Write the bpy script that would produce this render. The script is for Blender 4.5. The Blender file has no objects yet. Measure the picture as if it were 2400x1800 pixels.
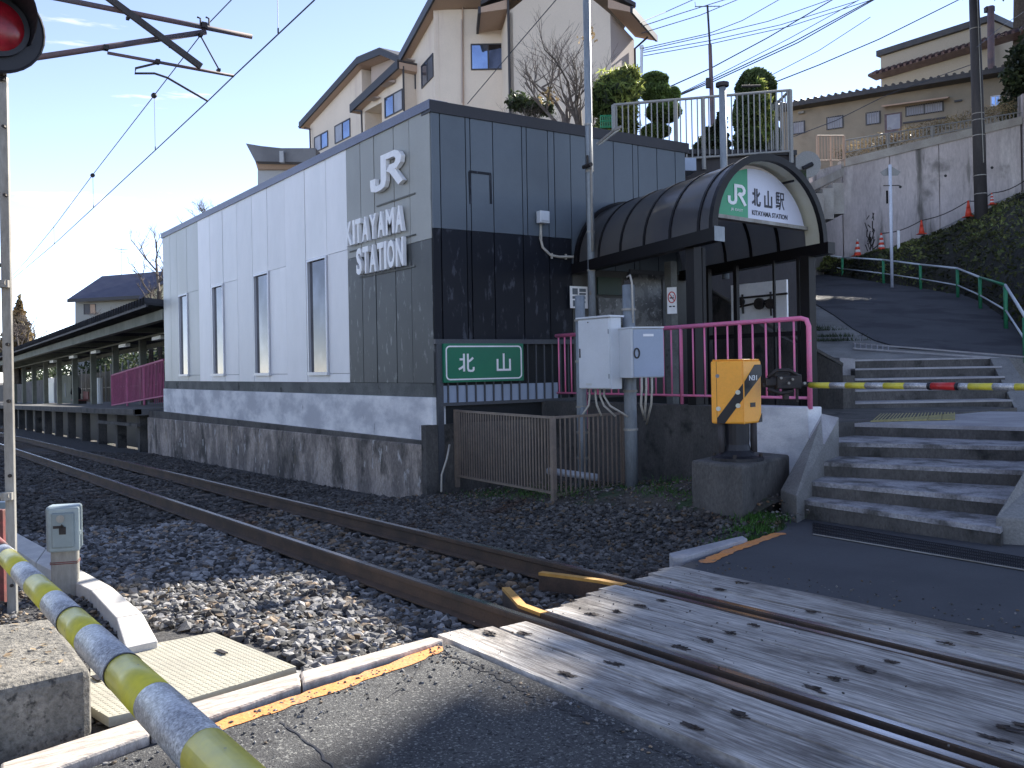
import bpy, math, random
import numpy as np
from mathutils import Vector, Matrix
random.seed(7); rng = np.random.default_rng(11)
sc = bpy.context.scene
COL = sc.collection
# ------------------------------------------------------------------ camera
FOC, CX, CY, ROLL, EYE = 2080., 1200., 861., .018, 1.455
FW = Vector((-.811, .585, 0)).normalized(); RT = Vector((FW.y, -FW.x, 0))
cam_d = bpy.data.cameras.new('camera'); cam = bpy.data.objects.new('camera', cam_d); COL.objects.link(cam)
sc.camera = cam
cam_d.sensor_width = 36; cam_d.lens = FOC/2400*36; cam_d.shift_y = (CY-900)/2400; cam_d.clip_start = .05; cam_d.clip_end = 4000
CR, SR = math.cos(ROLL), math.sin(ROLL)
cxv = RT*CR - Vector((0, 0, 1))*SR; cyv = RT*SR + Vector((0, 0, 1))*CR; czv = -FW
cam.matrix_world = Matrix(((cxv.x, cyv.x, czv.x, 0), (cxv.y, cyv.y, czv.y, 0), (cxv.z, cyv.z, czv.z, EYE), (0, 0, 0, 1)))
sc.render.resolution_x = 1024; sc.render.resolution_y = 768
# ------------------------------------------------------------------ world, sun, exposure
SUN_EL = math.radians(31); SUN_DIR = Vector((-.40, .9165, 0)).normalized()      # where the sun stands
W = bpy.data.worlds.new('World'); sc.world = W; W.use_nodes = True
nt = W.node_tree; bg = nt.nodes['Background']
sky = nt.nodes.new('ShaderNodeTexSky'); sky.sky_type = 'NISHITA'; sky.sun_disc = False
sky.sun_elevation = SUN_EL; sky.sun_rotation = math.atan2(SUN_DIR.x, SUN_DIR.y)
sky.air_density = 0.4; sky.dust_density = 0.0; sky.ozone_density = 1.5; sky.altitude = 0
bg.inputs[1].default_value = .15
# thin cloud wisps low in the sky
tc = nt.nodes.new('ShaderNodeTexCoord'); mp = nt.nodes.new('ShaderNodeMapping'); mp.inputs['Scale'].default_value = (1.6, 1.6, 13)
nz = nt.nodes.new('ShaderNodeTexNoise'); nz.inputs['Scale'].default_value = 2.1; nz.inputs['Detail'].default_value = 7; nz.inputs['Roughness'].default_value = .6
rp = nt.nodes.new('ShaderNodeValToRGB'); rp.color_ramp.elements[0].position = .60; rp.color_ramp.elements[1].position = .8
rp.color_ramp.elements[1].color = (.55, .55, .55, 1)
mx = nt.nodes.new('ShaderNodeMixRGB'); mx.inputs[2].default_value = (6.5, 6.7, 7.0, 1)
nt.links.new(tc.outputs['Generated'], mp.inputs[0]); nt.links.new(mp.outputs[0], nz.inputs[0]); nt.links.new(nz.outputs[0], rp.inputs[0])
nt.links.new(rp.outputs[0], mx.inputs[0]); nt.links.new(sky.outputs[0], mx.inputs[1]); tn = nt.nodes.new('ShaderNodeMixRGB'); tn.blend_type = 'MULTIPLY'; tn.inputs[0].default_value = 1; tn.inputs[2].default_value = (1.22, .96, .81, 1)      # the camera's white balance
nt.links.new(mx.outputs[0], tn.inputs[1]); nt.links.new(tn.outputs[0], bg.inputs[0])
sl = bpy.data.lights.new('sun', 'SUN'); sl.energy = 4.0; sl.angle = math.radians(.6); sl.color = (1, .94, .84)
so = bpy.data.objects.new('sun', sl); COL.objects.link(so)
L = -(SUN_DIR*math.cos(SUN_EL) + Vector((0, 0, math.sin(SUN_EL))))
so.rotation_euler = L.to_track_quat('-Z', 'Y').to_euler(); so.location = (-20, 30, 30)
sc.view_settings.view_transform = 'Standard'; sc.view_settings.look = 'None'; sc.view_settings.gamma = 1
sc.view_settings.exposure = 1.86
sc.render.engine = 'CYCLES'
# ------------------------------------------------------------------ measuring helpers (photo pixel + a known plane -> place)
def ray(px, py):
    dx, dy = px-CX, py-CY
    u = (dx*CR-dy*SR)/FOC; v = (dx*SR+dy*CR)/FOC
    return FW + RT*u - Vector((0, 0, 1))*v
def C(px, py, d): return ray(px, py)*d + Vector((0, 0, EYE))
def P(px, py, X=None, Y=None, Z=None, G=None):
    d = ray(px, py)
    if X is not None: t = X/d.x
    elif Y is not None: t = Y/d.y
    elif Z is not None: t = (Z-EYE)/d.z
    else: t = (G-EYE)/(d.z-.021*d.x)
    return d*t + Vector((0, 0, EYE))
def RP(px, py, up=0):                                   # on the sloping upper road
    d = ray(px, py); t = (1.5+up-.175*16.6-EYE)/(d.z-.175)
    return d*t + Vector((0, 0, EYE))
class Plane:
    def __init__(s, a, b):
        s.a = Vector((a[0], a[1], 0)); s.t = (Vector((b[0], b[1], 0))-s.a).normalized(); s.n = Vector((s.t.y, -s.t.x, 0))
        if s.n.dot(-s.a) < 0: s.n = -s.n                # towards the viewer's side
    def at(s, px, py, off=0):
        d = ray(px, py); a = s.a+s.n*off
        t = s.n.dot(a)/s.n.dot(d); return d*t+Vector((0, 0, EYE))
    def uv(s, u, z, off=0): p = s.a+s.t*u+s.n*off; return Vector((p.x, p.y, z))
    def u(s, px, off=0): return (s.at(px, 800, off)-s.a).dot(s.t)
def R(x): return .021*x
def V(*a): return Vector(a)
UP = V(0, 0, 1)
# ------------------------------------------------------------------ materials
MATS = {}
def M(name, c, c2=None, sc_=2.0, st=(1, 1, 1), rough=.75, metal=0, bump=0, bsc=40, spot=None, rnd=0, lo=.35, hi=.65, grain=.12, spec=.5, trans=0, fine=None):
    m = bpy.data.materials.new(name); m.use_nodes = True; n = m.node_tree.nodes; l = m.node_tree.links
    b = n['Principled BSDF']; b.inputs['Roughness'].default_value = rough; b.inputs['Metallic'].default_value = metal
    b.inputs['Specular IOR Level'].default_value = spec
    if trans: b.inputs['Transmission Weight'].default_value = trans
    g = n.new('ShaderNodeNewGeometry')
    def noise(scale, stretch=(1, 1, 1), det=5, ro=.6):
        a = n.new('ShaderNodeMapping'); a.inputs['Scale'].default_value = stretch; l.new(g.outputs['Position'], a.inputs[0])
        t = n.new('ShaderNodeTexNoise'); t.inputs['Scale'].default_value = scale; t.inputs['Detail'].default_value = det; t.inputs['Roughness'].default_value = ro
        l.new(a.outputs[0], t.inputs['Vector']); return t.outputs[0]
    def ramp(src, a, b_):
        r = n.new('ShaderNodeMapRange'); r.inputs[1].default_value = a; r.inputs[2].default_value = b_; r.interpolation_type = 'SMOOTHSTEP'
        l.new(src, r.inputs[0]); return r.outputs[0]
    def mix(f, a, b_, mode='MIX'):
        x = n.new('ShaderNodeMix'); x.data_type = 'RGBA'; x.blend_type = mode
        if isinstance(f, (int, float)): x.inputs[0].default_value = f
        else: l.new(f, x.inputs[0])
        for s, k in ((a, 6), (b_, 7)):
            if isinstance(s, tuple): x.inputs[k].default_value = (*s[:3], 1)
            else: l.new(s, x.inputs[k])
        return x.outputs[2]
    col = tuple(c)
    if c2: col = mix(ramp(noise(sc_, st, 6), lo, hi), tuple(c), tuple(c2))
    for sp in (spot or []):                             # (colour, scale, lo, hi, stretch)
        col = mix(ramp(noise(sp[1], sp[4] if len(sp) > 4 else (1, 1, 1), 6), sp[2], sp[3]), col, tuple(sp[0]))
    if grain:
        gr = n.new('ShaderNodeMapRange'); gr.inputs[3].default_value = 1-grain*2; gr.inputs[4].default_value = 1+grain*2; gr.inputs[1].default_value = .2; gr.inputs[2].default_value = .8
        l.new(noise(bsc, st if st[2] != 1 or st[0] != 1 else (1, 1, 1), 3, .7), gr.inputs[0])
        hs = n.new('ShaderNodeHueSaturation'); l.new(gr.outputs[0], hs.inputs['Value'])
        if isinstance(col, tuple): hs.inputs['Color'].default_value = (*col, 1)
        else: l.new(col, hs.inputs['Color'])
        col = hs.outputs[0]
    if rnd:
        oi = n.new('ShaderNodeObjectInfo'); mr = n.new('ShaderNodeMapRange'); mr.inputs[3].default_value = 1-rnd; mr.inputs[4].default_value = 1+rnd
        l.new(oi.outputs['Random'], mr.inputs[0]); hs = n.new('ShaderNodeHueSaturation'); l.new(mr.outputs[0], hs.inputs['Value'])
        if isinstance(col, tuple): hs.inputs['Color'].default_value = (*col, 1)
        else: l.new(col, hs.inputs['Color'])
        col = hs.outputs[0]
    if fine == 'attr':
        at = n.new('ShaderNodeAttribute'); at.attribute_name = 'col'; col = mix(1.0, col, at.outputs[0], 'MULTIPLY')
    if isinstance(col, tuple): b.inputs['Base Color'].default_value = (*col, 1)
    else: l.new(col, b.inputs['Base Color'])
    if bump:
        bp = n.new('ShaderNodeBump'); bp.inputs['Strength'].default_value = 1; bp.inputs['Distance'].default_value = bump
        l.new(noise(bsc, st, 5, .65), bp.inputs['Height']); l.new(bp.outputs[0], b.inputs['Normal'])
    MATS[name] = m; return m
M('asphalt', (.10, .10, .10), (.06, .06, .063), 1.3, rough=.85, bump=.02, bsc=120, grain=.3, spot=[((.30, .30, .28), 65, .55, .62), ((.02, .02, .022), 48, .56, .63), ((.04, .04, .043), 1.0, .55, .62)])
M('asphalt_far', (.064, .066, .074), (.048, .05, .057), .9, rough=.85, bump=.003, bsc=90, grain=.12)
M('ramp_asphalt', (.048, .050, .058), (.066, .067, .075), .8, rough=.8, bump=.003, bsc=60, grain=.12, spot=[((.025, .026, .034), .6, .5, .62, (1, 1, 1))])
M('plank', (.66, .62, .57), (.28, .25, .225), 1.8, (1.5, 26, 3), rough=.95, bump=.014, bsc=5, rnd=.16, grain=.28, lo=.3, hi=.7, spot=[((.17, .15, .135), .9, .50, .66, (1, 2.5, 1)), ((.10, .085, .08), 1.1, .63, .72, (1, 22, 3)), ((.45, .43, .42), 1.6, .6, .75, (.8, 4, 3))])
M('timber', (.56, .50, .44), (.36, .31, .27), 3, (12, 2, 2), rough=.9, bump=.006, bsc=9, grain=.2)
M('sleeper', (.15, .12, .095), (.08, .066, .055), 3, (2, 12, 2), rough=.95, bump=.006, bsc=9, grain=.25)
M('knot', (.035, .028, .026), (.08, .06, .05), 30, rough=.95, bump=.01, bsc=60)
M('rail_side', (.055, .038, .028), (.10, .062, .04), 3, rough=.75, bump=.001, bsc=60, grain=.15)
M('rail_top', (.60, .58, .60), (.42, .40, .41), 2, (.3, 20, 1), rough=.22, metal=1, bsc=60, grain=.1)
M('ballast', (.04, .04, .044), (.075, .072, .07), 6, rough=.95, bump=.03, bsc=28, grain=.3)
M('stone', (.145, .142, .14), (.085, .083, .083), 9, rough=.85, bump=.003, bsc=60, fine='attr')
M('stone_shade', (.12, .112, .104), (.07, .066, .062), 5, rough=.95, bump=.003, bsc=50, fine='attr', spot=[((.06, .042, .032), .9, .55, .7)])  # browner, darker copy of stone with the ballast's shade put into its colour
M('soil', (.05, .043, .036), (.085, .074, .06), 4, rough=.95, bump=.03, bsc=30, grain=.3, spot=[((.03, .055, .02), 1.6, .55, .66)])
M('dry_soil', (.22, .18, .13), (.13, .11, .085), 5, rough=.95, bump=.03, bsc=34, grain=.3)
M('orange_line', (.72, .27, .06), (.60, .26, .10), 5, rough=.75, bump=.006, bsc=45, grain=.15, spot=[((.12, .1, .09), 14, .62, .72)])
M('yellow_guard', (.60, .32, .07), (.5, .26, .06), 9, rough=.55, bump=.001, grain=.08)
M('concrete', (.27, .265, .25), (.19, .185, .175), 1.4, rough=.9, bump=.006, bsc=45, grain=.18)
M('block_concrete', (.26, .24, .205), (.17, .16, .14), 3, rough=.95, bump=.02, bsc=38, grain=.3, spot=[((.06, .057, .052), 22, .55, .68)])
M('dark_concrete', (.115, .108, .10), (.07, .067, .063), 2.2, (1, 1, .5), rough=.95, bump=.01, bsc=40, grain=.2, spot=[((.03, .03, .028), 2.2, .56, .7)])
M('light_concrete', (.40, .39, .40), (.30, .29, .30), 2, rough=.9, bump=.004, grain=.1)
M('kerb_concrete', (.56, .54, .50), (.46, .44, .42), 4, rough=.9, bump=.002, bsc=90, grain=.08, rnd=.05)
M('retaining', (.44, .38, .33), (.21, .185, .165), 1.5, (1.2, 1.2, .55), rough=.95, bump=.02, bsc=26, grain=.25, lo=.38, hi=.58,
  spot=[((.085, .078, .07), .9, .50, .64, (1.3, 1.3, .7)), ((.44, .34, .22), 2.2, .66, .71, (2, 2, .15)), ((.45, .43, .41), 5.5, .60, .66, (1.3, 1.3, .6)), ((.07, .065, .06), 3.0, .60, .72, (1.3, 1.3, .5))])
M('hill_wall', (.56, .50, .49), (.38, .34, .335), .45, (1, 1, .3), rough=.95, bump=.01, bsc=12, grain=.1,
  spot=[((.14, .13, .12), 1.0, .52, .64, (1, 1, .12)), ((.60, .55, .53), .9, .58, .7, (1, 1, .16)), ((.24, .22, .21), .5, .55, .7)])
M('hill_cope', (.42, .39, .35), (.32, .29, .26), 1, rough=.9)
M('white_base', (.84, .84, .84), (.50, .51, .54), 1.2, (1, 1, 1.8), rough=.8, bump=.003, grain=.06, spot=[((.25, .25, .26), 6, .66, .74, (1, 1, .3))])
M('sill_band', (.16, .165, .155), (.10, .105, .10), 2, rough=.85, grain=.12, spot=[((.03, .035, .03), 3.2, .58, .72)])
M('panel_white', (.85, .84, .84), (.79, .79, .79), .8, (1, 1, .4), rough=.45, rnd=.045, grain=.02, bump=.0008, bsc=5)
M('panel_cream', (.52, .53, .49), (.58, .59, .57), .8, (1, 1, .4), rough=.45, rnd=.07, grain=.02)
M('panel_sage', (.34, .345, .32), (.30, .305, .285), .9, rough=.5, rnd=.06, grain=.03, spot=[((.15, .16, .15), 1.6, .62, .75, (1, 1, .3))])
M('panel_char', (.066, .073, .074), (.05, .056, .058), 1, rough=.5, rnd=.08, grain=.05, spot=[((.19, .20, .20), 5.5, .575, .68, (1.8, 1.8, .6))])
M('panel_slate', (.105, .13, .155), (.09, .112, .135), .8, rough=.45, rnd=.06, grain=.03)
M('panel_navy', (.008, .010, .016), (.012, .014, .020), 1, rough=.55, spec=.25, rnd=.1, grain=.05, spot=[((.05, .055, .07), 5.0, .57, .68, (1.8, 1.8, .6))])
M('panel_olive', (.075, .075, .068), (.06, .06, .056), 1, rough=.6, grain=.05)
M('roof_cap', (.17, .18, .24), (.14, .15, .20), 1, rough=.45, metal=.3)
M('roof_cap_dark', (.018, .017, .022), None, rough=.5)
M('seam', (.02, .022, .024), None, rough=.8)
M('glass', (.10, .10, .12), (.05, .05, .06), 1.5, (1, 1, .8), rough=.04, metal=.85, grain=0, spec=1)
M('win_frame', (.55, .56, .60), None, rough=.4, metal=.4, grain=.03)
M('letter', (.88, .88, .88), (.82, .82, .83), 8, rough=.4, grain=.02)
M('letter_dark', (.015, .016, .03), None, rough=.5, grain=0)
M('sign_green', (.0, .175, .085), (.0, .155, .08), 2, rough=.4, grain=.02)
M('arch_green', (.005, .30, .12), None, rough=.35, grain=.02)
M('sign_white', (.62, .64, .74), None, rough=.35, grain=.02)
M('dark_metal', (.008, .007, .008), None, rough=.5, metal=0, spec=.25, grain=.05)
M('canopy_sheet', (.11, .11, .12), (.20, .18, .15), 1.1, rough=.16, grain=.03, spec=.8)
M('canopy_inner', (.62, .60, .46), (.68, .67, .56), 2, rough=.5, grain=.02)
M('galv', (.26, .29, .31), (.19, .21, .23), 3, (1, 1, .3), rough=.5, metal=.15, grain=.1, spot=[((.18, .13, .09), 4, .68, .76, (1, 1, .4))])
M('galv_light', (.36, .35, .32), (.24, .22, .19), 3, (1, 1, .3), rough=.6, metal=.2, grain=.12)
M('cabinet', (.62, .65, .68), (.56, .59, .62), 2, rough=.45, grain=.02)
M('cabinet_grey', (.33, .39, .50), (.30, .36, .46), 2, rough=.4, grain=.02)
M('cream_conduit', (.45, .42, .36), None, rough=.5)
M('bronze', (.24, .19, .15), (.18, .145, .12), 4, rough=.5, metal=.2, grain=.08)
M('grey_rail', (.075, .08, .09), None, rough=.5, metal=.2)
M('pink', (.85, .20, .36), (.76, .23, .40), 5, rough=.5, grain=.05, spot=[((.5, .35, .42), 9, .68, .74)])
M('pink_far', (.50, .12, .24), (.42, .10, .20), 5, rough=.6)
M('gate_orange', (1.0, .43, .045), (.95, .41, .05), 4, rough=.45, grain=.04, spot=[((.36, .16, .05), 14, .70, .76), ((.45, .4, .38), 9, .73, .77)])
M('black', (.012, .012, .016), None, rough=.5, grain=.05)
M('iron', (.03, .027, .027), (.05, .04, .036), 12, rough=.6, metal=.4, bump=.002, bsc=80, grain=.2)
M('yellow_band', (.72, .62, .06), (.64, .56, .07), 25, rough=.35, grain=.05, spot=[((.30, .28, .10), 7, .62, .75), ((.2, .18, .1), 30, .68, .74)])
M('silver_band', (.42, .42, .43), (.55, .55, .55), 40, rough=.4, metal=.45, bump=.002, bsc=150, grain=.42, spot=[((.10, .10, .11), 5, .62, .72)])
M('red_band', (.52, .03, .03), None, rough=.35)
M('maroon', (.22, .05, .05), (.14, .05, .04), 12, rough=.6)
M('lens_red', (.30, .01, .02), (.18, .008, .012), 6, rough=.25)
M('box_grey', (.30, .36, .37), (.26, .31, .32), 4, rough=.4, grain=.04)
M('box_panel', (.22, .27, .28), (.19, .235, .245), 5, rough=.35, grain=.05)
M('post_grey', (.34, .33, .29), (.27, .26, .23), 3, (1, 1, .3), rough=.7, grain=.1)
M('plate', (.40, .38, .30), (.34, .32, .26), 3, rough=.7, bump=.002, bsc=30, grain=.06, spot=[((.35, .32, .26), 6, .62, .75)])
M('plate_stud', (.37, .35, .28), None, rough=.7)
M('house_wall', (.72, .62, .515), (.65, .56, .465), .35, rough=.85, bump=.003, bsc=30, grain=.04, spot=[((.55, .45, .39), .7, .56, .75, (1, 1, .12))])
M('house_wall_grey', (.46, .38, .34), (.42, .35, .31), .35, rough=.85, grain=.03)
M('soffit', (.46, .33, .25), None, rough=.8)
M('fascia', (.022, .022, .03), None, rough=.5)
M('pipe_brown', (.035, .03, .032), None, rough=.5)
M('win_dark', (.05, .05, .06), None, rough=.5)
M('win_sky', (.30, .40, .58), (.22, .28, .42), .8, rough=.06, metal=.9, grain=0)
M('win_curtain', (.36, .37, .42), (.28, .29, .34), 2, rough=.35, grain=.03)
M('long_wall', (.34, .30, .235), (.28, .25, .20), .6, rough=.9, grain=.06, spot=[((.20, .15, .11), .5, .56, .75)])
M('upper_wall', (.38, .33, .26), None, rough=.9)
M('tile_dark', (.03, .028, .032), (.05, .045, .045), 2, rough=.5)
M('tile_maroon', (.09, .05, .055), (.14, .09, .09), 3, rough=.4)
M('blue_roof', (.035, .042, .085), (.05, .058, .10), 1.5, rough=.6, grain=.05)
M('far_wall', (.33, .33, .31), None, rough=.9)
M('far_wall_cream', (.62, .56, .36), None, rough=.9)
M('temple', (.20, .20, .21), (.15, .15, .16), 1, rough=.9)
M('temple_wall', (.42, .43, .45), None, rough=.9)
M('roof_sheet', (.035, .036, .042), (.055, .055, .06), 1, rough=.7)
M('beam_green', (.20, .21, .17), (.14, .15, .12), 1.5, rough=.8, grain=.1)
M('platform_top', (.15, .15, .15), None, rough=.9)
M('lamp', (.75, .78, .75), None, rough=.4)
M('fence_grey', (.25, .245, .23), None, rough=.5, metal=.2)
M('guard_green', (.035, .24, .11), (.05, .28, .13), 6, rough=.5, grain=.05)
M('guard_white', (.62, .66, .68), None, rough=.5)
M('post_white', (.60, .63, .70), None, rough=.5)
M('cone_red', (.75, .07, .03), None, rough=.5)
M('cone_white', (.75, .72, .72), None, rough=.5)
M('pole_dark', (.04, .036, .038), (.06, .054, .054), 2, (1, 1, .2), rough=.8, grain=.1)
M('pole_rust', (.16, .10, .10), (.08, .07, .09), 1.2, rough=.7)
M('wire', (.05, .06, .08), None, rough=.5, grain=0)
M('bark', (.06, .045, .035), (.10, .08, .065), 10, rough=.9, bump=.01)
M('twig', (.10, .08, .07), (.17, .14, .12), 8, rough=.9)
def leafmat(name, c, c2, tl=.35):
    m = M(name, c, c2, 1.4, rough=.55, fine='attr', grain=0, spec=.35)
    n = m.node_tree.nodes; l = m.node_tree.links; b = n['Principled BSDF']; o = n['Material Output']
    t = n.new('ShaderNodeBsdfTranslucent'); src = b.inputs['Base Color'].links[0].from_socket; l.new(src, t.inputs[0])
    x = n.new('ShaderNodeMixShader'); x.inputs[0].default_value = tl; l.new(b.outputs[0], x.inputs[1]); l.new(t.outputs[0], x.inputs[2]); l.new(x.outputs[0], o.inputs[0])
leafmat('leaf', (.13, .19, .05), (.065, .10, .03))
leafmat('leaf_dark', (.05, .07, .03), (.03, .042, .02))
leafmat('leaf_bright', (.33, .36, .10), (.10, .14, .04), .5)
leafmat('leaf_mid', (.085, .12, .04), (.045, .065, .025))
M('canopy_sheet', (.10, .10, .115), (.16, .15, .14), 1.1, rough=.18, grain=.03, spec=.8)
m = MATS['canopy_sheet']; n_ = m.node_tree.nodes; l_ = m.node_tree.links; t_ = n_.new('ShaderNodeBsdfTranslucent'); t_.inputs[0].default_value = (.42, .42, .43, 1); x_ = n_.new('ShaderNodeMixShader'); x_.inputs[0].default_value = .5
l_.new(n_['Principled BSDF'].outputs[0], x_.inputs[1]); l_.new(t_.outputs[0], x_.inputs[2]); l_.new(x_.outputs[0], n_['Material Output'].inputs[0])
leafmat('leaf_brown', (.30, .21, .11), (.16, .13, .06))
leafmat('moss', (.07, .17, .03), (.04, .095, .02))
leafmat('bank_leaf', (.07, .085, .03), (.032, .036, .018))
M('bank', (.018, .018, .012), (.030, .028, .018), 1.6, rough=.95, bump=.05, bsc=8, grain=.3)
M('cloth_dark', (.02, .02, .022), None, rough=.9)
M('skin', (.45, .28, .2), None, rough=.6)
M('drain', (.02, .02, .024), None, rough=.8, spec=.2)
M('pvc', (.42, .44, .48), None, rough=.5)
M('tactile', (.42, .36, .14), (.34, .30, .14), 6, rough=.8)
M('tread_worn', (.38, .37, .38), (.19, .185, .19), 3.5, (1, 1, 1), rough=.9, bump=.006, bsc=40, grain=.25, spot=[((.11, .105, .10), 3.5, .54, .66)])
M('chip', (.36, .27, .16), (.24, .17, .1), 20, rough=.9)
# ------------------------------------------------------------------ mesh building
ORG = {}
class MB:
    def __init__(s): s.v = []; s.f = []
    def add(s, vs, fs):
        o = len(s.v); s.v += [tuple(a) for a in vs]; s.f += [tuple(o+i for i in f) for f in fs]; return s
    def obox(s, o, a, b, c):                            # corner + three edge vectors
        o, a, b, c = Vector(o), Vector(a), Vector(b), Vector(c)
        vs = [o, o+a, o+a+b, o+b, o+c, o+a+c, o+a+b+c, o+b+c]
        fs = [(0, 3, 2, 1), (4, 5, 6, 7), (0, 1, 5, 4), (1, 2, 6, 5), (2, 3, 7, 6), (3, 0, 4, 7)]
        if a.cross(b).dot(c) < 0: fs = [f[::-1] for f in fs]
        return s.add(vs, fs)
    def box(s, lo, hi): return s.obox(lo, (hi[0]-lo[0], 0, 0), (0, hi[1]-lo[1], 0), (0, 0, hi[2]-lo[2]))
    def prism(s, poly, ex):
        n = len(poly); ex = Vector(ex); p = [Vector(a) for a in poly]
        nrm = Vector((0, 0, 0))
        for i in range(n): nrm += p[i].cross(p[(i+1) % n])
        if nrm.dot(ex) > 0: p = p[::-1]
        vs = p+[a+ex for a in p]
        fs = [tuple(range(n)), tuple(range(2*n-1, n-1, -1))]+[(i, i+n, (i+1) % n+n, (i+1) % n) for i in range(n)]
        return s.add(vs, fs)
    def tube(s, pts, r, n=8, cap=True):
        pts = [Vector(p) for p in pts]; rs = r if isinstance(r, (list, tuple)) else [r]*len(pts)
        vs = []; fs = []; prev = None
        for i, p in enumerate(pts):
            t = (pts[min(i+1, len(pts)-1)]-pts[max(i-1, 0)]).normalized()
            ref = prev if prev is not None else (UP if abs(t.z) < .9 else V(1, 0, 0))
            a = (ref-t*ref.dot(t)).normalized(); b = t.cross(a); prev = a
            for k in range(n):
                an = 2*math.pi*k/n; vs.append(p+(a*math.cos(an)+b*math.sin(an))*rs[i])
        for i in range(len(pts)-1):
            for k in range(n):
                k2 = (k+1) % n; fs.append((i*n+k, i*n+k2, (i+1)*n+k2, (i+1)*n+k))
        if cap: fs += [tuple(range(n-1, -1, -1)), tuple((len(pts)-1)*n+k for k in range(n))]
        return s.add(vs, fs)
    def quad(s, a, b, c, d): return s.add([a, b, c, d], [(0, 1, 2, 3)])
    def ribbon(s, pts, w, o, ex, ey, en, th):           # flat stroke in a plane, with thickness
        n = len(pts); q = [np.array(p, float) for p in pts]; Lf = []; Rg = []
        for i in range(n):
            d1 = q[i]-q[i-1] if i > 0 else q[1]-q[0]; d2 = q[i+1]-q[i] if i < n-1 else d1
            d1 = d1/np.linalg.norm(d1); d2 = d2/np.linalg.norm(d2); m = d1+d2
            m = m/np.linalg.norm(m) if np.linalg.norm(m) > 1e-6 else d1
            k = min(1/max(abs(m.dot(d1)), .5), 2); nn = np.array((-m[1], m[0]))*w/2*k
            Lf.append(q[i]+nn); Rg.append(q[i]-nn)
        def w3(p, z): return Vector(o)+Vector(ex)*p[0]+Vector(ey)*p[1]+Vector(en)*z
        for i in range(n-1):
            a, b, c, d = Rg[i], Rg[i+1], Lf[i+1], Lf[i]
            vs = [w3(x, 0) for x in (a, b, c, d)]+[w3(x, th) for x in (a, b, c, d)]
            s.add(vs, [(0, 3, 2, 1), (4, 5, 6, 7), (0, 1, 5, 4), (1, 2, 6, 5), (2, 3, 7, 6), (3, 0, 4, 7)])
        return s
    def build(s, name, mat, parent=None, smooth=False, org=None, bevel=0):
        arr = np.array(s.v, float)
        if parent is not None: o = ORG[parent.name]
        elif org is not None: o = Vector(org)
        else: o = Vector(((arr[:, 0].min()+arr[:, 0].max())/2, (arr[:, 1].min()+arr[:, 1].max())/2, arr[:, 2].min()))
        arr = arr-np.array(o)
        me = bpy.data.meshes.new(name); me.from_pydata(arr.tolist(), [], s.f); me.update()
        mt = MATS[mat] if isinstance(mat, str) else mat
        me.materials.append(mt)
        if smooth: me.shade_smooth()
        ob = bpy.data.objects.new(name, me); COL.objects.link(ob)
        if parent is not None: ob.parent = parent
        else: ob.location = o
        ORG[ob.name] = Vector(o)
        if bevel:
            b = ob.modifiers.new('b', 'BEVEL'); b.width = bevel; b.segments = 2; b.limit_method = 'ANGLE'
        return ob
def tag(o, label=None, cat=None, group=None, kind=None):
    if label: o['label'] = label
    if cat: o['category'] = cat
    if group: o['group'] = group
    if kind: o['kind'] = kind
    return o
def thing(name, loc, label, cat, group=None):
    e = bpy.data.objects.new(name, None); e.empty_display_size = .2; COL.objects.link(e); e.location = loc; ORG[e.name] = Vector(loc)
    return tag(e, label, cat, group)
def struct(mb, name, mat, **k): return tag(mb.build(name, mat, **k), kind='structure')
def dup(root, loc, label=None, cat=None):
    def cp(o, par):
        c = o.copy(); COL.objects.link(c)
        if par: c.parent = par
        for ch in [x for x in list(COL.objects) if x.parent == o]: cp(ch, c)
        return c
    r = cp(root, None); r.location = loc
    if label: r['label'] = label
    return r
def grid(fn, nu, nv):
    m = MB(); vs = [fn(i/(nu-1), j/(nv-1)) for j in range(nv) for i in range(nu)]
    fs = [(j*nu+i, j*nu+i+1, (j+1)*nu+i+1, (j+1)*nu+i) for j in range(nv-1) for i in range(nu-1)]
    return m.add(vs, fs)
def up_faces(ob):
    me = ob.data
    if me.polygons and sum(p.normal.z for p in me.polygons) < 0: me.flip_normals()
def text(s, o, ex, ey, en, w, h, th, name, mat, parent, bold=.0):
    cu = bpy.data.curves.new('t', 'FONT'); cu.body = s; cu.extrude = .1; cu.offset = bold; cu.resolution_u = 3
    to = bpy.data.objects.new('t', cu); COL.objects.link(to)
    me = bpy.data.meshes.new_from_object(to.evaluated_get(bpy.context.evaluated_depsgraph_get()))
    a = np.empty(len(me.vertices)*3); me.vertices.foreach_get('co', a); a = a.reshape(-1, 3)
    lo, hi = a.min(0), a.max(0); u = (a-lo)/(hi-lo)
    pts = [Vector(o)+Vector(ex)*(x*w)+Vector(ey)*(y*h)+Vector(en)*(z*th) for x, y, z in u]
    m = MB(); m.add(pts, [tuple(p.vertices) for p in me.polygons])
    bpy.data.objects.remove(to); bpy.data.meshes.remove(me)
    return m.build(name, mat, parent)
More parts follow.
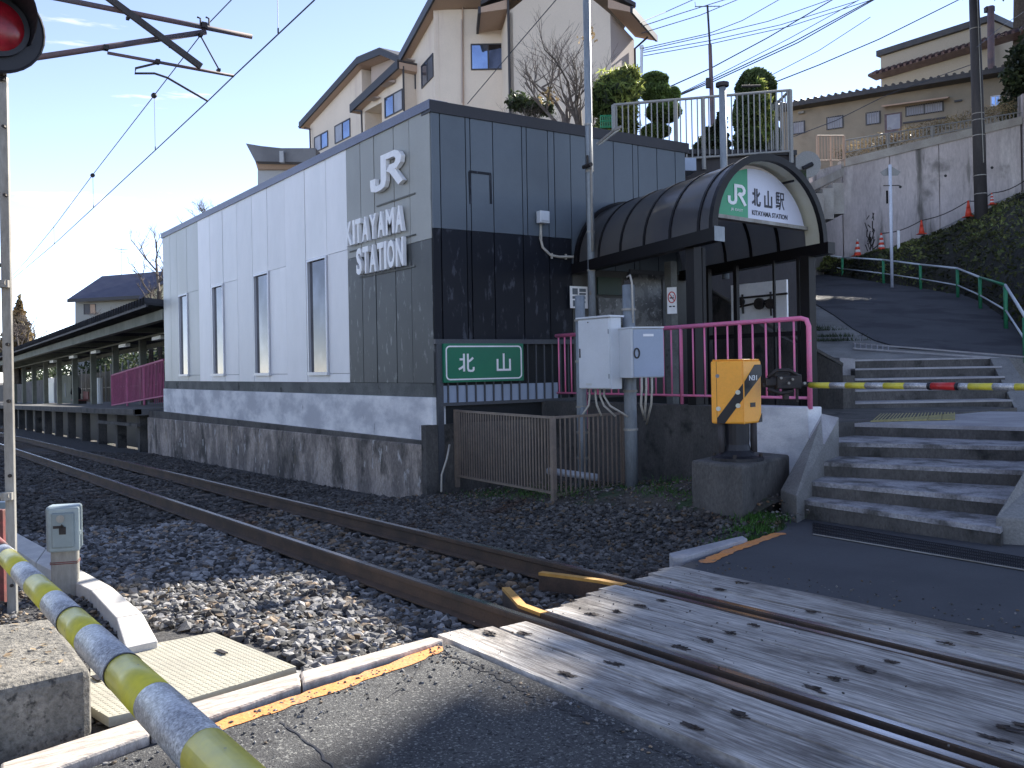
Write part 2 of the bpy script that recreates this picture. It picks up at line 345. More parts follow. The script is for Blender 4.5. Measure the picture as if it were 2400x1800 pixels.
def fastmesh(name, verts, faces, mat, cols=None, parent=None, org=(0, 0, 0)):
    k = faces.shape[1]; o = ORG[parent.name] if parent is not None else Vector(org)
    me = bpy.data.meshes.new(name); me.vertices.add(len(verts)); me.vertices.foreach_set('co', (verts-np.array(o)).astype(np.float32).ravel())
    me.loops.add(faces.size); me.loops.foreach_set('vertex_index', faces.astype(np.int32).ravel())
    me.polygons.add(len(faces)); me.polygons.foreach_set('loop_start', np.arange(0, faces.size, k, dtype=np.int32))
    me.update(calc_edges=True)
    if cols is not None:
        at = me.attributes.new('col', 'FLOAT_COLOR', 'POINT'); c4 = np.ones((len(verts), 4), np.float32); c4[:, :3] = cols
        at.data.foreach_set('color', c4.ravel())
    me.shade_flat(); me.materials.append(MATS[mat]); ob = bpy.data.objects.new(name, me); COL.objects.link(ob)
    if parent is not None: ob.parent = parent
    else: ob.location = o
    ORG[ob.name] = Vector(o); return ob
def leaves(cents, radii, n, size, name, mat, parent=None, shell=.55, aspect=.5, vary=.5, drop=None, up=0, lumpy=1.):
    """leaf-sized faces spread through a few ellipsoids"""
    cents = np.array([tuple(c) for c in cents], float); radii = np.array(radii, float)
    w = (radii[:, 0]*radii[:, 1]*radii[:, 2])**.67; k = rng.choice(len(cents), n, p=w/w.sum())
    d = rng.normal(size=(n, 3)); d /= np.linalg.norm(d, axis=1)[:, None]
    r = shell+(1-shell)*rng.random(n)**.5
    lump = 1+lumpy*(.14*np.sin(d[:, 0]*7+k)*np.cos(d[:, 1]*6+k*2)+.1*np.sin(d[:, 2]*9+k*3))
    p = cents[k]+d*radii[k]*(r*lump)[:, None]
    if drop is not None: p = p[p[:, 2] > drop]; n = len(p)
    a = rng.normal(size=(n, 3)); a[:, 2] += up; a /= np.linalg.norm(a, axis=1)[:, None]
    b = np.cross(a, rng.normal(size=(n, 3))); b /= np.linalg.norm(b, axis=1)[:, None]
    s = size*(.6+.8*rng.random(n))[:, None]
    v = np.stack([p-a*s-b*s*aspect*.2, p-b*s*aspect, p+a*s, p+b*s*aspect], 1).reshape(-1, 3)
    f = np.arange(n*4).reshape(-1, 4)
    cl = (1-vary+2*vary*rng.random(n))[:, None]*(1+.3*np.sin(p[:, 0]*3.1+p[:, 2]*4.3))[:, None]*np.ones(3)
    return fastmesh(name, v, f, mat, np.repeat(cl, 4, 0), parent, org=(0, 0, 0) if parent is None else (0, 0, 0))
ICO_V = []; ph = (1+5**.5)/2
for a in (-1, 1):
    for b in (-ph, ph): ICO_V += [(a, b, 0), (0, a, b), (b, 0, a)]
ICO_V = np.array(ICO_V)/np.linalg.norm((1, ph, 0))
def hull_faces():
    import itertools
    fs = []
    for t in itertools.combinations(range(12), 3):
        A, B, Cc = ICO_V[list(t)]
        if all(abs(np.linalg.norm(x-y)-1.0515) < .02 for x, y in ((A, B), (B, Cc), (A, Cc))):
            if np.dot(np.cross(B-A, Cc-A), A) < 0: t = (t[0], t[2], t[1])
            fs.append(t)
    return np.array(fs)
ICO_F = hull_faces()
def stones(pos, size, name, mat, flat=.7, bright=(.45, 1.5), tint=0):
    n = len(pos); q = rng.normal(size=(n, 4)); q /= np.linalg.norm(q, axis=1)[:, None]
    w, x, y, z = q.T
    Rm = np.stack([1-2*(y*y+z*z), 2*(x*y-w*z), 2*(x*z+w*y), 2*(x*y+w*z), 1-2*(x*x+z*z), 2*(y*z-w*x), 2*(x*z-w*y), 2*(y*z+w*x), 1-2*(x*x+y*y)], 1).reshape(-1, 3, 3)
    base = ICO_V[None]*(1+.75*(rng.random((n, 12, 1))-.5))
    base = base*(np.stack([np.ones(n), .6+.35*rng.random(n), .45+.35*rng.random(n)], 1)[:, None, :])
    v = np.einsum('nij,nkj->nki', Rm, base)*(size*(.55+.9*rng.random(n)**1.6))[:, None, None]
    v[:, :, 2] *= flat
    v = v+pos[:, None, :]
    f = (ICO_F[None]+(np.arange(n)*12)[:, None, None]).reshape(-1, 3)
    c = (bright[0]+(bright[1]-bright[0])*rng.random(n)**1.5)[:, None]*np.ones(3)
    if tint:
        t = rng.random(n) < tint; c[t] *= np.array((1.25, .95, .65))
    return tag(fastmesh(name, v.reshape(-1, 3), f, mat, np.repeat(c, 12, 0)), kind='stuff')
def JR(mb, o, ex, ey, en, s, th, w=.155):
    k = 1-w/2; h = w/2
    mb.ribbon([(h, .40), (h, .22), (.10, .12), (.19, h), (.30, h), (.40, .13), (.44, .24), (.44, k), (.78, k), (.87, .86), (.92, .76), (.90, .64), (.82, .56), (.62, .55)], w, o, ex*s, ey*s, en, th)
    mb.ribbon([(.58, .56), (.70, .47), (.97, .03)], w, o, ex*s, ey*s, en, th*.98)
KITA = [[(.36, .95), (.36, .03)], [(.10, .66), (.36, .66)], [(.04, .15), (.20, .22), (.36, .33)], [(.60, .95), (.60, .18), (.64, .08), (.74, .06), (.88, .06), (.94, .12), (.95, .26)], [(.92, .74), (.78, .62), (.60, .52)]]
YAMA = [[(.5, .95), (.5, .10)], [(.10, .66), (.10, .08), (.90, .08)], [(.90, .66), (.90, .03)]]
EKI = [[(.06, .93), (.06, .36), (.46, .36), (.46, .14), (.42, .05), (.34, .05)], [(.06, .93), (.45, .93)], [(.26, .93), (.26, .36)], [(.06, .74), (.43, .74)], [(.06, .55), (.43, .55)], [(.05, .24), (.02, .08)], [(.16, .26), (.17, .12)], [(.25, .26), (.28, .14)], [(.35, .26), (.38, .16)],
       [(.57, .60), (.93, .60), (.93, .92), (.57, .92), (.57, .50), (.54, .25), (.46, .04)], [(.72, .60), (.78, .35), (.86, .18), (.98, .04)]]
def glyph(strokes, o, ex, ey, en, w, h, th, sw, name, mat, parent):
    m = MB()
    for i, st in enumerate(strokes): m.ribbon(st, sw, o, Vector(ex)*w, Vector(ey)*h, Vector(en), th*(1-.03*i))
    return m.build(name, mat, parent)
def bare(root, base, h, seed, spread=.55, levels=4, r0=.07, name='branches', mat='twig', lean=V(0, 0, 0)):
    rd = random.Random(seed); m = MB()
    def go(p, d, ln, r, lv):
        pts = [p]; q = p
        for i in range(3):
            d = (d+V(rd.uniform(-.25, .25), rd.uniform(-.25, .25), rd.uniform(-.1, .2))).normalized(); q = q+d*ln/3; pts.append(q)
        m.tube(pts, [r, r*.9, r*.75, r*.6], 5 if lv > 1 else 3, cap=False)
        if lv <= 0: return
        for k in range(rd.randint(3, 4)):
            nd = (d+V(rd.uniform(-1, 1), rd.uniform(-1, 1), rd.uniform(-.3, .8))*spread*1.6).normalized()
            go(pts[rd.randint(1, 3)], nd, ln*rd.uniform(.5, .8), r*.5, lv-1)
    go(Vector(base), (UP+lean).normalized(), h*.42, r0, levels)
    return m.build(name, mat, root)
# ================================================================== SETTING: ground
m = MB(); m.add([(-900, -700, -4), (700, -700, -4), (700, 900, -4), (-900, 900, -4)], [(0, 1, 2, 3)]); struct(m, 'ground', 'soil')
def noise2(x, y): return math.sin(x*2.1+y*1.3)*.5+math.sin(x*.7-y*2.9+1)*.3+math.sin(x*5.3+y*4.1)*.2
def gz(x, y):                                           # top of ballast and soil
    b = R(x)-.19
    if y > 4.9: b -= .16*min(1, (y-4.9)/1.6)*(1 if x < -12 else .6)
    if x > -12.3 and y > 6: b += max(0, min(1, (y-6)/1.4))*max(0, min(1, (x+12.5)/3.5))*.30
    if y < 2.7: b += .05*max(0, min(1, (2.7-y)/.8))
    if y < 1.25: b += .10
    if x > -9.5 and y > 5: b += .27*math.exp(-(((x+6.7)/1.15)**2+((y-7.45)/.72)**2))
    return b+.018*noise2(x*1.7, y*1.9)
def gfun(x0, x1, y0, y1): return lambda u, v: (x0+(x1-x0)*u, y0+(y1-y0)*v, gz(x0+(x1-x0)*u, y0+(y1-y0)*v))
o = struct(grid(gfun(-13, -3.2, .2, 6.9), 120, 80), 'ballast_bed', 'ballast'); up_faces(o)
o = struct(grid(gfun(-120, -13, -6, 6.9), 80, 20), 'ballast_bed', 'ballast'); up_faces(o)
o = struct(grid(lambda u, v: (-13+9.8*u, -8+8.2*v, gz(-13+9.8*u, -8+8.2*v)+.0), 60, 40), 'verge', 'dry_soil'); up_faces(o)
o = struct(grid(lambda u, v: (-120+170*u, -40+32.02*v, R(min(10, -120+170*u))-.33), 20, 6), 'bounce_ground', 'kerb_concrete'); up_faces(o)  # unseen pale ground added behind the viewer to bounce light onto the station
o = struct(grid(lambda u, v: (-11.9+6.12*u, 6.9+2.2*v, gz(-11.9+6.12*u, 6.9+2.2*v)), 60, 24), 'soil_bank', 'soil'); up_faces(o)
def edge_near(y): return -3.945-.2418*(y-1.151)
def edge_far(y): return -4.926-.2386*(y-5.307)
RS = -.012
def slab(poly, name, mat, th=.25, dz=RS):
    m = MB(); m.prism([V(x, y, R(x)+dz) for x, y in poly], (0, 0, -th)); return struct(m, name, mat)
slab([(edge_near(-7), -7), (7, -7), (7, 2.58), (-2.26, 2.56), (-3.4, 2.615), (-4.30, 2.62), (-4.25, 2.45)], 'road', 'asphalt')
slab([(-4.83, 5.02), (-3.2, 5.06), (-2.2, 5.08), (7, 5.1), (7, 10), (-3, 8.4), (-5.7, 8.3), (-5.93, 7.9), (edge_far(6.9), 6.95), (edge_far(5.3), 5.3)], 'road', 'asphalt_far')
# pale chips stuck on the road edges, painted orange edge lines
def strip(pts, w, z, name, mat, seed=1):
    rd = random.Random(seed); a = []; b = []
    P0 = [Vector((x, y, 0)) for x, y in pts]; dense = []
    for i in range(len(P0)-1):
        n = max(2, int((P0[i+1]-P0[i]).length/.05))
        dense += [P0[i].lerp(P0[i+1], k/n) for k in range(n)]
    dense.append(P0[-1])
    for i, p in enumerate(dense):
        t = (dense[min(i+1, len(dense)-1)]-dense[max(i-1, 0)]).normalized(); nn = V(-t.y, t.x, 0)
        ww = w/2*(1 if 0 < i < len(dense)-1 else .35)
        q = p+nn*(ww+rd.uniform(-.012, .012)); a.append((q.x, q.y, R(q.x)+z)); q = p-nn*(ww+rd.uniform(-.012, .012)); b.append((q.x, q.y, R(q.x)+z))
    m = MB(); n = len(a); m.add(a+b, [(i, i+1, n+i+1, n+i) for i in range(n-1)]); o = m.build(name, mat); up_faces(o); return o
o = strip([(edge_near(1.02)+.04, 1.02), (-4.0, 1.6), (-4.14, 2.2), (-4.27, 2.56)], .105, RS+.004, 'orange_edge_line', 'orange_line', 3)
tag(o, 'orange painted edge line on the near asphalt beside the timber kerb', 'road marking')
o = strip([(-4.80, 5.28), (-5.0, 5.9), (-5.16, 6.55), (-5.2, 6.80)], .11, RS+.004, 'orange_edge_line', 'orange_line', 5)
tag(o, 'orange painted edge line on the far asphalt in front of the steps', 'road marking')
# ================================================================== RAILWAY TRACK
trk = thing('railway_track', (-8, 3.85, R(-8)-.3), 'single railway track with rusty steel rails passing over the crossing', 'railway track')
def rail_profile(y):
    return [(-.065, -.15), (.065, -.15), (.065, -.138), (.012, -.122), (.009, -.045), (.0325, -.034), (.0325, -.004), (.026, 0), (-.026, 0), (-.0325, -.004), (-.0325, -.034), (-.009, -.045), (-.012, -.122), (-.065, -.138)]
def curve_y(x): return 0 if x > -32 else -.0009*(x+32)**2
xs = [8, 0, -6, -12, -20, -28, -34, -42, -52, -64, -80, -100]
for y in (3.28, 4.43):
    pr = rail_profile(y)
    m = MB(); vs = []; n = len(pr)
    for x in xs: vs += [(x, y+curve_y(x)+a, R(x)+b) for a, b in pr]
    fs = [(i*n+k, (i+1)*n+k, (i+1)*n+(k+1) % n, i*n+(k+1) % n) for i in range(len(xs)-1) for k in range(n)]
    m.add(vs, fs+[tuple(range(n))]); r = m.build('rail', 'rail_side', trk)
    m = MB()
    for i in range(len(xs)-1):
        a, b = xs[i], xs[i+1]; m.quad((a, y-.024+curve_y(a), R(a)+.0015), (a, y+.024+curve_y(a), R(a)+.0015), (b, y+.024+curve_y(b), R(b)+.0015), (b, y-.024+curve_y(b), R(b)+.0015))
    h = m.build('running_surface', 'rail_top', trk); h.parent = r
m = MB(); m.box((-.1, -1.02, -.14), (.1, 1.02, 0)); base_sleeper = None
for i in range(90):
    x = -4.95-.62*i
    if x < -50: break
    mm = MB(); jx = random.uniform(-.02, .02); z = R(x)-.176+random.uniform(-.006, .006); y0 = 3.855+curve_y(x)
    mm.obox((x-.1+jx, y0-1.02, z-.13), (.2, 0, .004), (random.uniform(-.02, .02), 2.04, 0), (0, 0, .13)); mm.build('sleeper', 'sleeper', trk)
# guard rails in the crossing, flared yellow ends
def guard(pts, h=.12, w=.05):
    m = MB(); n = len(pts); vs = []
    for i, p in enumerate(pts):
        p = Vector(p); t = (Vector(pts[min(i+1, n-1)])-Vector(pts[max(i-1, 0)])); t.z = 0; t.normalize(); nn = V(-t.y, t.x, 0)*w/2
        vs += [p+nn, p-nn, p-nn-UP*h, p+nn-UP*h]
    fs = [(i*4+k, i*4+(k+1) % 4, (i+1)*4+(k+1) % 4, (i+1)*4+k) for i in range(n-1) for k in range(4)]+[(3, 2, 1, 0), tuple((n-1)*4+k for k in range(4))]
    m.add(vs, fs); return m
def gp(x, y, d=0): return (x, y, R(x)-.004+d)
for pts, body in (([gp(-5.17, 3.64), gp(-4.95, 3.545), gp(-4.70, 3.435), gp(-4.44, 3.415)], [gp(-4.44, 3.415), gp(-3, 3.415), gp(0, 3.41), gp(8, 3.41)]),
                  ([gp(-5.40, 4.13), gp(-5.15, 4.21), gp(-4.88, 4.285), gp(-4.66, 4.31)], [gp(-4.66, 4.31), gp(-3, 4.30), gp(0, 4.30), gp(8, 4.30)])):
    g = guard(body).build('guard_rail', 'rail_side', trk, bevel=.006)
    ge = guard(pts, .13, .052).build('guard_rail_end', 'rail_side', trk); ge['label'] = 'flared guard rail end with orange-yellow painted top'
    e = guard([(p[0], p[1], p[2]+.004) for p in pts], .022, .056).build('painted_top', 'yellow_guard', trk); e.parent = ge
    m = MB(); a, b = body[0], body[-1]
    m.quad((a[0], a[1]-.02, a[2]+.0015), (b[0], b[1]-.02, b[2]+.0015), (b[0], b[1]+.02, b[2]+.0015), (a[0], a[1]+.02, a[2]+.0015)); q = m.build('worn_surface', 'rail_top', trk); q.parent = g
# crossing deck planks
deck = thing('crossing_deck', (-3, 3.8, R(-3)-.15), 'weathered wooden plank deck between and beside the rails of the crossing', 'crossing deck')
def plank(x0, y0, x1, y1, w, th=.12, dz=-.004, seed=0):
    rd = random.Random(seed); m = MB(); n = 40; a = []; b = []
    for i in range(n+1):
        t = i/n; x = x0+(x1-x0)*t; y = y0+(y1-y0)*t
        ja = rd.uniform(-.0035, .0035); jb = rd.uniform(-.0035, .0035); z = R(x)+dz+.002*math.sin(i*1.3+seed)
        a.append(V(x+rd.uniform(-.01, .01)*(i == 0), y+ja, z)); b.append(V(x, y+w+jb, z))
    k = n+1; vs = a+b+[p-UP*th for p in a]+[p-UP*th for p in b]
    fs = []
    for i in range(n): fs += [(i, i+1, k+i+1, k+i), (2*k+i, 2*k+i+1, i+1, i), (k+i, k+i+1, 3*k+i+1, 3*k+i)]
    fs += [(0, k, 3*k, 2*k), (n, 2*k+n, 3*k+n, k+n)]
    m.add(vs, fs); o = m.build('plank', 'plank', deck)
    if sum(p.normal.z*p.area for p in o.data.polygons) < 0: o.data.flip_normals()
    return o
PLK = []
for i, (y, w) in enumerate(((2.655, .185), (2.848, .15), (3.006, .205))): PLK.append((-4.47+.06*i, y, w))
yy = 3.452
for i, w in enumerate((.16, .155, .165, .15, .165)): PLK.append((-4.47-.06*i, yy, w)); yy += w+.007
for i, (y, w) in enumerate(((4.50, .17), (4.677, .155), (4.84, .19))): PLK.append((-4.74-.05*i, y, w))
for i, (x, y, w) in enumerate(PLK): plank(x, y, 7.5, y, w, seed=i*7+1, dz=-.004+random.uniform(-.004, .004))
# rot holes and spike pits in the planks
def pit(x, y, sx, sy, seed):
    rd = random.Random(seed); z = R(x)+.002; m = MB()
    for k in range(5):                                  # ragged, torn out along the grain
        cx = x+rd.uniform(-.35, .35)*sx; cy = y+rd.uniform(-.3, .3)*sy; n = 15; c = [V(cx, cy, z-.0+.0006*k)]
        fx = rd.uniform(.35, .8); fy = rd.uniform(.25, .65)
        for i in range(n):
            a = 2*math.pi*i/n; r = rd.uniform(.35, 1.2); c.append(V(cx+math.cos(a)*sx*fx*r, cy+math.sin(a)*sy*fy*r, z+.0006*k))
        m.add(c, [(0, i, i % n+1) for i in range(1, n+1)])
    for k in range(4):
        cx = x+rd.uniform(-1, 1)*sx*.6; cy = y+rd.uniform(-.6, .6)*sy; m.tube([(cx, cy, z), (cx+rd.uniform(.02, .05), cy+rd.uniform(-.006, .006), z+.006)], .003, 4)
    o = m.build('rot_hole', 'knot', deck)
for i, (px, py) in enumerate([(1142, 1483), (1228, 1485), (1325, 1580), (1437, 1556), (1385, 1440), (1444, 1434), (1500, 1420), (1550, 1408), (1595, 1519), (1656, 1500), (1708, 1483), (1767, 1466), (1737, 1366), (1685, 1381), (1903, 1435),
                              (1908, 1615), (1958, 1591), (2027, 1569), (2088, 1551), (2212, 1507), (2330, 1732), (2362, 1708), (1730, 1672), (1617, 1703), (2275, 1483), (2395, 1700)]):
    p = P(px, py, G=0); pit(p.x, p.y, .055+.035*random.random(), .030+.016*random.random(), i)
# timber kerb along the near road edge and stone sett along the far one
def tpoly(px, g=.015): return [P(a, b, G=g) for a, b in px]
tb = thing('timber_kerb', P(500, 1650, G=-.1), 'long weathered timber kerb between the checkered plate and the near asphalt', 'timber kerb')
for pl in ([(0, 1788), (327, 1683), (352, 1717), (60, 1824), (0, 1850)], [(331, 1682), (434, 1650), (700, 1574), (705, 1602), (468, 1687), (356, 1716)], [(704, 1573), (1010, 1492), (1040, 1497), (1000, 1512), (709, 1601)]):
    m = MB(); m.prism(tpoly(pl), (0, 0, -.14)); m.build('baulk', 'timber', tb, bevel=.012)
m = MB(); m.prism(tpoly([(1568, 1296), (1740, 1255), (1752, 1262), (1600, 1306), (1575, 1306)], .02), (0, 0, -.12)); tag(m.build('edge_beam', 'light_concrete', bevel=.01), 'flat grey kerb beam beside the orange line in front of the gate machine', 'kerb')
# stones -----------------------------------------------------------------------------
def scatter(n, x0, x1, y0, y1, ok=None, dz=0.0):
    x = x0+(x1-x0)*rng.random(n); y = y0+(y1-y0)*rng.random(n); keep = np.ones(n, bool)
    keep &= (abs(y-3.28) > .07) & (abs(y-4.43) > .07)
    if ok is not None: keep &= ok(x, y)
    x = x[keep]; y = y[keep]
    z = np.array([gz(a, b) for a, b in zip(x, y)])+dz+rng.random(len(x))*.028
    sl = ((x+4.95) % .62 < .11) | ((x+4.95) % .62 > .51)
    k = ~(sl & (abs(y-3.85) < .98) & (rng.random(len(x)) < .25))
    return np.stack([x, y, z], 1)[k]
near_ok = lambda x, y: (np.where(y < 2.66, x < edge_near(y)-.3, np.where(y < 3.4, x < -4.52, np.where(y < 4.4, x < -4.72, np.where(y < 5.05, x < -4.92, x < edge_far(y)-.25))))) & (y > np.interp(x, [-11, -6.9, -6.3, -5.9, -5.3, -4.8, -4.4], [1.35, 1.40, 1.55, 1.75, 2.0, 1.95, 1.7]))
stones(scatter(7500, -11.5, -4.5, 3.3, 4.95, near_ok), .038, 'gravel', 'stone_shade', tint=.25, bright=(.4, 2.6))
stones(scatter(13500, -11.5, -4.3, 1.35, 3.3, near_ok), .041, 'gravel', 'stone', tint=.12, bright=(.25, 2.9))
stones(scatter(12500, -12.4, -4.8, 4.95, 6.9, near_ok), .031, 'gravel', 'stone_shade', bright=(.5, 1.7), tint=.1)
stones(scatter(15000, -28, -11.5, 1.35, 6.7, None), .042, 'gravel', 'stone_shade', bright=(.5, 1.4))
stones(scatter(6000, -11, -4.4, -.6, 1.35, lambda x, y: (x < edge_near(y)-.35)), .022, 'gravel', 'stone', tint=.35, bright=(.5, 2))
stones(scatter(2600, -11.5, -5.4, 6.8, 8.8, None), .02, 'gravel', 'stone_shade', bright=(.6, 2.4), tint=.2)
# ================================================================== NEAR LEFT THINGS
# curved kerb of precast stones
out_e = [(37, 1247), (108, 1285), (180, 1330), (263, 1375), (335, 1437), (371, 1502)]
in_e = [(20, 1277), (84, 1318), (150, 1352), (212, 1383), (272, 1448), (294, 1519)]
kb = thing('curved_kerb', P(250, 1480, G=-.2), 'curved row of pale precast kerb stones behind the grey junction post', 'kerb')
for i in range(5):
    a, b = P(*out_e[i], G=.06), P(*out_e[i+1], G=.06); c, d = P(*in_e[i+1], G=.06), P(*in_e[i], G=.06)
    cc = (a+b+c+d)/4; poly = [cc+(p-cc)*.985 for p in (a, b, c, d)]
    m = MB(); m.prism(poly, (0, 0, -.27)); m.build('kerb_stone', 'kerb_concrete', kb, bevel=.008)
# checkered plate
pl = thing('cover_plate', P(450, 1560, G=-.1), 'beige studded cover plate lying beside the kerb end with a slot handle', 'cover plate')
cor = [P(x, y, G=.02) for x, y in ((212, 1545), (294, 1521), (501, 1482), (694, 1562), (438, 1640), (255, 1681), (212, 1655))]
m = MB(); m.prism(cor, (0, 0, -.045)); m.build('panel', 'plate', pl)
a0, ax, ay = cor[2], (cor[3]-cor[2]), (cor[1]-cor[2])
m = MB()
def inside(p):
    c = False; n = len(cor); j = n-1
    for i in range(n):
        if (cor[i].y > p.y) != (cor[j].y > p.y) and p.x < (cor[j].x-cor[i].x)*(p.y-cor[i].y)/(cor[j].y-cor[i].y)+cor[i].x: c = not c
        j = i
    return c
un, vn = ax.normalized(), ay.normalized()
for i in range(-4, 60):
    for j in range(-4, 90):
        p = a0+un*(i*.030+.015)+vn*(j*.030+.015)
        if inside(p): m.obox(p-un*.006-vn*.006+UP*.0003, un*.014, vn*.012, UP*.0010)
tag(m.build('studs', 'plate_stud', pl), kind='stuff')
for q in ((520, 1528), (228, 1590)):
    p = P(*q, G=.026); m = MB(); m.obox(p-vn*.012-un*.05, un*.10, vn*.028, UP*.006); m.build('slot_handle', 'iron', pl)
m = MB(); m.box((-5.1, .9, -.23), (-4.35, 1.3, -.16)); m.build('pit_frame', 'black', pl)
# rough concrete block with rounded corner
fr = P(219, 1714, G=.0); ZB = .17
poly = [P(215, 1566, Z=ZB), P(128, 1446, Z=ZB), V(-5.6, -.9, ZB), V(-3.9, -.9, ZB), P(-120, 1640, Z=ZB)]
m = MB(); m.prism(poly, (0, 0, -.42)); ob = m.build('concrete_block', 'block_concrete', bevel=.035); tag(ob, 'rough mossy concrete block at the bottom left under the near barrier arm', 'concrete block')
chips = []
for k in range(240):
    u_, v_ = random.random(), random.random(); chips.append(V(-4.35-1.2*u_, .72-1.3*v_**.8, ZB+.004))
m = MB()
for p in chips:
    a = random.uniform(0, 6.28); l = random.uniform(.012, .05); d = V(math.cos(a), math.sin(a), .1)*l; w = V(-d.y, d.x, 0)*.25; m.add([p, p+d*.5+w+UP*.004, p+d, p+d*.5-w], [(0, 1, 2, 3)])
tag(m.build('leaf_litter', 'chip', org=(-5, 0, ZB)), 'dry leaf and wood scraps lying on top of the concrete block', 'litter', kind='stuff')
# junction box on post
jp = thing('junction_post', P(150, 1425, G=-.12), 'grey junction box with padlock strapped on a square post by the curved kerb', 'junction box')
b0 = P(150, 1425, G=-.12); dd = (b0-Vector((0, 0, EYE))).dot(FW)
fx = (RT*.95+FW*.26).normalized(); fy = V(-fx.y, fx.x, 0)
if fy.dot(FW) < 0: fy = -fy
zt = C(150, 1190, dd).z; zb = b0.z-.1; pc = b0-fx*.085
m = MB(); m.obox(V(pc.x, pc.y, zb), fx*.175, fy*.12, V(0, 0, zt-zb)); m.build('post', 'post_grey', jp, bevel=.008)
bz0, bz1 = C(150, 1290, dd).z, C(150, 1191, dd).z+.02
bo = V(pc.x, pc.y, bz0)-fx*.02-fy*.05
m = MB(); m.obox(bo, fx*.225, fy*.16, V(0, 0, bz1-bz0)); bx_ = m.build('box', 'box_grey', jp, bevel=.02)
m = MB(); m.obox(bo-fy*.045+fx*.022+UP*.004, fx*.215, fy*.04, UP*(bz1-bz0-.008)); m.build('lid', 'box_grey', jp, bevel=.015)
m = MB(); m.obox(bo-fy*.062+fx*.05+UP*.035, fx*.155, fy*.03, UP*(bz1-bz0-.075)); m.build('lid_panel', 'box_panel', jp, bevel=.012)
hc = bo-fy*.068+fx*.11+UP*(bz1-bz0)*.5
m = MB(); m.obox(hc-fx*.045+UP*.015, fx*.07, fy*.02, UP*.02); m.obox(hc-fx*.005-UP*.03, fx*.045, fy*.022, UP*.055); m.tube([hc+fx*.005+UP*.02-fy*.005, hc+fx*.015+UP*.045-fy*.01, hc+fx*.03+UP*.02-fy*.005], .005, 6); m.build('padlock', 'iron', jp, bevel=.003)
m = MB(); q = hc+fx*.005+UP*.085; m.tube([q, q-fy*.003], .028, 20); m.build('lid_emblem', 'post_grey', jp)
m = MB(); q = bo+fx*.222+UP*.12-fy*.03; m.obox(q, fx*.02, fy*.03, UP*.035); m.build('clasp', 'box_grey', jp, bevel=.004)
m = MB()
for dz in (0, .012):
    z = bz0-.10+dz; c0 = V(pc.x, pc.y, z)-fx*.004-fy*.004; m.tube([c0, c0+fx*.183, c0+fx*.183+fy*.128, c0+fy*.128, c0], .003, 5)
m.build('binding_wire', 'maroon', jp)
# second small cabinet half behind the ladder pole
q = P(6, 1300, G=-.15); d2 = (q-Vector((0, 0, EYE))).dot(FW)+1
t0 = C(-14, 1222, d2); m = MB(); m.obox(t0, RT*.14, FW*.12, V(0, 0, C(-14, 1190, d2).z-t0.z+.06)); jb = thing('small_cabinet', V(t0.x, t0.y, -.3), 'small pale cabinet on a post half hidden behind the signal pole', 'cabinet')
m.build('box', 'box_grey', jb, bevel=.01); m = MB(); m.obox(V(t0.x, t0.y, -.4)+RT*.01, RT*.11, FW*.1, V(0, 0, t0.z+.4)); m.build('post', 'post_grey', jb)
# crossing signal pole, ladder brackets, flashing light
sp = thing('crossing_signal', C(28, 1410, 6.1), 'flashing crossing signal with black round hood on a bolted pole at the left edge', 'crossing signal')
dS = 6.1; base, top = C(28, 1405, dS), C(17, 178, dS); top = V(base.x-.02, base.y, top.z)
pw = .055
m = MB(); m.obox(base-RT*pw/2-UP*.1, RT*pw, FW*.03, top-base+UP*.1); m.build('pole', 'galv_light', sp, bevel=.004)
m = MB(); m.obox(base-RT*(pw/2+.012)-UP*.1+FW*.01, RT*.02, FW*.09, top-base+UP*.1); m.build('pole_flange', 'galv_light', sp)
for yy_ in (296, 457, 807, 940, 1115, 1372):
    p = C(25, yy_, dS); p = V(base.x, base.y, p.z); m = MB(); m.tube([p-FW*.012+RT*.003, p+FW*.04+RT*.003], .012, 6); m.build('bolt', 'iron', sp)
for yy_, big in ((296, 0), (450, 0), (619, 0), (664, 1), (1008, 0), (1160, 1)):
    p = V(base.x, base.y, C(25, yy_, dS).z)
    m = MB()
    if big: m.tube([p-RT*.5-FW*.035, p+RT*.02-FW*.035], .022, 10); m.tube([p-RT*.01-UP*.03-FW*.02, p-RT*.01+UP*.02-FW*.02], .04, 10)
    else: m.obox(p-RT*.5-UP*.012+FW*.04, RT*.5, FW*.03, UP*.025)
    m.build('bracket', 'iron' if not big else 'galv_light', sp)
dL = 5.4; lc = C(-12, 62, dL); toC = (Vector((0, 0, EYE))-lc); toC.z = 0; toC = (toC.normalized()+RT*.25).normalized(); lx = V(-toC.y, toC.x, 0)
def disc(m, c, r, n, a, b, k=40, sq=1):
    m.tube([c+n*a, c+n*b], r, k)
m = MB(); disc(m, lc, .275, toC, -.03, 0); m.build('backplate', 'black', sp)
m = MB()
n_ = 32; ring = []
for i in range(n_+1):
    a = math.pi*2*i/n_; ring.append(lc+(lx*math.cos(a)+UP*math.sin(a))*.272+toC*.0)
m.tube(ring, .009, 6); m.build('rim', 'black', sp)
m = MB(); disc(m, lc, .185, toC, 0, .03); m.build('lamp_bezel', 'black', sp)
m = MB(); prev = None
for j, (rr, dz) in enumerate(((.15, .032), (.13, .05), (.09, .065), (.04, .073), (.001, .075))):
    pass
vs = []; fs = []; prof = ((.155, .03), (.135, .052), (.095, .068), (.045, .077), (.004, .08))
for rr, dz in prof: vs += [lc+(lx*math.cos(2*math.pi*i/28)+UP*math.sin(2*math.pi*i/28))*rr+toC*dz for i in range(28)]
for j in range(4): fs += [(j*28+i, j*28+(i+1) % 28, (j+1)*28+(i+1) % 28, (j+1)*28+i) for i in range(28)]
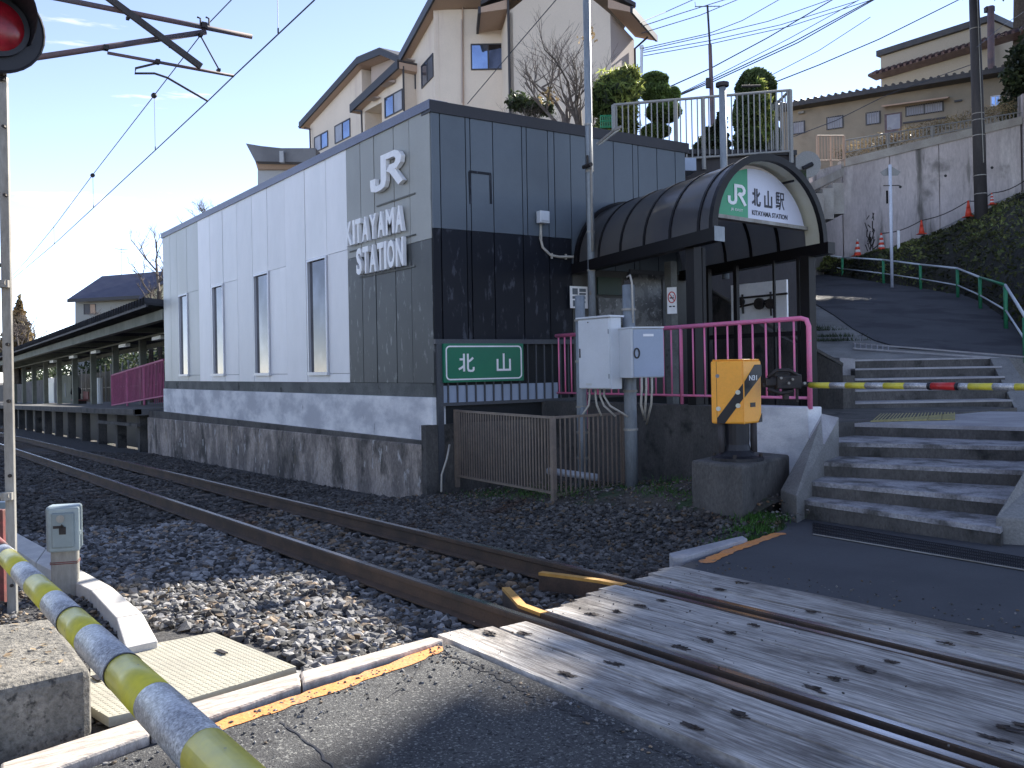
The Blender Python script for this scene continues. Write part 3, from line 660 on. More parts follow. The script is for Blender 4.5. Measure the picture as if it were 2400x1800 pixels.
m.add(vs, fs); m.build('red_lens', 'lens_red', sp, smooth=True)
m = MB(); vs = []; fs = []; nn = 24                      # visor: hood over the upper half, longest on top
for i in range(nn+1):
    a = math.radians(-25)+math.radians(230)*i/nn; dr = lx*math.cos(a)+UP*math.sin(a); ln = .06+.22*max(0, math.sin(a))**.7 if math.sin(a) > 0 else .06+.05*math.sin(a)
    vs += [lc+dr*.19+toC*.0, lc+dr*.20+toC*(.03+ln), lc+dr*.206+toC*(.03+ln), lc+dr*.197]
for i in range(nn): fs += [(i*4+k, i*4+(k+1) % 4, (i+1)*4+(k+1) % 4, (i+1)*4+k) for k in range(4)]
m.add(vs, fs); m.build('hood', 'black', sp)
m = MB(); m.tube([top-UP*.03, top+UP*.03, V(lc.x, lc.y, top.z+.03)+toC*-.08], .03, 8); m.build('lamp_arm', 'iron', sp)
# near barrier arm
A, B = P(8, 1282, Z=.80), P(512, 1796, Z=.80)
A = P(58, 1346, Z=.80); dr = (B-A).normalized(); r0, r1 = .035, .0445
arm = thing('near_barrier_arm', A, 'yellow and silver banded barrier arm slanting across the bottom left corner', 'barrier arm')
def at_arm(t): return A+dr*t
LN = (B-A).length
# band limits measured along the arm from A (t in metres)
def tt(px, py):                                          # closest point along the arm seen at a pixel
    r_ = ray(px, py); n = r_.cross(dr); w = A-Vector((0, 0, EYE)); return w.cross(r_).dot(n)/n.dot(n)*1.0
def rad(t): return r0+(r1-r0)*max(-.3, min(1.3, t/LN))
cuts = [(-.95, 'maroon')]+[(tt(x, y), mt) for x, y, mt in ((14, 1290, 'silver_band'), (28, 1300, 'yellow_band'), (57, 1336, 'silver_band'), (89, 1368, 'yellow_band'), (131, 1411, 'silver_band'), (172, 1454, 'yellow_band'), (213, 1502, 'silver_band'), (290, 1576, 'yellow_band'), (366, 1650, 'silver_band'), (488, 1762, 'yellow_band'))]
cuts[1] = (tt(14, 1290), 'silver_band')
for i, (t0, mt) in enumerate(cuts):
    t1 = cuts[i+1][0] if i+1 < len(cuts) else LN+.55
    if t1 <= t0: continue
    m = MB(); m.tube([at_arm(t0), at_arm(t1)], [rad(t0)+.0004*(i % 2), rad(t1)+.0004*(i % 2)], 28); m.build('band', mt, arm, smooth=True)
for i in (1, 6, 8):
    t0 = cuts[i][0]; m = MB(); m.tube([at_arm(t0-.004), at_arm(t0+.004)], rad(t0)+.0015, 28); m.build('joint_ring', 'black', arm)
rdp = P(8, 1440, G=-.1)
m = MB(); m.obox(P(-6, 1440, G=-.1), RT*.05, FW*.05, V(0, 0, .75)); tag(m.build('rusty_stake', 'maroon', bevel=.004), 'rusty red stake at the far left beside the concrete block', 'stake')
# weeds by the kerb
def tufts(cs, n, h, name, mat, label, cat, spread=.08, parent=None):
    vs = []; cl = []
    for k in range(n):
        c = random.choice(cs); p = Vector(c)+V(random.gauss(0, spread), random.gauss(0, spread), 0); a = random.uniform(0, 6.28); l = h*random.uniform(.4, 1.2); w = V(math.cos(a), math.sin(a), 0)*.004*(1+h*6)
        t = V(random.gauss(0, .5), random.gauss(0, .5), 1).normalized()*l
        vs += [p-w, p+w, p+w*.6+t*.6, p+t]; b = random.uniform(.5, 1.5); cl += [(b, b, b)]*4
    v = np.array([tuple(x) for x in vs]); f = np.arange(len(v)).reshape(-1, 4)
    return tag(fastmesh(name, v, f, mat, np.array(cl)), label, cat, kind='stuff')
tufts([P(x, y, G=-.15) for x, y in ((215, 1450), (235, 1470), (190, 1430), (120, 1440), (60, 1430))], 260, .10, 'dry_grass', 'leaf_brown', 'dry grass and dead stems between the kerb and the block', 'dry grass')
tufts([P(x, y, G=-.15) for x, y in ((380, 1395), (395, 1400))], 40, .08, 'weed', 'leaf_brown', 'dry weed sprouting in the gravel beside the kerb', 'weed', .03)
sb = [V(x, y, gz(x, y)) for x, y in ((-5.35, 6.75), (-5.5, 6.6), (-5.6, 6.9), (-5.25, 6.5), (-5.7, 7.1))]
tufts(sb, 2600, .07, 'moss_tuft', 'moss', 'bright green moss and grass tuft behind the grey kerb beam', 'grass', .13)
sb = [V(x, y, gz(x, y)) for x, y in ((-8.4, 7.9), (-8.0, 8.3), (-7.6, 8.4), (-8.9, 7.4), (-7.0, 7.7), (-9.5, 7.2), (-10.3, 7.2), (-7.2, 8.2), (-8.3, 8.5), (-9.9, 7.6), (-6.9, 7.2))]
tufts(sb, 5200, .05, 'grass', 'moss', 'thin green grass on the soil around the poles and cage fence', 'grass', .26)
# ================================================================== STATION
YS = 6.95
stn = thing('station_building', (-19, 9, -.1), 'grey and white panelled station building with big white lettering beside the track', 'station')
def fx_(px, py=700): return P(px, py, Y=YS).x
TOPZ, PB, SPL = 5.50, 1.235, 3.445
XR, XL = -11.66, -27.0
seams = [380, 400, 416, 439, 466, 494, 524, 557, 593, 629, 671, 718, 768, 817, 850, 882, 928, 965, 1006]
sx = [fx_(a) for a in seams]; sx[0] = XL; sx[-1] = XR
wins = [(420, 441, 3.62), (499, 525, 3.62), (597, 632, 3.62), (723, 769, 3.62)]
wx = [(fx_(a), fx_(b), z) for a, b, z in wins]; WB = 1.40
m = MB(); m.prism([V(XL+.05, YS+.06, .3), V(XR-.06, YS+.06, .3), V(XR+.16, 12.2, .3), V(XL+.05, 12.2, .3)], (0, 0, 5.15)); m.build('wall', 'seam', stn)
def panel(x0, x1, z0, z1, mat, y=YS, th=.05):
    m = MB(); m.box((x0+.010, y, z0+.004), (x1-.010, y+th, z1-.004)); return m.build('wall_panel', mat, stn)
for i in range(len(sx)-1):
    a, b = sx[i], sx[i+1]
    top = 'panel_cream' if i < 4 else 'panel_white' if i < 13 else 'panel_sage'
    jy = YS+random.uniform(-.004, .004)
    if i >= 13:
        xs_, zz = (a, b), None
        panel(a, b, SPL, TOPZ, 'panel_sage', jy); panel(a, b, PB, SPL, 'panel_char', jy)
    else:
        cut = [w for w in wx if w[0] < b and w[1] > a]
        if not cut: panel(a, b, PB, TOPZ, top, jy)
        else:
            w = cut[0]; l, r_ = max(a, w[0]), min(b, w[1])
            panel(a, b, w[2], TOPZ, top, jy); panel(a, b, PB, WB, top, jy)
            if l-a > .03: panel(a, l, WB, w[2], top, jy)
            if b-r_ > .03: panel(r_, b, WB, w[2], top, jy)
for a, b, z in wx:
    f = MB(); t = .045
    f.box((a, YS-.035, WB), (a+t, YS+.08, z)); f.box((b-t, YS-.035, WB), (b, YS+.08, z)); f.box((a+t, YS-.035, z-t), (b-t, YS+.08, z)); f.box((a-.03, YS-.06, WB-.03), (b+.03, YS+.08, WB+.03))
    fo = f.build('window', 'win_frame', stn); g = MB(); g.box((a+t, YS+.02, WB+.03), (b-t, YS+.045, z-t)); go = g.build('pane', 'glass', stn); go.parent = fo
m = MB(); m.box((XL-.05, YS-.03, TOPZ), (XR+.04, YS+.30, TOPZ+.055)); m.box((XL-.05, YS-.03, TOPZ-.09), (XR+.04, YS-.006, TOPZ+.001)); m.build('roof_cap', 'roof_cap', stn)
m = MB(); m.box((XL, YS-.02, 1.02), (XR-.02, YS+.06, PB-.003)); m.build('sill_band', 'sill_band', stn)
m = MB(); m.box((XL, YS-.05, .34), (XR-.01, YS+.2, 1.017)); m.build('base', 'white_base', stn, bevel=.01)
# right-hand face
RF = Plane((XR, YS), (XR+.24, YS+5.31))
rs = [1006.7, 1027, 1087, 1098, 1151, 1219, 1230, 1280, 1295, 1333, 1369, 1434, 1479, 1492, 1536, 1579, 1603]
def rz(px, py): return RF.at(px, py).z
us = []
for p_ in rs:
    py = 231.5+.1686*(p_-1006.7)+20; us.append((RF.at(p_, py)-RF.a).dot(RF.t))
us[0] = 0; SPR = 3.60; BZ = 1.90; TR = 5.36
u_end = us[-1]; u_dark = (RF.at(1338, 556)-RF.a).dot(RF.t)
def rpanel(u0, u1, z0, z1, mat, off=0., th=.05, name='wall_panel'):
    m = MB(); a = RF.uv(u0+.009, z0+.003, off); m.obox(a, RF.t*(u1-u0-.018), -RF.n*th, UP*(z1-z0-.006)); return m.build(name, mat, stn)
for i in range(len(us)-1):
    a, b = us[i], us[i+1]
    jj = random.uniform(0, .005)
    if a >= u_dark-.1: rpanel(a, b, 3.1, TR, 'panel_slate', .03+jj); continue
    rpanel(a, b, SPR, TR, 'panel_slate', .03+jj)
    if i % 2 == 1 or b-a > .5: rpanel(a, min(b+ (us[i+2]-b if b-a < .2 and i+2 < len(us) else 0), u_dark), BZ, SPR, 'panel_navy', .025+jj)
    else: rpanel(a, b, BZ, SPR, 'panel_navy', .02+jj)
m = MB(); m.obox(RF.uv(-.02, TR, .055), RF.t*(u_end+.1), -RF.n*.3, UP*.18); m.build('roof_edge', 'roof_cap_dark', stn)
rpanel(u_dark, u_end, .9, 3.1, 'panel_olive', .012)
# scar left by a removed fixture
m = MB(); a, b = RF.at(1100, 402, .045), RF.at(1151, 410, .045)
for q0, q1 in (((1100, 402), (1103, 478)), ((1100, 402), (1151, 408)), ((1149, 408), (1151, 478))):
    A_, B_ = RF.at(*q0, .037), RF.at(*q1, .037); m.ribbon([(0, 0), ((B_-A_).dot(RF.t), B_.z-A_.z)], .04, A_, RF.t, UP, RF.n, .004)
m.build('sealant_scar', 'panel_navy', stn)
# open undercroft with grille, pale band and frame
ug = (RF.at(1343, 797)-RF.a).dot(RF.t)
m = MB(); m.obox(RF.uv(.0, 1.83, .05), RF.t*ug, -RF.n*.14, UP*.075); m.build('lintel', 'grey_rail', stn)
m = MB(); m.obox(RF.uv(.03, -.3, .045), RF.t*.1, -RF.n*.09, UP*2.13); m.build('corner_post', 'grey_rail', stn)
for i in range(17):
    u_ = .22+i*.165
    if u_ > ug-.05: break
    m = MB(); m.obox(RF.uv(u_, .93, .02), RF.t*.022, -RF.n*.022, UP*.90); m.build('grille_bar', 'grey_rail', stn)
m = MB(); m.obox(RF.uv(.13, .88, .04), RF.t*(ug-.1), -RF.n*.05, UP*.05); m.build('grille_rail', 'grey_rail', stn)
m = MB(); m.obox(RF.uv(.13, .93, -.01), RF.t*2.2, -RF.n*.01, UP*.26); m.build('pale_band', 'cabinet_grey', stn)
# lettering
ex, ey, en = V(1, 0, 0), UP, V(0, -1, 0)
x0 = fx_(884); zb_ = P(884, 455, Y=YS).z; x1 = fx_(958); zt_ = P(945, 349, Y=YS).z
m = MB(); w_ = x1-x0; h_ = zt_-zb_
k_ = MB(); JR(k_, (0, 0, 0), V(1, 0, 0), V(0, 1, 0), V(0, 0, 1), 1, 1, .17)
m.v = [(x0+a*w_, YS-.02-c*.075, zb_+b*h_) for a, b, c in k_.v]; m.f = [f[::-1] for f in k_.f]; lg = m.build('station_emblem', 'letter', stn)
def sx_text(s, xa, xb, z0, h):
    n = len(s.replace(' ', '')); wd = {'I': .34, 'M': 1.12, 'T': .85, 'K': .95, 'S': .85}
    tot = sum(wd.get(c, 1) for c in s); x = xa; sc_ = (xb-xa)/tot
    for c in s:
        w = wd.get(c, 1)*sc_; text(c, V(x+w*.08, YS-.03, z0), ex, ey, en, w*.84, h, .06, 'letter_'+c.lower(), 'letter', stn, bold=.035 if c != 'I' else .03); x += w
xa, xb = fx_(823), fx_(960)
sx_text('KITAYAMA', xa, xb, P(823, 578, Y=YS).z, .42)
xa2 = fx_(846)
sx_text('STATION', xa2, xb, P(960, 622, Y=YS).z-.0, .46)
for z, xs0, xs1 in ((P(960, 552, Y=YS).z, xa, xb+.25), (P(960, 456, Y=YS).z, fx_(888), xb+.25), (P(960, 625, Y=YS).z, xa2, xb+.2)):
    m = MB(); m.box((xs0, YS-.018, z-.025), (xs1, YS-.004, z)); m.build('sign_strut', 'sill_band', stn)
# green station name board
gb = thing('name_board', RF.uv(.3, .9, .1), 'green board with white frame reading two white characters under the dark wall', 'sign')
gp0 = RF.uv((RF.at(1040, 850, .09)-RF.a).dot(RF.t), 0, .09)
uL, uR = [(RF.at(p_, 850, .09)-RF.a).dot(RF.t) for p_ in (1040, 1227)]; z0, z1 = RF.at(1040, 897, .09).z, RF.at(1040, 805, .09).z
m = MB(); m.obox(RF.uv(uL, z0, .09), RF.t*(uR-uL), -RF.n*.05, UP*(z1-z0)); m.build('board', 'sign_green', gb)
ww, hh = uR-uL, z1-z0; r_ = .06; i_ = .045
pts = []
for cx_, cy_, a0_ in ((ww-i_-r_, hh-i_-r_, 0), (i_+r_, hh-i_-r_, 90), (i_+r_, i_+r_, 180), (ww-i_-r_, i_+r_, 270)):
    for k in range(5): a = math.radians(a0_+k*22.5); pts.append((cx_+r_*math.cos(a), cy_+r_*math.sin(a)))
pts.append(pts[0]); m = MB(); m.ribbon(pts, .022, RF.uv(uL, z0, .0905), RF.t, UP, RF.n, .004); m.build('frame_line', 'letter', gb)
glyph(KITA, RF.uv(uL+ww*.17, z0+hh*.26, .0905), RF.t, UP, RF.n, ww*.2, hh*.5, .006, .11, 'character', 'letter', gb)
glyph(YAMA, RF.uv(uL+ww*.64, z0+hh*.26, .0905), RF.t, UP, RF.n, ww*.2, hh*.5, .006, .11, 'character', 'letter', gb)
# little junction box and conduit on the wall
eb = thing('wall_junction_box', RF.uv(3.5, 3.5, .1), 'small pale junction box with a bent conduit on the slate wall', 'junction box')
qa = RF.at(1257, 524, .06); m = MB(); m.obox(qa, RF.t*.19, RF.n*.12, UP*.20); m.build('box', 'cabinet', eb, bevel=.012)
m = MB(); m.obox(qa+RF.n*.12+RF.t*.02+UP*.03, RF.t*.15, RF.n*.015, UP*.14); m.build('cover', 'cabinet', eb, bevel=.008)
pp = [(1268, 522), (1267, 560), (1272, 580), (1290, 598), (1310, 602), (1360, 602), (1374, 606), (1382, 630), (1384, 740)]
m = MB(); m.tube([RF.at(x, y, .05+.012*i) for i, (x, y) in enumerate(pp)], .022, 8); m.build('conduit', 'cream_conduit', eb, smooth=True)
for x, y in ((1267, 556), (1292, 600), (1325, 602), (1362, 603)):
    m = MB(); p = RF.at(x, y, .07); m.obox(p-UP*.045-RF.t*.012, RF.t*.024, RF.n*.03, UP*.09); m.build('clip', 'cream_conduit', eb)
# retaining wall under the station
rw = thing('retaining_wall', (-20, 7.2, -.9), 'stained old concrete retaining wall under the station beside the ballast', 'retaining wall')
YR = 6.75
m = MB(); vs = []
m.prism([V(-28.3, YR, -1.2), V(XR-.12, YR, -.7), V(XR-.12, YR, .30), V(-28.3, YR, .14)], (0, .6, 0)); m.build('wall_face', 'retaining', rw, bevel=.02)
m = MB(); m.prism([V(-28.3, YR+.05, .135), V(XR-.13, YR+.05, .29), V(XR-.13, YR+.05, .352), V(-28.3, YR+.05, .352)], (0, .5, 0)); m.build('ledge', 'dark_concrete', rw)
m = MB(); m.box((XR-.118, YR+.02, -.8), (XR+.02, YR+2.4, .6)); m.build('end_face', 'dark_concrete', rw)
m = MB(); p0 = RF.uv(.1, .2, .25); m.tube([V(-11.5, 7.1, .3), V(-11.42, 7.0, 0.1), V(-11.5, 6.95, -.15), V(-11.35, 6.85, -.38)], .016, 6); tag(m.build('grey_cable', 'cream_conduit', smooth=True), 'loose pale cable hanging at the corner of the retaining wall by the cage fence', 'cable')
# ------------------------------------------------------------------ entrance platform, walls
ent = thing('entrance_platform', (-9, 11, -.3), 'concrete entrance platform wall under the pink railing, dark with a white-washed end', 'platform')
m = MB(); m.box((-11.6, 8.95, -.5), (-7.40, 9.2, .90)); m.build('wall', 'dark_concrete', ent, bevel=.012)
m = MB(); m.box((-7.395, 8.93, -.5), (-6.44, 9.2, .92)); m.build('white_end', 'white_base', ent, bevel=.012)
m = MB(); m.box((-11.6, 9.2, .3), (-6.50, 14.2, .70)); m.build('floor', 'dark_concrete', ent)
# poster and notices on the station side wall
def rfbox(px0, py0, px1, py1, off, th, mat, name, label, cat, parent=None):
    a, b = RF.at(px0, py1, off), RF.at(px1, py0, off); m = MB(); m.obox(a, RF.t*((b-a).dot(RF.t)), -RF.n*th, UP*(b.z-a.z))
    o = m.build(name, mat, parent); return tag(o, label, cat) if not parent else o
M('poster_dark', (.03, .032, .036), (.10, .105, .11), 6, rough=.3, spot=[((.25, .25, .26), 14, .60, .66)], lo=.45, hi=.55)
M('notice_green', (.01, .035, .025), None, rough=.4)
rfbox(1402, 652, 1456, 690, .05, .03, 'notice_green', 'notice_board', 'dark green notice board on the station side wall behind the cabinets', 'notice board')
ps = thing('poster_case', RF.uv(6, 1, .1), 'glazed poster case with a dark picture poster beside the no smoking post', 'poster')
rfbox(1480, 640, 1555, 768, .05, .04, 'poster_dark', 'poster', None, None, ps)
for q in ((1477, 636, 1558, 641), (1477, 768, 1558, 773), (1477, 641, 1480, 768), (1555, 641, 1558, 768)): rfbox(*q, .07, .06, 'grey_rail', 'frame', None, None, ps)
rfbox(1404, 700, 1470, 760, .05, .03, 'poster_dark', 'timetable', 'dark timetable panel behind the tall lamp pole', 'timetable')
ns = thing('safety_notice', RF.uv(4.6, 1.8, .1), 'small white safety notice at the end of the navy wall behind the left post', 'notice')
rfbox(1337, 672, 1377, 722, .10, .01, 'letter', 'sheet', None, None, ns)
for q in ((1342, 676, 1354, 690), (1358, 677, 1373, 684), (1358, 687, 1373, 691), (1342, 695, 1372, 700), (1343, 704, 1350, 718), (1355, 706, 1372, 710)): rfbox(*q, .104, .002, 'panel_slate', 'print', None, None, ns)
# ------------------------------------------------------------------ barrel canopy
cnp = thing('entrance_canopy', (-9.5, 10.2, .9), 'dark barrel vaulted entrance canopy with smoked sheets, ribs and lit arch sign', 'canopy')
F0, F1 = V(-7.78, 8.85, 3.20), V(-7.90, 11.42, 3.20); AX = V(-.98, .20, -.010).normalized(); LC = 3.72
wv = F1-F0; cen = (F0+F1)/2; hw = wv.length/2; wn = wv.normalized(); RISE = 1.10
def arch(t, s, r=1.0, hz=0): a = math.pi*t; return cen+AX*s-wn*(math.cos(a)*hw*r)+UP*(math.sin(a)*RISE*r+hz)
NS = 24
bays = [0, .30, .96, 1.62, 2.28, 2.94, 3.64]
for i in range(len(bays)-1):
    m = MB(); s0, s1 = bays[i], bays[i+1]; vs = []
    for k in range(NS+1): vs += [arch(k/NS, s0), arch(k/NS, s1), arch(k/NS, s0, .985), arch(k/NS, s1, .985)]
    fs = []
    for k in range(NS):
        a, b = k*4, (k+1)*4; fs += [(a, a+1, b+1, b), (a+2, b+2, b+3, a+3)]
    m.add(vs, fs); m.build('roof_sheet', 'canopy_sheet', cnp, smooth=True)
for i, s0 in enumerate(bays):
    w = (.05 if i < 6 else .10) if i else .08; rr = (1.012 if i < 6 else 1.05) if i else 1.03
    m = MB(); vs = []
    for k in range(NS+1): vs += [arch(k/NS, s0-w/2, rr), arch(k/NS, s0+w/2, rr), arch(k/NS, s0+w/2, .965 if i else .945), arch(k/NS, s0-w/2, .965 if i else .945)]
    fs = [(k*4+j, k*4+(j+1) % 4, (k+1)*4+(j+1) % 4, (k+1)*4+j) for k in range(NS) for j in range(4)]+[(3, 2, 1, 0), (NS*4, NS*4+1, NS*4+2, NS*4+3)]
    m.add(vs, fs); m.build('rib' if i else 'front_arch', 'dark_metal', cnp)
for p0 in (F0, F1):
    m = MB(); m.obox(p0-AX*.14-wn*.09-UP*.17, AX*(LC+.15), wn*.18, UP*.17); m.build('eaves_beam', 'dark_metal', cnp)
m = MB(); m.obox(F0-AX*.15-wn*.10-UP*.18, AX*.01, wn*.2, UP*.19); m.build('beam_cap', 'galv', cnp)
# lining strip inside the front arch, cream colour standing for sun through the sheet
m = MB(); vs = []
for k in range(NS+1): vs += [arch(k/NS, .05, .955), arch(k/NS, .34, .955)]
m.add(vs, [(k*2, k*2+1, k*2+3, k*2+2) for k in range(2, NS)]); m.build('arch_lining', 'canopy_inner', cnp, smooth=True)
for t in (.67,):
    m = MB(); m.tube([arch(t, .05, .90), arch(t, .3, .915)], .018, 6); m.build('purlin', 'dark_metal', cnp)
# arched name sign: circular segment
sgn = MB(); SS = .27; zb2 = RISE*.25; rS = .90
def seg(sgx):                                            # half of the segment, left green / right white
    pts = []
    a0 = math.asin(min(1, zb2/(RISE*rS)))
    tm = math.acos(.42)                                  # dividing line at x = -.42*hw
    return a0, tm
a0, tm = seg(0)
def sp3(x, z, s=SS): return cen+AX*s+wn*(x*hw)+UP*z
def segm(x0, x1, z0, n=18):
    pts = [sp3(x0, z0)]
    xs_ = [x0+(x1-x0)*i/n for i in range(n+1)]
    top = [sp3(x, max(z0, RISE*rS*math.sqrt(max(0, 1-(x/rS)**2)))) for x in xs_]
    return [sp3(x0, z0), sp3(x1, z0)]+top[::-1]
xm = rS*math.sqrt(1-(zb2/(RISE*rS))**2)
xdiv = -.19
m = MB(); m.prism(segm(-xm, xdiv, zb2), AX*.05); sg1 = m.build('sign_panel', 'arch_green', cnp)
m = MB(); m.prism(segm(xdiv+.001, xm, zb2), AX*.05); m.build('sign_panel', 'sign_white', cnp)
m = MB(); m.obox(sp3(-xm-.04, zb2-.05)-AX*.03, wn*(2*xm+.08)*hw, AX*.12, UP*.05); m.build('sign_shelf', 'galv_light', cnp)
nS = -AX
def onsign(x, z): return sp3(x, z)+nS*.001
k_ = MB(); JR(k_, (0, 0, 0), V(1, 0, 0), V(0, 1, 0), V(0, 0, 1), 1, 1, .15)
m = MB(); ox = onsign(-.54, zb2+.16); m.v = [tuple(ox+wn*(a*.40)+UP*(b*.29)+nS*(c*.008)) for a, b, c in k_.v]; m.f = k_.f; m.build('emblem', 'letter', cnp)
text('JR EAST', onsign(-.49, zb2+.07), wn, UP, nS, .27, .045, .004, 'emblem_caption', 'letter', cnp)
gx = -.22
for gdef, xo in ((KITA, -.12), (YAMA, .10), (EKI, .32)): glyph(gdef, onsign(xo, zb2+.19), wn, UP, nS, .20, .26, .006, .13 if gdef is not EKI else .085, 'character', 'letter_dark', cnp)
text('KITAYAMA STATION', onsign(-.12, zb2+.06), wn, UP, nS, .84, .07, .004, 'sign_caption', 'letter_dark', cnp, bold=.02)
def post(px, py0, Yc, w, mat, z0, z1, name='post', par=cnp, dpt=None):
    q = P(px, 700, Y=Yc); m = MB(); m.box((q.x-w/2, Yc-w/2, z0), (q.x+w/2, Yc+w/2, z1)); return m.build(name, mat, par)
post(1627, 0, 9.05, .15, 'dark_metal', .7, 3.05); post(1648, 0, 9.3, .06, 'dark_metal', .7, 3.05)
post(1894, 0, 11.4, .16, 'dark_metal', .7, 3.05); post(1873, 0, 11.4, .05, 'dark_metal', .7, 3.05); post(1726, 0, 11.42, .07, 'dark_metal', .7, 3.05)
post(1573, 0, 10.4, .14, 'sill_band', .7, 3.1)
post(1660, 0, 11.42, .09, 'dark_metal', .7, 3.05); post(1815, 0, 11.42, .035, 'dark_metal', .7, 3.05)
m = MB(); q0, q1 = P(1655, 700, Y=11.42), P(1894, 700, Y=11.42); m.box((q0.x, 11.40, 1.86), (q1.x, 11.44, 1.93)); m.build('mid_rail', 'dark_metal', cnp)
# no smoking plate
nsn = P(1571, 706, Y=10.31); pl_ = thing('no_smoking_plate', V(nsn.x, 10.3, 1.8), 'white no smoking plate with a red ring on the grey canopy post', 'sign')
w_ = .155; h_ = .42; o_ = V(nsn.x-.06, 10.315, nsn.z-.2); e1 = (V(1, .55, 0)).normalized(); nn_ = V(e1.y, -e1.x, 0)
o_ = o_+nn_*.04
m = MB(); m.obox(o_, e1*w_, -nn_*.006, UP*h_); m.build('plate', 'letter', pl_)
cc = o_+e1*w_/2+UP*h_*.62+nn_*.001; m = MB(); m.ribbon([(math.cos(a*math.pi/12)*.058, math.sin(a*math.pi/12)*.085) for a in range(25)], .016, cc, e1, UP, nn_, .003); m.ribbon([(-.04, .06), (.04, -.06)], .014, cc, e1, UP, nn_, .002); m.build('ring', 'red_band', pl_)
m = MB(); m.ribbon([(-.035, -.01), (.035, -.01)], .02, cc, e1, UP, nn_, .0035); m.ribbon([(.02, .01), (.03, .03)], .01, cc, e1, UP, nn_, .0035); m.ribbon([(-.045, -.145), (-.005, -.145)], .02, cc, e1, UP, nn_, .003); m.ribbon([(.012, -.145), (.05, -.145)], .02, cc, e1, UP, nn_, .003); m.build('print', 'letter_dark', pl_)
# back: pale board and dark shapes painting a reflection in the side glazing
wb = thing('reflection_board', P(1780, 700, Y=12.6), 'white board with dark shapes standing in for a reflection in the canopy glazing', 'board')
a, b = P(1716, 752, Y=12.6), P(1845, 662, Y=12.6); m = MB(); m.box((a.x, 12.58, P(1780, 752, Y=12.6).z), (b.x, 12.62, P(1780, 662, Y=12.6).z)); m.build('board', 'letter', wb)
for px, py, r in ((1740, 708, .06), (1782, 712, .10), (1808, 712, .09)):
    q = P(px, py, Y=12.55); m = MB(); m.tube([q, q-V(0, .06, 0)], r, 14); m.build('bracket', 'iron', wb)  # dark discs of the painted reflection
for q in (((1722, 700), (1845, 688)), ((1722, 722), (1800, 704)), ((1740, 690), (1742, 735)), ((1806, 684), (1808, 740))):
    m = MB(); m.tube([P(*q[0], Y=12.54), P(*q[1], Y=12.54)], .02, 5); m.build('rod', 'iron', wb)  # dark bars of the painted reflection
# ------------------------------------------------------------------ pink railing
pf = thing('pink_railing', (-8, 8.97, .9), 'pink painted tube railing on the entrance platform behind the orange gate machine', 'railing')
zt_l, zt_r = P(1550, 768, Y=8.97).z, P(1893, 742, Y=8.97).z; xr = P(1896, 800, Y=8.97).x; xl = -11.2
def ztop(x): return 1.94
m = MB(); m.tube([V(xl, 8.97, 1.95), V(xr-.1, 8.97, 1.975), V(xr-.03, 8.97, 1.955), V(xr, 8.97, 1.88), V(xr, 8.97, .90)], .030, 12); m.build('handrail', 'pink', pf, smooth=True)
m = MB(); m.tube([V(xl, 8.97, 1.03), V(xr, 8.97, 1.03)], .017, 8); m.build('bottom_rail', 'pink', pf, smooth=True)
bars = [1574, 1597, 1625, 1652, 1678, 1706, 1735, 1765, 1796, 1828, 1862]
for i, px in enumerate(bars):
    x = P(px, 850, Y=8.97).x; big = px in (1597, 1735)
    m = MB(); m.tube([V(x, 8.97, .91 if big else 1.03), V(x, 8.97, 1.95)], .024 if big else .0125, 8); m.build('post' if big else 'baluster', 'pink', pf, smooth=True)
x = P(1574, 850, Y=8.97).x
while x > xl+.1:
    x -= .155; m = MB(); m.tube([V(x, 8.97, 1.03), V(x, 8.97, 1.95)], .0125, 6); m.build('baluster', 'pink', pf, smooth=True)
m = MB(); q = P(1371, 930, Y=8.8); m.tube([V(q.x, 8.8, .5), V(q.x, 8.8, 1.5)], .035, 8); tag(m.build('red_pipe', 'pink'), 'short pinkish red pipe below the white cabinet', 'pipe')
# ------------------------------------------------------------------ poles and cabinets
def pipe(px, Yc, z0, z1, r, name, mat, label, cat, collars=()):
    q = P(px, 860, Y=Yc); t = thing(name, V(q.x, Yc, z0), label, cat)
    m = MB(); m.tube([V(q.x, Yc, z0), V(q.x, Yc, (z0+z1)/2), V(q.x, Yc, z1)], [r, r*.97, r*.93], 16); m.build('shaft', mat, t, smooth=True)
    for z in collars: m = MB(); m.tube([V(q.x, Yc, z-.015), V(q.x, Yc, z+.015)], r*1.12, 16); m.build('band', 'galv_light', t)
    return t, q.x
lp, lpx = pipe(1362, 7.87, -.35, 2.42, .072, 'steel_post', 'galv', 'shorter grey steel post standing in the cage behind the white cabinet', 'post', (2.08, 1.52, .55, .9, .2))
rp_, rpx = pipe(1476, 8.0, -.3, 2.5, .085, 'steel_post', 'galv', 'thick grey steel post beside the cage carrying the blue-grey cabinet', 'post', (2.18, 1.86, 1.12, .62))
m = MB(); q = V(rpx, 8.0, 2.5); m.tube([q, q+UP*.06], .055, 12); m.build('cap', 'iron', rp_)
m = MB(); m.tube([q+V(0, -.02, .1), q+V(.07, -.03, .12), q+V(.11, -.04, .02), q+V(.12, -.04, -.5)], .013, 6); m.build('riser', 'cream_conduit', rp_, smooth=True)
for px_, s_z in ((1362, 0), ):
    m = MB(); m.tube([V(lpx+.03, 7.80, -.2), V(lpx+.10, 7.80, .9)], .03, 8); m.build('side_pipe', 'galv', lp, smooth=True)
tp, tpx = pipe(1390, 9.45, .9, 7.9, .062, 'lamp_pole', 'galv', 'tall blue-grey steel lamp pole rising above the station roof', 'lamp pole', (3.0, 3.62, 4.6, 5.35))
x_ = P(1400, 300, Y=9.4).x
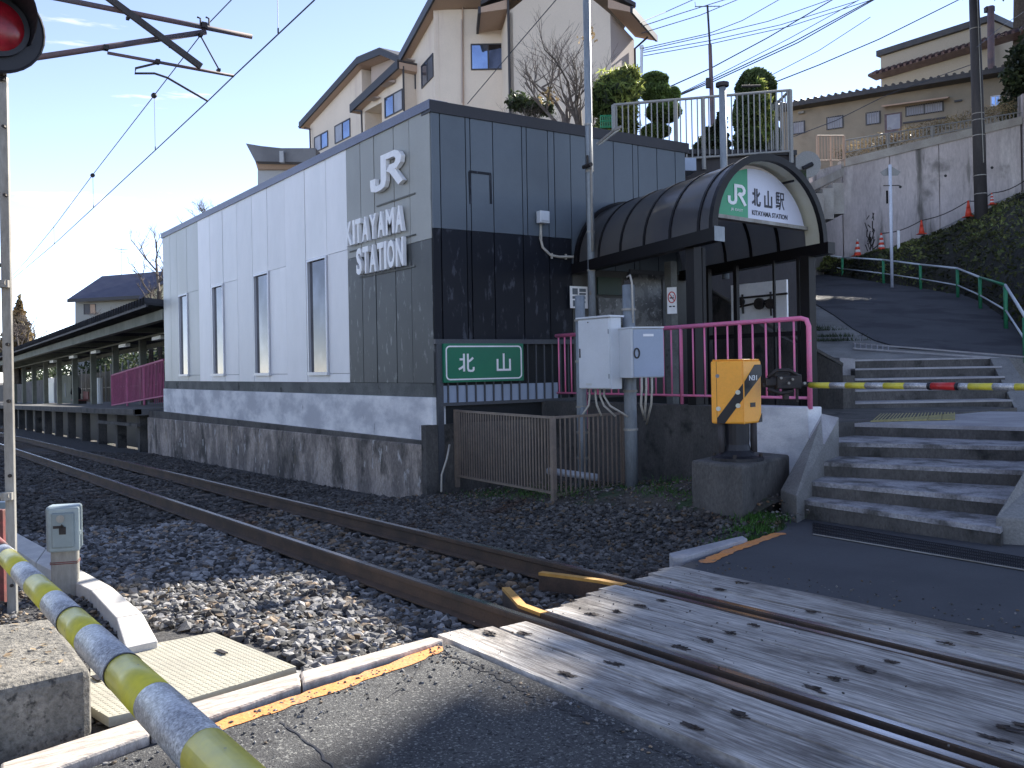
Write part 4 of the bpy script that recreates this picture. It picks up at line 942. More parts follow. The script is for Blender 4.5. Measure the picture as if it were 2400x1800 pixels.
m = MB(); m.tube([V(tpx+.075, 9.42, 3.3), V(tpx+.075, 9.42, 4.55), V(tpx+.08, 9.42, 5.35)], .02, 8); m.build('riser', 'galv_light', tp, smooth=True)
l0, l1 = P(1406, 338, Y=9.3), P(1450, 303, Y=9.1); d = (l1-l0); m = MB(); wdt = V(.05, .03, .02); m.obox(l0-wdt, d, wdt*2, UP*.045+V(-.02, 0, 0)); m.build('lamp_housing', 'galv_light', tp, bevel=.01)
m = MB(); m.obox(l0-wdt*.7-UP*.014+d*.06, d*.88, wdt*1.4, UP*.013); m.build('lamp_tube', 'lamp', tp)
m = MB(); q = V(tpx+.07, 9.35, 4.68); m.tube([q-V(.1, 0, .02), q+V(.12, -.03, -.02)], .035, 8); m.tube([q, q+UP*.15], .02, 6); m.build('clamp', 'iron', tp)
def cabinet(x0, x1, y0, y1, z0, z1, mats, label, handle):
    t = thing('cabinet', V((x0+x1)/2, (y0+y1)/2, z0), label, 'electrical cabinet')
    m = MB(); m.box((x0, y0, z0), (x1, y1, z1)); m.build('body', mats, t, bevel=.008); return t
# white cabinet
q0, q1 = P(1356, 830, Y=7.62), P(1429, 830, Y=7.62); za, zb3 = P(1390, 912, Y=7.62).z, P(1390, 746, Y=7.62).z
y2 = P(1457, 830, X=q1.x).y
cb = cabinet(q0.x, q1.x, 7.64, y2, za, zb3, 'cabinet', 'taller white electrical cabinet on the left steel post', 0)
m = MB(); m.box((q0.x+.006, 7.615, za+.012), (q1.x-.006, 7.638, zb3-.015)); m.build('door', 'cabinet', cb, bevel=.004)
m = MB(); m.box((q0.x-.03, 7.60, zb3), (q1.x+.03, y2+.03, zb3+.025)); m.build('hood', 'cabinet', cb, bevel=.004)
m = MB(); zc = P(1360, 828, Y=7.61).z; m.box((q0.x+.03, 7.605, zc-.06), (q0.x+.045, 7.616, zc+.06)); m.build('handle', 'iron', cb)
for i, (xa, e) in enumerate(((.06, (-.05, -.1)), (.18, (.05, .05)), (.27, (.18, .1)), (.35, (.28, .15)))):
    m = MB(); s = V(q0.x+xa, 7.75, za); m.tube([s, s-UP*.10, s+V(e[0]*.4, 0, -.22), s+V(e[0], e[1], -.36)], .014, 6); m.build('cable', 'cream_conduit', cb, smooth=True)
for zz_ in (.18, .80):
    m = MB(); zq = za+(zb3-za)*zz_; m.box((q1.x-.016, 7.606, zq-.03), (q1.x-.004, 7.614, zq+.03)); m.build('hinge', 'galv', cb)
m = MB(); m.box((q0.x+.15, 7.611, za+.05), (q0.x+.26, 7.6145, za+.075)); m.build('label_plate', 'panel_cream', cb)
m = MB(); m.tube([V(q0.x+.21, 7.614, zb3-.05), V(q0.x+.21, 7.606, zb3-.05)], .008, 8); m.build('screw', 'iron', cb)
# blue-grey cabinet, turned towards the road
a_ = P(1444, 825, Y=7.80); b_ = P(1480, 825, Y=7.72); ax_ = V(b_.x-a_.x, b_.y-a_.y, 0); side = C(1555, 825, (b_-Vector((0, 0, EYE))).dot(FW)+.10); sv = V(side.x-b_.x, side.y-b_.y, 0)
za, zb3 = P(1480, 886, Y=7.72).z, P(1480, 770, Y=7.72).z
cb2 = thing('cabinet', V(a_.x, a_.y, za), 'blue-grey electrical cabinet with black oval latch on the right steel post', 'electrical cabinet')
m = MB(); m.obox(V(a_.x, a_.y, za), ax_, sv, UP*(zb3-za)); m.build('body', 'cabinet', cb2, bevel=.008)
sn = V(sv.y, -sv.x, 0).normalized()
if sn.dot(FW) > 0: sn = -sn
m = MB(); m.obox(V(b_.x, b_.y, za+.01)+sv*.05+sn*.0, sv*.94, sn*.02, UP*(zb3-za-.02)); m.build('door', 'cabinet_grey', cb2, bevel=.004)
m = MB(); m.obox(V(a_.x, a_.y, zb3+.002)-ax_*.05+sn*.03, ax_*1.05, sv*1.0, UP*.02); m.build('hood', 'cabinet', cb2)
lc_ = V(b_.x, b_.y, za+(zb3-za)*.5)+sv*.14+sn*.0215; su = sv.normalized()
m = MB(); m.ribbon([(math.cos(a*math.pi/10)*.034, math.sin(a*math.pi/10)*.06) for a in range(21)], .018, lc_, su, UP, sn, .012); m.build('latch', 'black', cb2)
m = MB(); m.obox(V(b_.x, b_.y, zb3-.10)+sv*.35+sn*.0215, su*.14, sn*.003, UP*.03); m.build('label_plate', 'letter', cb2)
for i, u_ in enumerate((.30, .44, .62)):
    m = MB(); s = V(b_.x, b_.y, za)+sv*u_; e = (-.05-.05*i, .1); m.tube([s, s-UP*.14, s+V(-.02, 0, -.34), s+V(e[0]*1.4, .1, -.5-.05*i)], .015, 6); m.build('cable', 'cream_conduit', cb2, smooth=True)
# ------------------------------------------------------------------ bronze cage fence
cg = thing('cage_fence', (-9.5, 7.6, -.25), 'brown slatted cage fence round the foot of the steel post', 'fence')
K0, K1, K2 = V(-11.52, 7.24, 0), V(-8.87, 7.02, 0), V(-8.86, 8.22, 0)
ZT, ZB1 = .82, -.27
for a, b, n in ((K0, K1, 36), (K1, K2, 15)):
    d = b-a; t = d.normalized(); q = V(-t.y, t.x, 0)*.012
    zb_b = -.24
    m = MB(); m.obox(a-q*1.6+UP*(ZT-.03), d, q*3.2, UP*.032); m.build('top_rail', 'bronze', cg)
    m = MB(); m.obox(a-q*1.6+UP*(zb_b+.04), d+UP*.03, q*3.2, UP*.03); m.build('bottom_rail', 'bronze', cg)
    for i in range(n):
        p = a+d*((i+.5)/n); m = MB(); m.obox(p-q*.7-t*.009+UP*(zb_b+.06), t*.017, q*1.4, UP*(ZT-.03-zb_b-.06)); m.build('slat', 'bronze', cg)
for p in (K0, K1, K2):
    m = MB(); m.box((p.x-.03, p.y-.03, -.36), (p.x+.03, p.y+.03, ZT+.005)); m.build('post', 'bronze', cg)
m = MB(); q = P(1290, 1118, Y=7.9); m.tube([V(-9.9, 7.75, -.02), V(-8.92, 7.80, -.03)], .05, 14); tag(m.build('white_pipe', 'pvc', smooth=True), 'short white plastic pipe lying inside the cage fence', 'pipe')
# ------------------------------------------------------------------ gate machine and far barrier arm
gb0 = C(1735, 1165, 8.9); G0 = V(gb0.x, gb0.y, 0)
gm = thing('gate_machine', V(G0.x, G0.y, 0), 'orange crossing gate machine with black diagonal stripes on a dark pedestal', 'gate machine')
# footing block: front-left corner px 1620, edge px 1738, right px 1850
fl, fm, frr = C(1620, 1145, 9.35), C(1740, 1168, 8.75), C(1852, 1100, 9.75)
zt4 = C(1740, 1092, 8.75).z
bk = [V(fl.x, fl.y, zt4), V(fm.x, fm.y, zt4), V(frr.x, frr.y, zt4), V(frr.x+fl.x-fm.x, frr.y+fl.y-fm.y, zt4)]
m = MB(); m.prism(bk, (0, 0, -.6)); m.build('footing', 'dark_concrete', gm, bevel=.03)
dG = 9.25; ctr = C(1725, 1000, dG); ctr.z = 0
zz0, zz1 = C(1725, 993, dG).z, C(1725, 845, dG).z
e_a = C(1665, 900, dG+.05); e_b = C(1742, 900, dG-.10); e_c = C(1785, 900, dG+.12)
A2, B2, C2 = [V(p.x, p.y, 0) for p in (e_a, e_b, e_c)]; D2 = A2+C2-B2
body = [p+UP*zz0 for p in (A2, B2, C2, D2)]
m = MB(); m.prism(body, (0, 0, zz1-zz0-.0)); m.build('housing', 'gate_orange', gm, bevel=.02)
m = MB(); tp_ = [p+UP*(zz1+.001) for p in (A2, B2, C2, D2)]; cc4 = (A2+B2+C2+D2)/4; m.prism([V(cc4.x, cc4.y, zz1+.001)+(p-V(cc4.x, cc4.y, zz1+.001))*.93 for p in tp_], (0, 0, .012)); m.build('lid', 'gate_orange', gm, bevel=.006)
H_ = zz1-zz0
f1 = (B2-A2); n1 = V(f1.y, -f1.x, 0).normalized(); n1 = n1 if n1.dot(FW) < 0 else -n1
f2 = (C2-B2); n2 = V(f2.y, -f2.x, 0).normalized(); n2 = n2 if n2.dot(FW) < 0 else -n2
def facepoly(o, f, n, pts, off, th, name, mat):
    m = MB(); m.prism([o+f*a+UP*(zz0+H_*b)+n*off for a, b in pts], n*th); return m.build(name, mat, gm)
facepoly(A2, f1, n1, [(.19, .09), (.19, .005), (.42, .005), (.995, .40), (.995, .64)], .001, .003, 'stripe', 'black')
facepoly(B2, f2, n2, [(.005, .40), (.005, .64), (.62, .93), (.99, .93), (.99, .76)], .001, .003, 'stripe', 'black')
facepoly(B2, f2, n2, [(.78, .01), (.99, .01), (.99, .16)], .001, .003, 'stripe', 'black')
facepoly(A2, f1, n1, [(.185, .01), (.195, .01), (.195, .99), (.185, .99)], .0, .002, 'door_seam', 'iron')
facepoly(B2, f2, n2, [(.35, .26), (.62, .26), (.62, .33), (.35, .33)], .001, .004, 'slot', 'black')
facepoly(B2, f2, n2, [(-.01, 0), (.03, 0), (.03, 1), (-.01, 1)], -.002, .008, 'corner_trim', 'gate_orange')
text('N31', B2+f2*.30+UP*(zz0+H_*.68)+n2*.0045, f2.normalized(), UP, n2, f2.length*.42, .055, .002, 'machine_number', 'letter', gm, bold=.02)
for a, b in ((.84, .50), (.84, .29), (.24, .24)):
    q = A2+f1*a+UP*(zz0+H_*b); m = MB(); m.tube([q, q+n1*.018], .024, 12); m.build('lock', 'canopy_inner', gm)
q = A2+f1*.22+UP*(zz0+H_*.76); m = MB(); m.tube([q, q+n1*.004], .02, 12); m.build('latch_patch', 'galv', gm)
c4 = (A2+C2)/2; m = MB()
def ring(c, r, z, n=4, rot=0): return [V(c.x+r*math.cos(rot+2*math.pi*k/n), c.y+r*math.sin(rot+2*math.pi*k/n), z) for k in range(n)]
n = 20; rings = [(.13, zz0), (.125, zz0-.22), (.14, zz0-.28), (.20, zt4+.05), (.27, zt4+.03), (.27, zt4)]
vs = []; fs = []
for r, z in rings: vs += ring(c4, r, z, n)
for i in range(len(rings)-1): fs += [(i*n+k, i*n+(k+1) % n, (i+1)*n+(k+1) % n, (i+1)*n+k) for k in range(n)]
m.add(vs, fs); m.build('pedestal', 'black', gm)
for a in (.6, 2.2, 3.8, 5.3):
    m = MB(); q = V(c4.x+.24*math.cos(a), c4.y+.24*math.sin(a), zt4+.02); m.tube([q, q+UP*.05], .02, 6); m.build('anchor_bolt', 'iron', gm)
for s_, px in ((-1, 1690), (1, 1752)):
    q = c4+RT*(s_*.17)-FW*.02; m = MB(); m.tube([V(q.x, q.y, zz0), V(q.x, q.y, zt4+.08)], .035, 8); m.build('conduit', 'pole_dark', gm, smooth=True)
# arm, hinge and counterweight
A3 = C(1905, 903, 9.15); B3 = C(2420, 907, 7.15); zA = (A3.z+B3.z)/2
fa = thing('far_barrier_arm', A3, 'horizontal yellow and grey barrier arm with a red reflector in front of the steps', 'barrier arm')
d3 = B3-A3
bands = [(1898, 1947, 'yellow_band'), (1947, 1984, 'silver_band'), (1984, 2030, 'yellow_band'), (2030, 2073, 'silver_band'), (2073, 2122, 'yellow_band'), (2122, 2178, 'silver_band'), (2178, 2248, 'silver_band'), (2248, 2272, 'silver_band'), (2272, 2329, 'yellow_band'), (2329, 2381, 'silver_band'), (2381, 2440, 'yellow_band'), (2440, 2500, 'silver_band')]
def tpx2(px): r_ = ray(px, 905); n_ = r_.cross(d3); w = A3-Vector((0, 0, EYE)); return w.cross(r_).dot(n_)/n_.dot(n_)
for a, b, mt in bands:
    m = MB(); m.tube([A3+d3*tpx2(a), A3+d3*tpx2(b)], .030, 16); m.build('band', mt, fa, smooth=True)
m = MB(); m.tube([A3+d3*tpx2(2185), A3+d3*tpx2(2242)], .034, 16); m.build('reflector', 'red_band', fa, smooth=True)
for a in (2180, 2245): m = MB(); m.tube([A3+d3*tpx2(a-3), A3+d3*tpx2(a+3)], .036, 16); m.build('clamp_ring', 'black', fa)
hg = thing('arm_hinge', C(1840, 905, 9.2), 'greasy black hinge and spring mechanism between gate machine and barrier arm', 'hinge mechanism')
def hb(px0, py0, px1, py1, d0, th, name, mat='iron'):
    a = C(px0, py1, d0); b = C(px1, py0, d0); m = MB(); m.obox(a, RT*((b-a).dot(RT)), FW*th, UP*(b.z-a.z)); return m.build(name, mat, hg, bevel=.012)
hb(1788, 895, 1905, 908, 9.18, .08, 'arm_socket'); hb(1822, 880, 1880, 912, 9.12, .12, 'hinge_block'); hb(1815, 872, 1850, 890, 9.2, .08, 'cam'); hb(1795, 885, 1825, 905, 9.15, .1, 'cam'); hb(1856, 876, 1878, 888, 9.2, .06, 'cam'); hb(1836, 912, 1850, 938, 9.2, .05, 'lever'); hb(1866, 908, 1872, 945, 9.2, .03, 'lever')
for px, py in ((1857, 889), (1848, 898), (1885, 898), (1830, 886)):
    q = C(px, py, 9.1); m = MB(); m.tube([q, q-FW*.02], .014, 8); m.build('bolt_head', 'galv_light', hg)
m = MB(); m.tube([C(1800, 885, 9.15), C(1820, 868, 9.15), C(1850, 868, 9.15), C(1876, 884, 9.15)], .02, 8); m.build('spring', 'iron', hg, smooth=True)
m = MB(); m.tube([C(1800, 912, 9.15), C(1830, 922, 9.15), C(1860, 915, 9.15)], .022, 8); m.build('spring', 'iron', hg, smooth=True)
# ================================================================== STEPS
st = thing('lower_steps', (-4.8, 8.3, -.12), 'lower flight of five worn concrete steps with sloping side walls', 'steps')
el = [((1856, 1168), (2328, 1236), .06), ((1898, 1128), (2354, 1170), .215), ((1920, 1082), (2400, 1103), .37), ((1948, 1037), (2400, 1046), .525), ((1966, 991), (2400, 1001), .68)]
E_ = []
for a, b, z in el:
    p, q = P(*a, Z=z), P(*b, Z=z); d = (q-p).normalized(); E_.append((p-d*.12, p+d*4.2 if a[1] < 1100 else p+d*(q-p).length*1.03, z))
fit = [(2.6, 0)]
for i, (p, q, z) in enumerate(E_):
    z0 = -.35 if i == 0 else E_[i-1][2]-.02
    if i < 4: p2, q2 = E_[i+1][0], E_[i+1][1]
    else: p2, q2 = V(-8.7, 12.8, .68), V(-2.2, 14.2, .68)
    back = .05
    d = ((p2+q2)/2-(p+q)/2); d.z = 0; d = d.normalized()*.10
    pts = [V(p.x, p.y, z), V(q.x, q.y, z), V(q2.x, q2.y, z)+d, V(p2.x, p2.y, z)+d]
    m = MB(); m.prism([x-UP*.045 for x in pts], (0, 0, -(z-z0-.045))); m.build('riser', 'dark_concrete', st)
    n = 40; rd = random.Random(i+3); front = [V(p.x, p.y, z).lerp(V(q.x, q.y, z), k/n) for k in range(n+1)]
    t = (q-p).normalized(); nn = V(t.y, -t.x, 0)
    if nn.dot(FW) > 0: nn = -nn
    fr_ = [f+nn*(.008+rd.uniform(-.007, .006)) for f in front]
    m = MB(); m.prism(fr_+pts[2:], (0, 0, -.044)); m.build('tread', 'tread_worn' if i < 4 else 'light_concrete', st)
ck = []
zl = .14
a1, a2 = P(1829, 1148, Z=zl), P(1867, 1162, Z=zl); b1, b2 = P(1926, 972, Z=.86), P(1966, 981, Z=.80)
def cheek(a1, a2, b1, b2, name, par, mat='concrete', drop=.9):
    m = MB(); top = [a1, a2, b2, b1]; bot = [V(p.x, p.y, -.5) for p in top]
    m.add(top+bot, [(0, 1, 2, 3), (7, 6, 5, 4), (0, 4, 5, 1), (1, 5, 6, 2), (2, 6, 7, 3), (3, 7, 4, 0)]); o = m.build(name, mat, par, bevel=.012); return o
cheek(a1, a2, b1, b2, 'side_wall', st)
sp_ = lambda p, q, t: p.lerp(q, t)
m = MB(); m.prism([sp_(a1, b1, .66)+UP*.004, sp_(a2, b2, .62)+UP*.004, b2+UP*.004, b1+UP*.004], (0, 0, .008)); m.build('whitewash', 'light_concrete', st)
a1, a2 = P(2333, 1213, Z=.13), P(2420, 1218, Z=.13); b1, b2 = P(2402, 1100, Z=.46), P(2560, 1085, Z=.46)
e1_ = (b1-a1); cheek(a1, a2, b1+e1_*1.6, b2+e1_*1.6, 'side_wall', st)
# drainage grating
gr = thing('drain_grating', P(2100, 1275, G=0), 'long steel drain grating set across the road at the foot of the steps', 'drain grating')
g0, g1, g2, g3 = [P(x, y, G=RS+.006) for x, y in ((1905, 1252), (2460, 1346), (2460, 1318), (1905, 1226))]
m = MB(); m.quad(g0+UP*-.001, g1-UP*.001, g2-UP*.001, g3-UP*.001); m.build('channel', 'black', gr)
m = MB(); N_ = 120
for i in range(N_):
    t = i/N_; a, b = g0.lerp(g1, t), g3.lerp(g2, t); dd_ = (g1-g0).normalized()*.009; m.obox(a, dd_, b-a, UP*.006)
for k in range(5):
    t = k/4; a, b = g0.lerp(g3, t), g1.lerp(g2, t); m.obox(a+UP*.001, b-a, (g3-g0).normalized()*.006, UP*.006)
tag(m.build('grating_bars', 'drain', gr), kind='stuff')
m = MB(); dn = (g0-g3).normalized()*.022; m.obox(g0, g1-g0, dn, UP*.007); m.build('grating_edge', 'galv_light', gr)
# tactile paving on the landing
tc_ = thing('tactile_paving', P(2120, 980, Z=.69), 'faded yellow tactile paving slabs on the landing between the flights', 'tactile paving')
T0, T1, T2, T3 = [P(x, y, Z=.686) for x, y in ((2040, 989), (2240, 984), (2240, 968), (2060, 972))]
for i in range(6):
    a, b, c, d = T0.lerp(T1, i/6), T0.lerp(T1, (i+.96)/6), T3.lerp(T2, (i+.96)/6), T3.lerp(T2, i/6)
    m = MB(); m.prism([a, b, c, d], (0, 0, .01))
    for k in range(4): s = (k+.5)/4; p, q = a.lerp(b, s), d.lerp(c, s); m.obox(p+UP*.01, (b-a)*.1, q-p, UP*.006)
    m.build('slab', 'tactile', tc_)
# upper flight
us_ = thing('upper_steps', C(2160, 950, 14.5), 'upper dark flight of steps rising from the landing to the sloping road', 'steps')
rows = [(943, 14.2), (914, 14.7), (888, 15.2), (864, 15.7), (843, 16.2)]
zp = .66
for i, (py, d) in enumerate(rows):
    l, r_ = 2004, (2352, 2343, 2335, 2328, 2320)[i]
    a = C(l, py, d); z = a.z; b = C(r_+20, py-3, d); b.z = z
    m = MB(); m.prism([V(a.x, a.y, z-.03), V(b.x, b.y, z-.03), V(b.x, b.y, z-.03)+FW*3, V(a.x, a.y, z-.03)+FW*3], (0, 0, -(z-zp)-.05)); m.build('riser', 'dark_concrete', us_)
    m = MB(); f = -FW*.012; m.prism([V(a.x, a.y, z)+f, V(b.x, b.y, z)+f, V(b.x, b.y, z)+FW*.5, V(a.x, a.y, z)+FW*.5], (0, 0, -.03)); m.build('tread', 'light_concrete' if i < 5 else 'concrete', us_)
    zp = z-.05
def wall3(top_pts, thick, zb, name, mat, par=None, vec=None):
    """wall following a line of top points, running down to zb"""
    m = MB(); vec = vec if vec is not None else FW*thick
    for i in range(len(top_pts)-1):
        a, b = top_pts[i], top_pts[i+1]; zb_ = zb if not callable(zb) else None
        m.prism([a, b, V(b.x, b.y, zb if zb_ is not None else zb(b)), V(a.x, a.y, zb if zb_ is not None else zb(a))], vec)
    return m.build(name, mat, par)
wall3([C(1968, 838, 15.9), C(2004, 841, 15.9)], 1, .5, 'side_wall', 'light_concrete', us_, FW*.6)
m = MB(); m.prism([C(2320, 838, 16.2), C(2362, 836, 16.2), C(2440, 955, 13.9), C(2384, 968, 13.9)], (0, 0, -1.5)); m.build('side_wall', 'concrete', us_)
wall3([C(1968, 880, 14.2), C(2003, 880, 14.2)], 1, .5, 'newel', 'dark_concrete', us_, FW*1.2)
# sloping parapet seen through the canopy
pw_ = thing('sloping_parapet', C(1800, 800, 15), 'low sloping concrete parapet behind the canopy glazing running down to the steps', 'parapet')
wall3([C(1640, 668, 18), C(1720, 722, 16.8), C(1800, 775, 15.6), C(1975, 858, 14.0)], .2, .5, 'wall', 'dark_concrete', pw_)
m = MB(); a, b = C(1640, 668, 18), C(1975, 858, 14.0); m.prism([a-FW*.03, b-FW*.03, b+FW*.25, a+FW*.25], (0, 0, .05)); m.build('coping', 'concrete', pw_)
# ================================================================== SLOPING ROAD, BANK, HILL WALL
m = MB(); m.add([RP(1860, 838), RP(2010, 838), RP(2330, 834), RP(2620, 880), RP(2470, 860), RP(2470, 700), RP(2340, 690), RP(2200, 650), RP(1860, 610)], [tuple(range(9))])
pts = [RP(x, y, -.02) for x, y in ((1880, 845), (1990, 842), (2330, 838), (2640, 850), (2460, 740), (2330, 705), (2225, 676), (2140, 662), (2040, 650), (1930, 634), (1840, 625), (1700, 640), (1700, 740))]
m = MB(); m.prism(pts, (0, 0, -1.2)); o = struct(m, 'apron', 'concrete')
pts = [RP(x, y, .004) for x, y in ((2112, 815), (2400, 832), (2640, 842), (2452, 742), (2326, 707), (2222, 677), (2138, 663), (2040, 651), (1935, 636), (1860, 628), (1860, 690), (1912, 712), (1955, 738), (2000, 770), (2050, 797))]
m = MB(); m.prism(pts, (0, 0, -.02)); struct(m, 'upper_road', 'ramp_asphalt')
# edge drain at the road end
ed = thing('road_end_drain', RP(2180, 822), 'narrow pale edged drain between the top of the steps and the sloping road', 'drain')
for (x0_, y0_, x1_, y1_) in ((2000, 806, 2400, 838), (2000, 818, 2336, 841)):
    a, b = RP(x0_, y0_, .01), RP(x1_, y1_, .01); m = MB(); m.obox(a, b-a, FW*.05, UP*.03); m.build('edge_strip', 'light_concrete', ed)
for i in range(7):
    a, b = RP(2003+13*i, 806+i, .012), RP(2003+13*i, 818+i*.6, .012); m = MB(); m.obox(a, RT*.02, b-a, UP*.02); m.build('cross_bar', 'light_concrete', ed)
wd = [RP(x, y) for x, y in ((1900, 770), (1925, 775), (1950, 790), (1930, 800), (1960, 800), (1905, 790))]
tufts(wd, 1500, .10, 'weeds', 'leaf_dark', 'dark low weeds beside the canopy at the foot of the sloping road', 'weeds', .28)
# guard railing
gd = thing('guard_railing', RP(2245, 695), 'green and white tube guard railing along the outer edge of the sloping road', 'guard railing')
gp_ = [((1928, 640), (1928, 597)), ((1975, 649), (1977, 603)), ((2071, 664), (2069, 609)), ((2158, 678), (2156, 620)), ((2245, 697), (2242, 629)), ((2298, 723), (2294, 650)), ((2358, 770), (2352, 668)), ((2404, 838), (2404, 742))]
tops = []; 
for i, (b, t) in enumerate(gp_):
    bp_ = RP(*b); dd_ = (bp_-V(0, 0, EYE)).dot(FW); tp__ = C(*t, dd_); tp__.x, tp__.y = bp_.x, bp_.y; tops.append((bp_, tp__))
    m = MB(); m.tube([bp_-UP*.1, tp__-UP*.02], .048, 10); m.build('post', 'guard_green', gd, smooth=True)
for i in range(len(tops)-1):
    a, b = tops[i], tops[i+1]
    m = MB(); m.tube([a[1], b[1]], .032, 8); m.build('top_rail', 'guard_green' if i == 5 else 'guard_white', gd, smooth=True)
    m = MB(); m.tube([a[0].lerp(a[1], .42), b[0].lerp(b[1], .42)], .022, 8); m.build('middle_rail', 'guard_white', gd, smooth=True)
# white sign post
wp = RP(2091, 674); dw = (wp-V(0, 0, EYE)).dot(FW); sgp = thing('road_sign', wp, 'road sign seen from behind on a white post in the sloping road', 'road sign')
tw = C(2089, 386, dw); tw.x, tw.y = wp.x, wp.y
m = MB(); m.tube([wp-UP*.1, tw], .055, 10); m.build('post', 'post_white', sgp, smooth=True)
m = MB(); q = C(2087, 403, dw+.1); m.tube([q, q+FW*.02], .30, 3); 
m = MB(); r3 = .34; m.prism([q+RT*-r3+UP*.16, q+RT*r3+UP*.16, q-UP*.22], FW*.01) if False else m.prism([q+RT*-.36-UP*.0, q-UP*.13-RT*.25, q-UP*.13+RT*.25, q+RT*.36, q+UP*.2+RT*.02, q+UP*.2-RT*.02], FW*.012); m.build('sign_back', 'fence_grey', sgp)
m = MB(); q = C(2089, 436, dw-.02); m.obox(q-RT*.28, RT*.56, -FW*.02, UP*.03); m.build('bracket', 'iron', sgp)
m = MB(); q = C(2083, 460, dw-.08); m.obox(q-RT*.02-UP*.25, RT*-.07, FW*.01, UP*.45); m.build('plate', 'leaf_bright', sgp)
# bank with vegetation between guard railing and upper path
Lo = [(1880, 634), (1960, 648), (2071, 664), (2158, 676), (2245, 692), (2300, 715), (2365, 765), (2440, 850), (2600, 940)]
Up = [(1900, 636), (1975, 634), (2055, 600), (2130, 573), (2215, 540), (2290, 505), (2350, 476), (2440, 435), (2600, 380)]
def interp(L, t): k = t*(len(L)-1); i = min(int(k), len(L)-2); f = k-i; return (L[i][0]*(1-f)+L[i+1][0]*f, L[i][1]*(1-f)+L[i+1][1]*f)
UD = lambda t: 37-2.5*t
def bankp(u, v):
    a = RP(*interp(Lo, u)); a = a+ (RT*.25)*(1 if u > .5 else 0)+FW*.35; b = C(*interp(Up, u), UD(u))
    p = a.lerp(b, v); k = math.sin(v*math.pi)
    p.z += .5*k+.16*k*noise2(p.x*1.7, p.y*1.9); return p
o = struct(grid(lambda u, v: tuple(bankp(u, v)), 70, 26), 'bank', 'bank'); up_faces(o)
pos = [bankp(random.random(), random.random()**.8) for _ in range(9000)]
vs = []; cl = []
for p in pos:
    s = random.uniform(.05, .16); a = V(random.gauss(0, 1), random.gauss(0, 1), random.gauss(0, .7)).normalized()*s; b = V(random.gauss(0, 1), random.gauss(0, 1), random.gauss(.4, .7)).normalized()*s; q = p+UP*.06
    vs += [q, q+a*.5, q+b, q-a*.5+b*.3]; c = random.uniform(.4, 2.0)*(1.5+noise2(p.x*.8, p.y*.8)*1.3); c = max(.3, c); cl += [(c, c*random.uniform(.8, 1.05), c*.8)]*4
v = np.array([tuple(x) for x in vs]); tag(fastmesh('bank_plants', v, np.arange(len(v)).reshape(-1, 4), 'bank_leaf', np.array(cl)), 'dark brownish ivy and ground cover on the bank above the guard railing', 'ground cover', kind='stuff')
# kerb line along the top of the bank + path behind
up_k = thing('path_kerb', C(2200, 545, 35.5), 'long concrete kerb along the top of the dark bank below the cones', 'kerb')
for i in range(2, len(Up)-1):
    a, b = C(*Up[i], UD(i/8)), C(*Up[i+1], UD((i+1)/8)); m = MB(); m.prism([a+UP*.08, b+UP*.08, b+FW*.3+UP*.08, a+FW*.3+UP*.08], (0, 0, -.3)); m.build('kerb_stone', 'hill_cope', up_k)
def pathp(u, v): a = C(*interp(Up, u), UD(u)); return tuple(a+FW*(.2+6.0*v)+UP*.0)
o = struct(grid(pathp, 20, 3), 'upper_path', 'concrete'); up_faces(o)
# hill retaining wall
HW = Plane(C(1974, 600, 38.5).xy, C(2400, 600, 37.5).xy)
hw_ = thing('hill_retaining_wall', C(2180, 560, 38), 'tall water-stained concrete retaining wall rising along the upper path', 'retaining wall')
def hwp(px, py, off=0): return HW.at(px, py, off)
cuts_ = [(1974, 392), (2085, 365), (2200, 336), (2310, 309), (2392, 288)]
for i in range(len(cuts_)-1):
    a, b = hwp(*cuts_[i]), hwp(*cuts_[i+1]); g_ = HW.t*.015
    m = MB(); m.prism([a+g_, b-g_, V(b.x, b.y, 1)-g_, V(a.x, a.y, 1)+g_], -HW.n*.5); m.build('wall_panel', 'hill_wall', hw_)
a, b = hwp(1970, 375), hwp(2394, 273); m = MB(); m.prism([a+HW.n*.08, b+HW.n*.08, b+HW.n*.08-UP*.34, a+HW.n*.08-UP*.34], -HW.n*.65); m.build('coping', 'hill_cope', hw_)
a, b = hwp(2396, 220), hwp(2640, 160); m = MB(); m.prism([a, b, V(b.x, b.y, 1), V(a.x, a.y, 1)], -HW.n*.5); m.build('wall_panel', 'hill_wall', hw_)
for px, py in ((2216, 412), (2110, 438), (2325, 393)):
    q = hwp(px, py, .01); m = MB(); m.tube([q, q+HW.n*.01], .06, 10); m.build('weep_hole', 'black', hw_)
lw = thing('lower_hill_wall', C(1900, 500, 37), 'lower stained concrete wall between the dark terrace block and the tall retaining wall', 'retaining wall')
a, b = C(1780, 432, 34), C(1973, 430, 38.6); m = MB(); m.prism([a, b, V(b.x, b.y, 1), V(a.x, a.y, 1)], FW*.6); m.build('wall_face', 'hill_wall', lw)
a, b = C(1905, 402, 37.2), C(1972, 384, 38.2); m = MB(); m.prism([a, b, V(b.x, b.y, 2), V(a.x, a.y, 2)], FW*.6); m.build('wall_face', 'hill_wall', lw)
m = MB(); a, b = C(1880, 438, 33.5), C(1978, 392, 37.8); m.prism([a, b, b-UP*.35, a-UP*.35], FW*1.2); m.build('coping', 'hill_cope', lw)
for i in range(4):
    a = C(1880+24*i, 465-12*i, 33.6+i*.3); m = MB(); m.obox(V(a.x, a.y, a.z-1.2), RT*.42, FW*1.4, UP*1.2); m.build('step_block', 'hill_cope', lw)
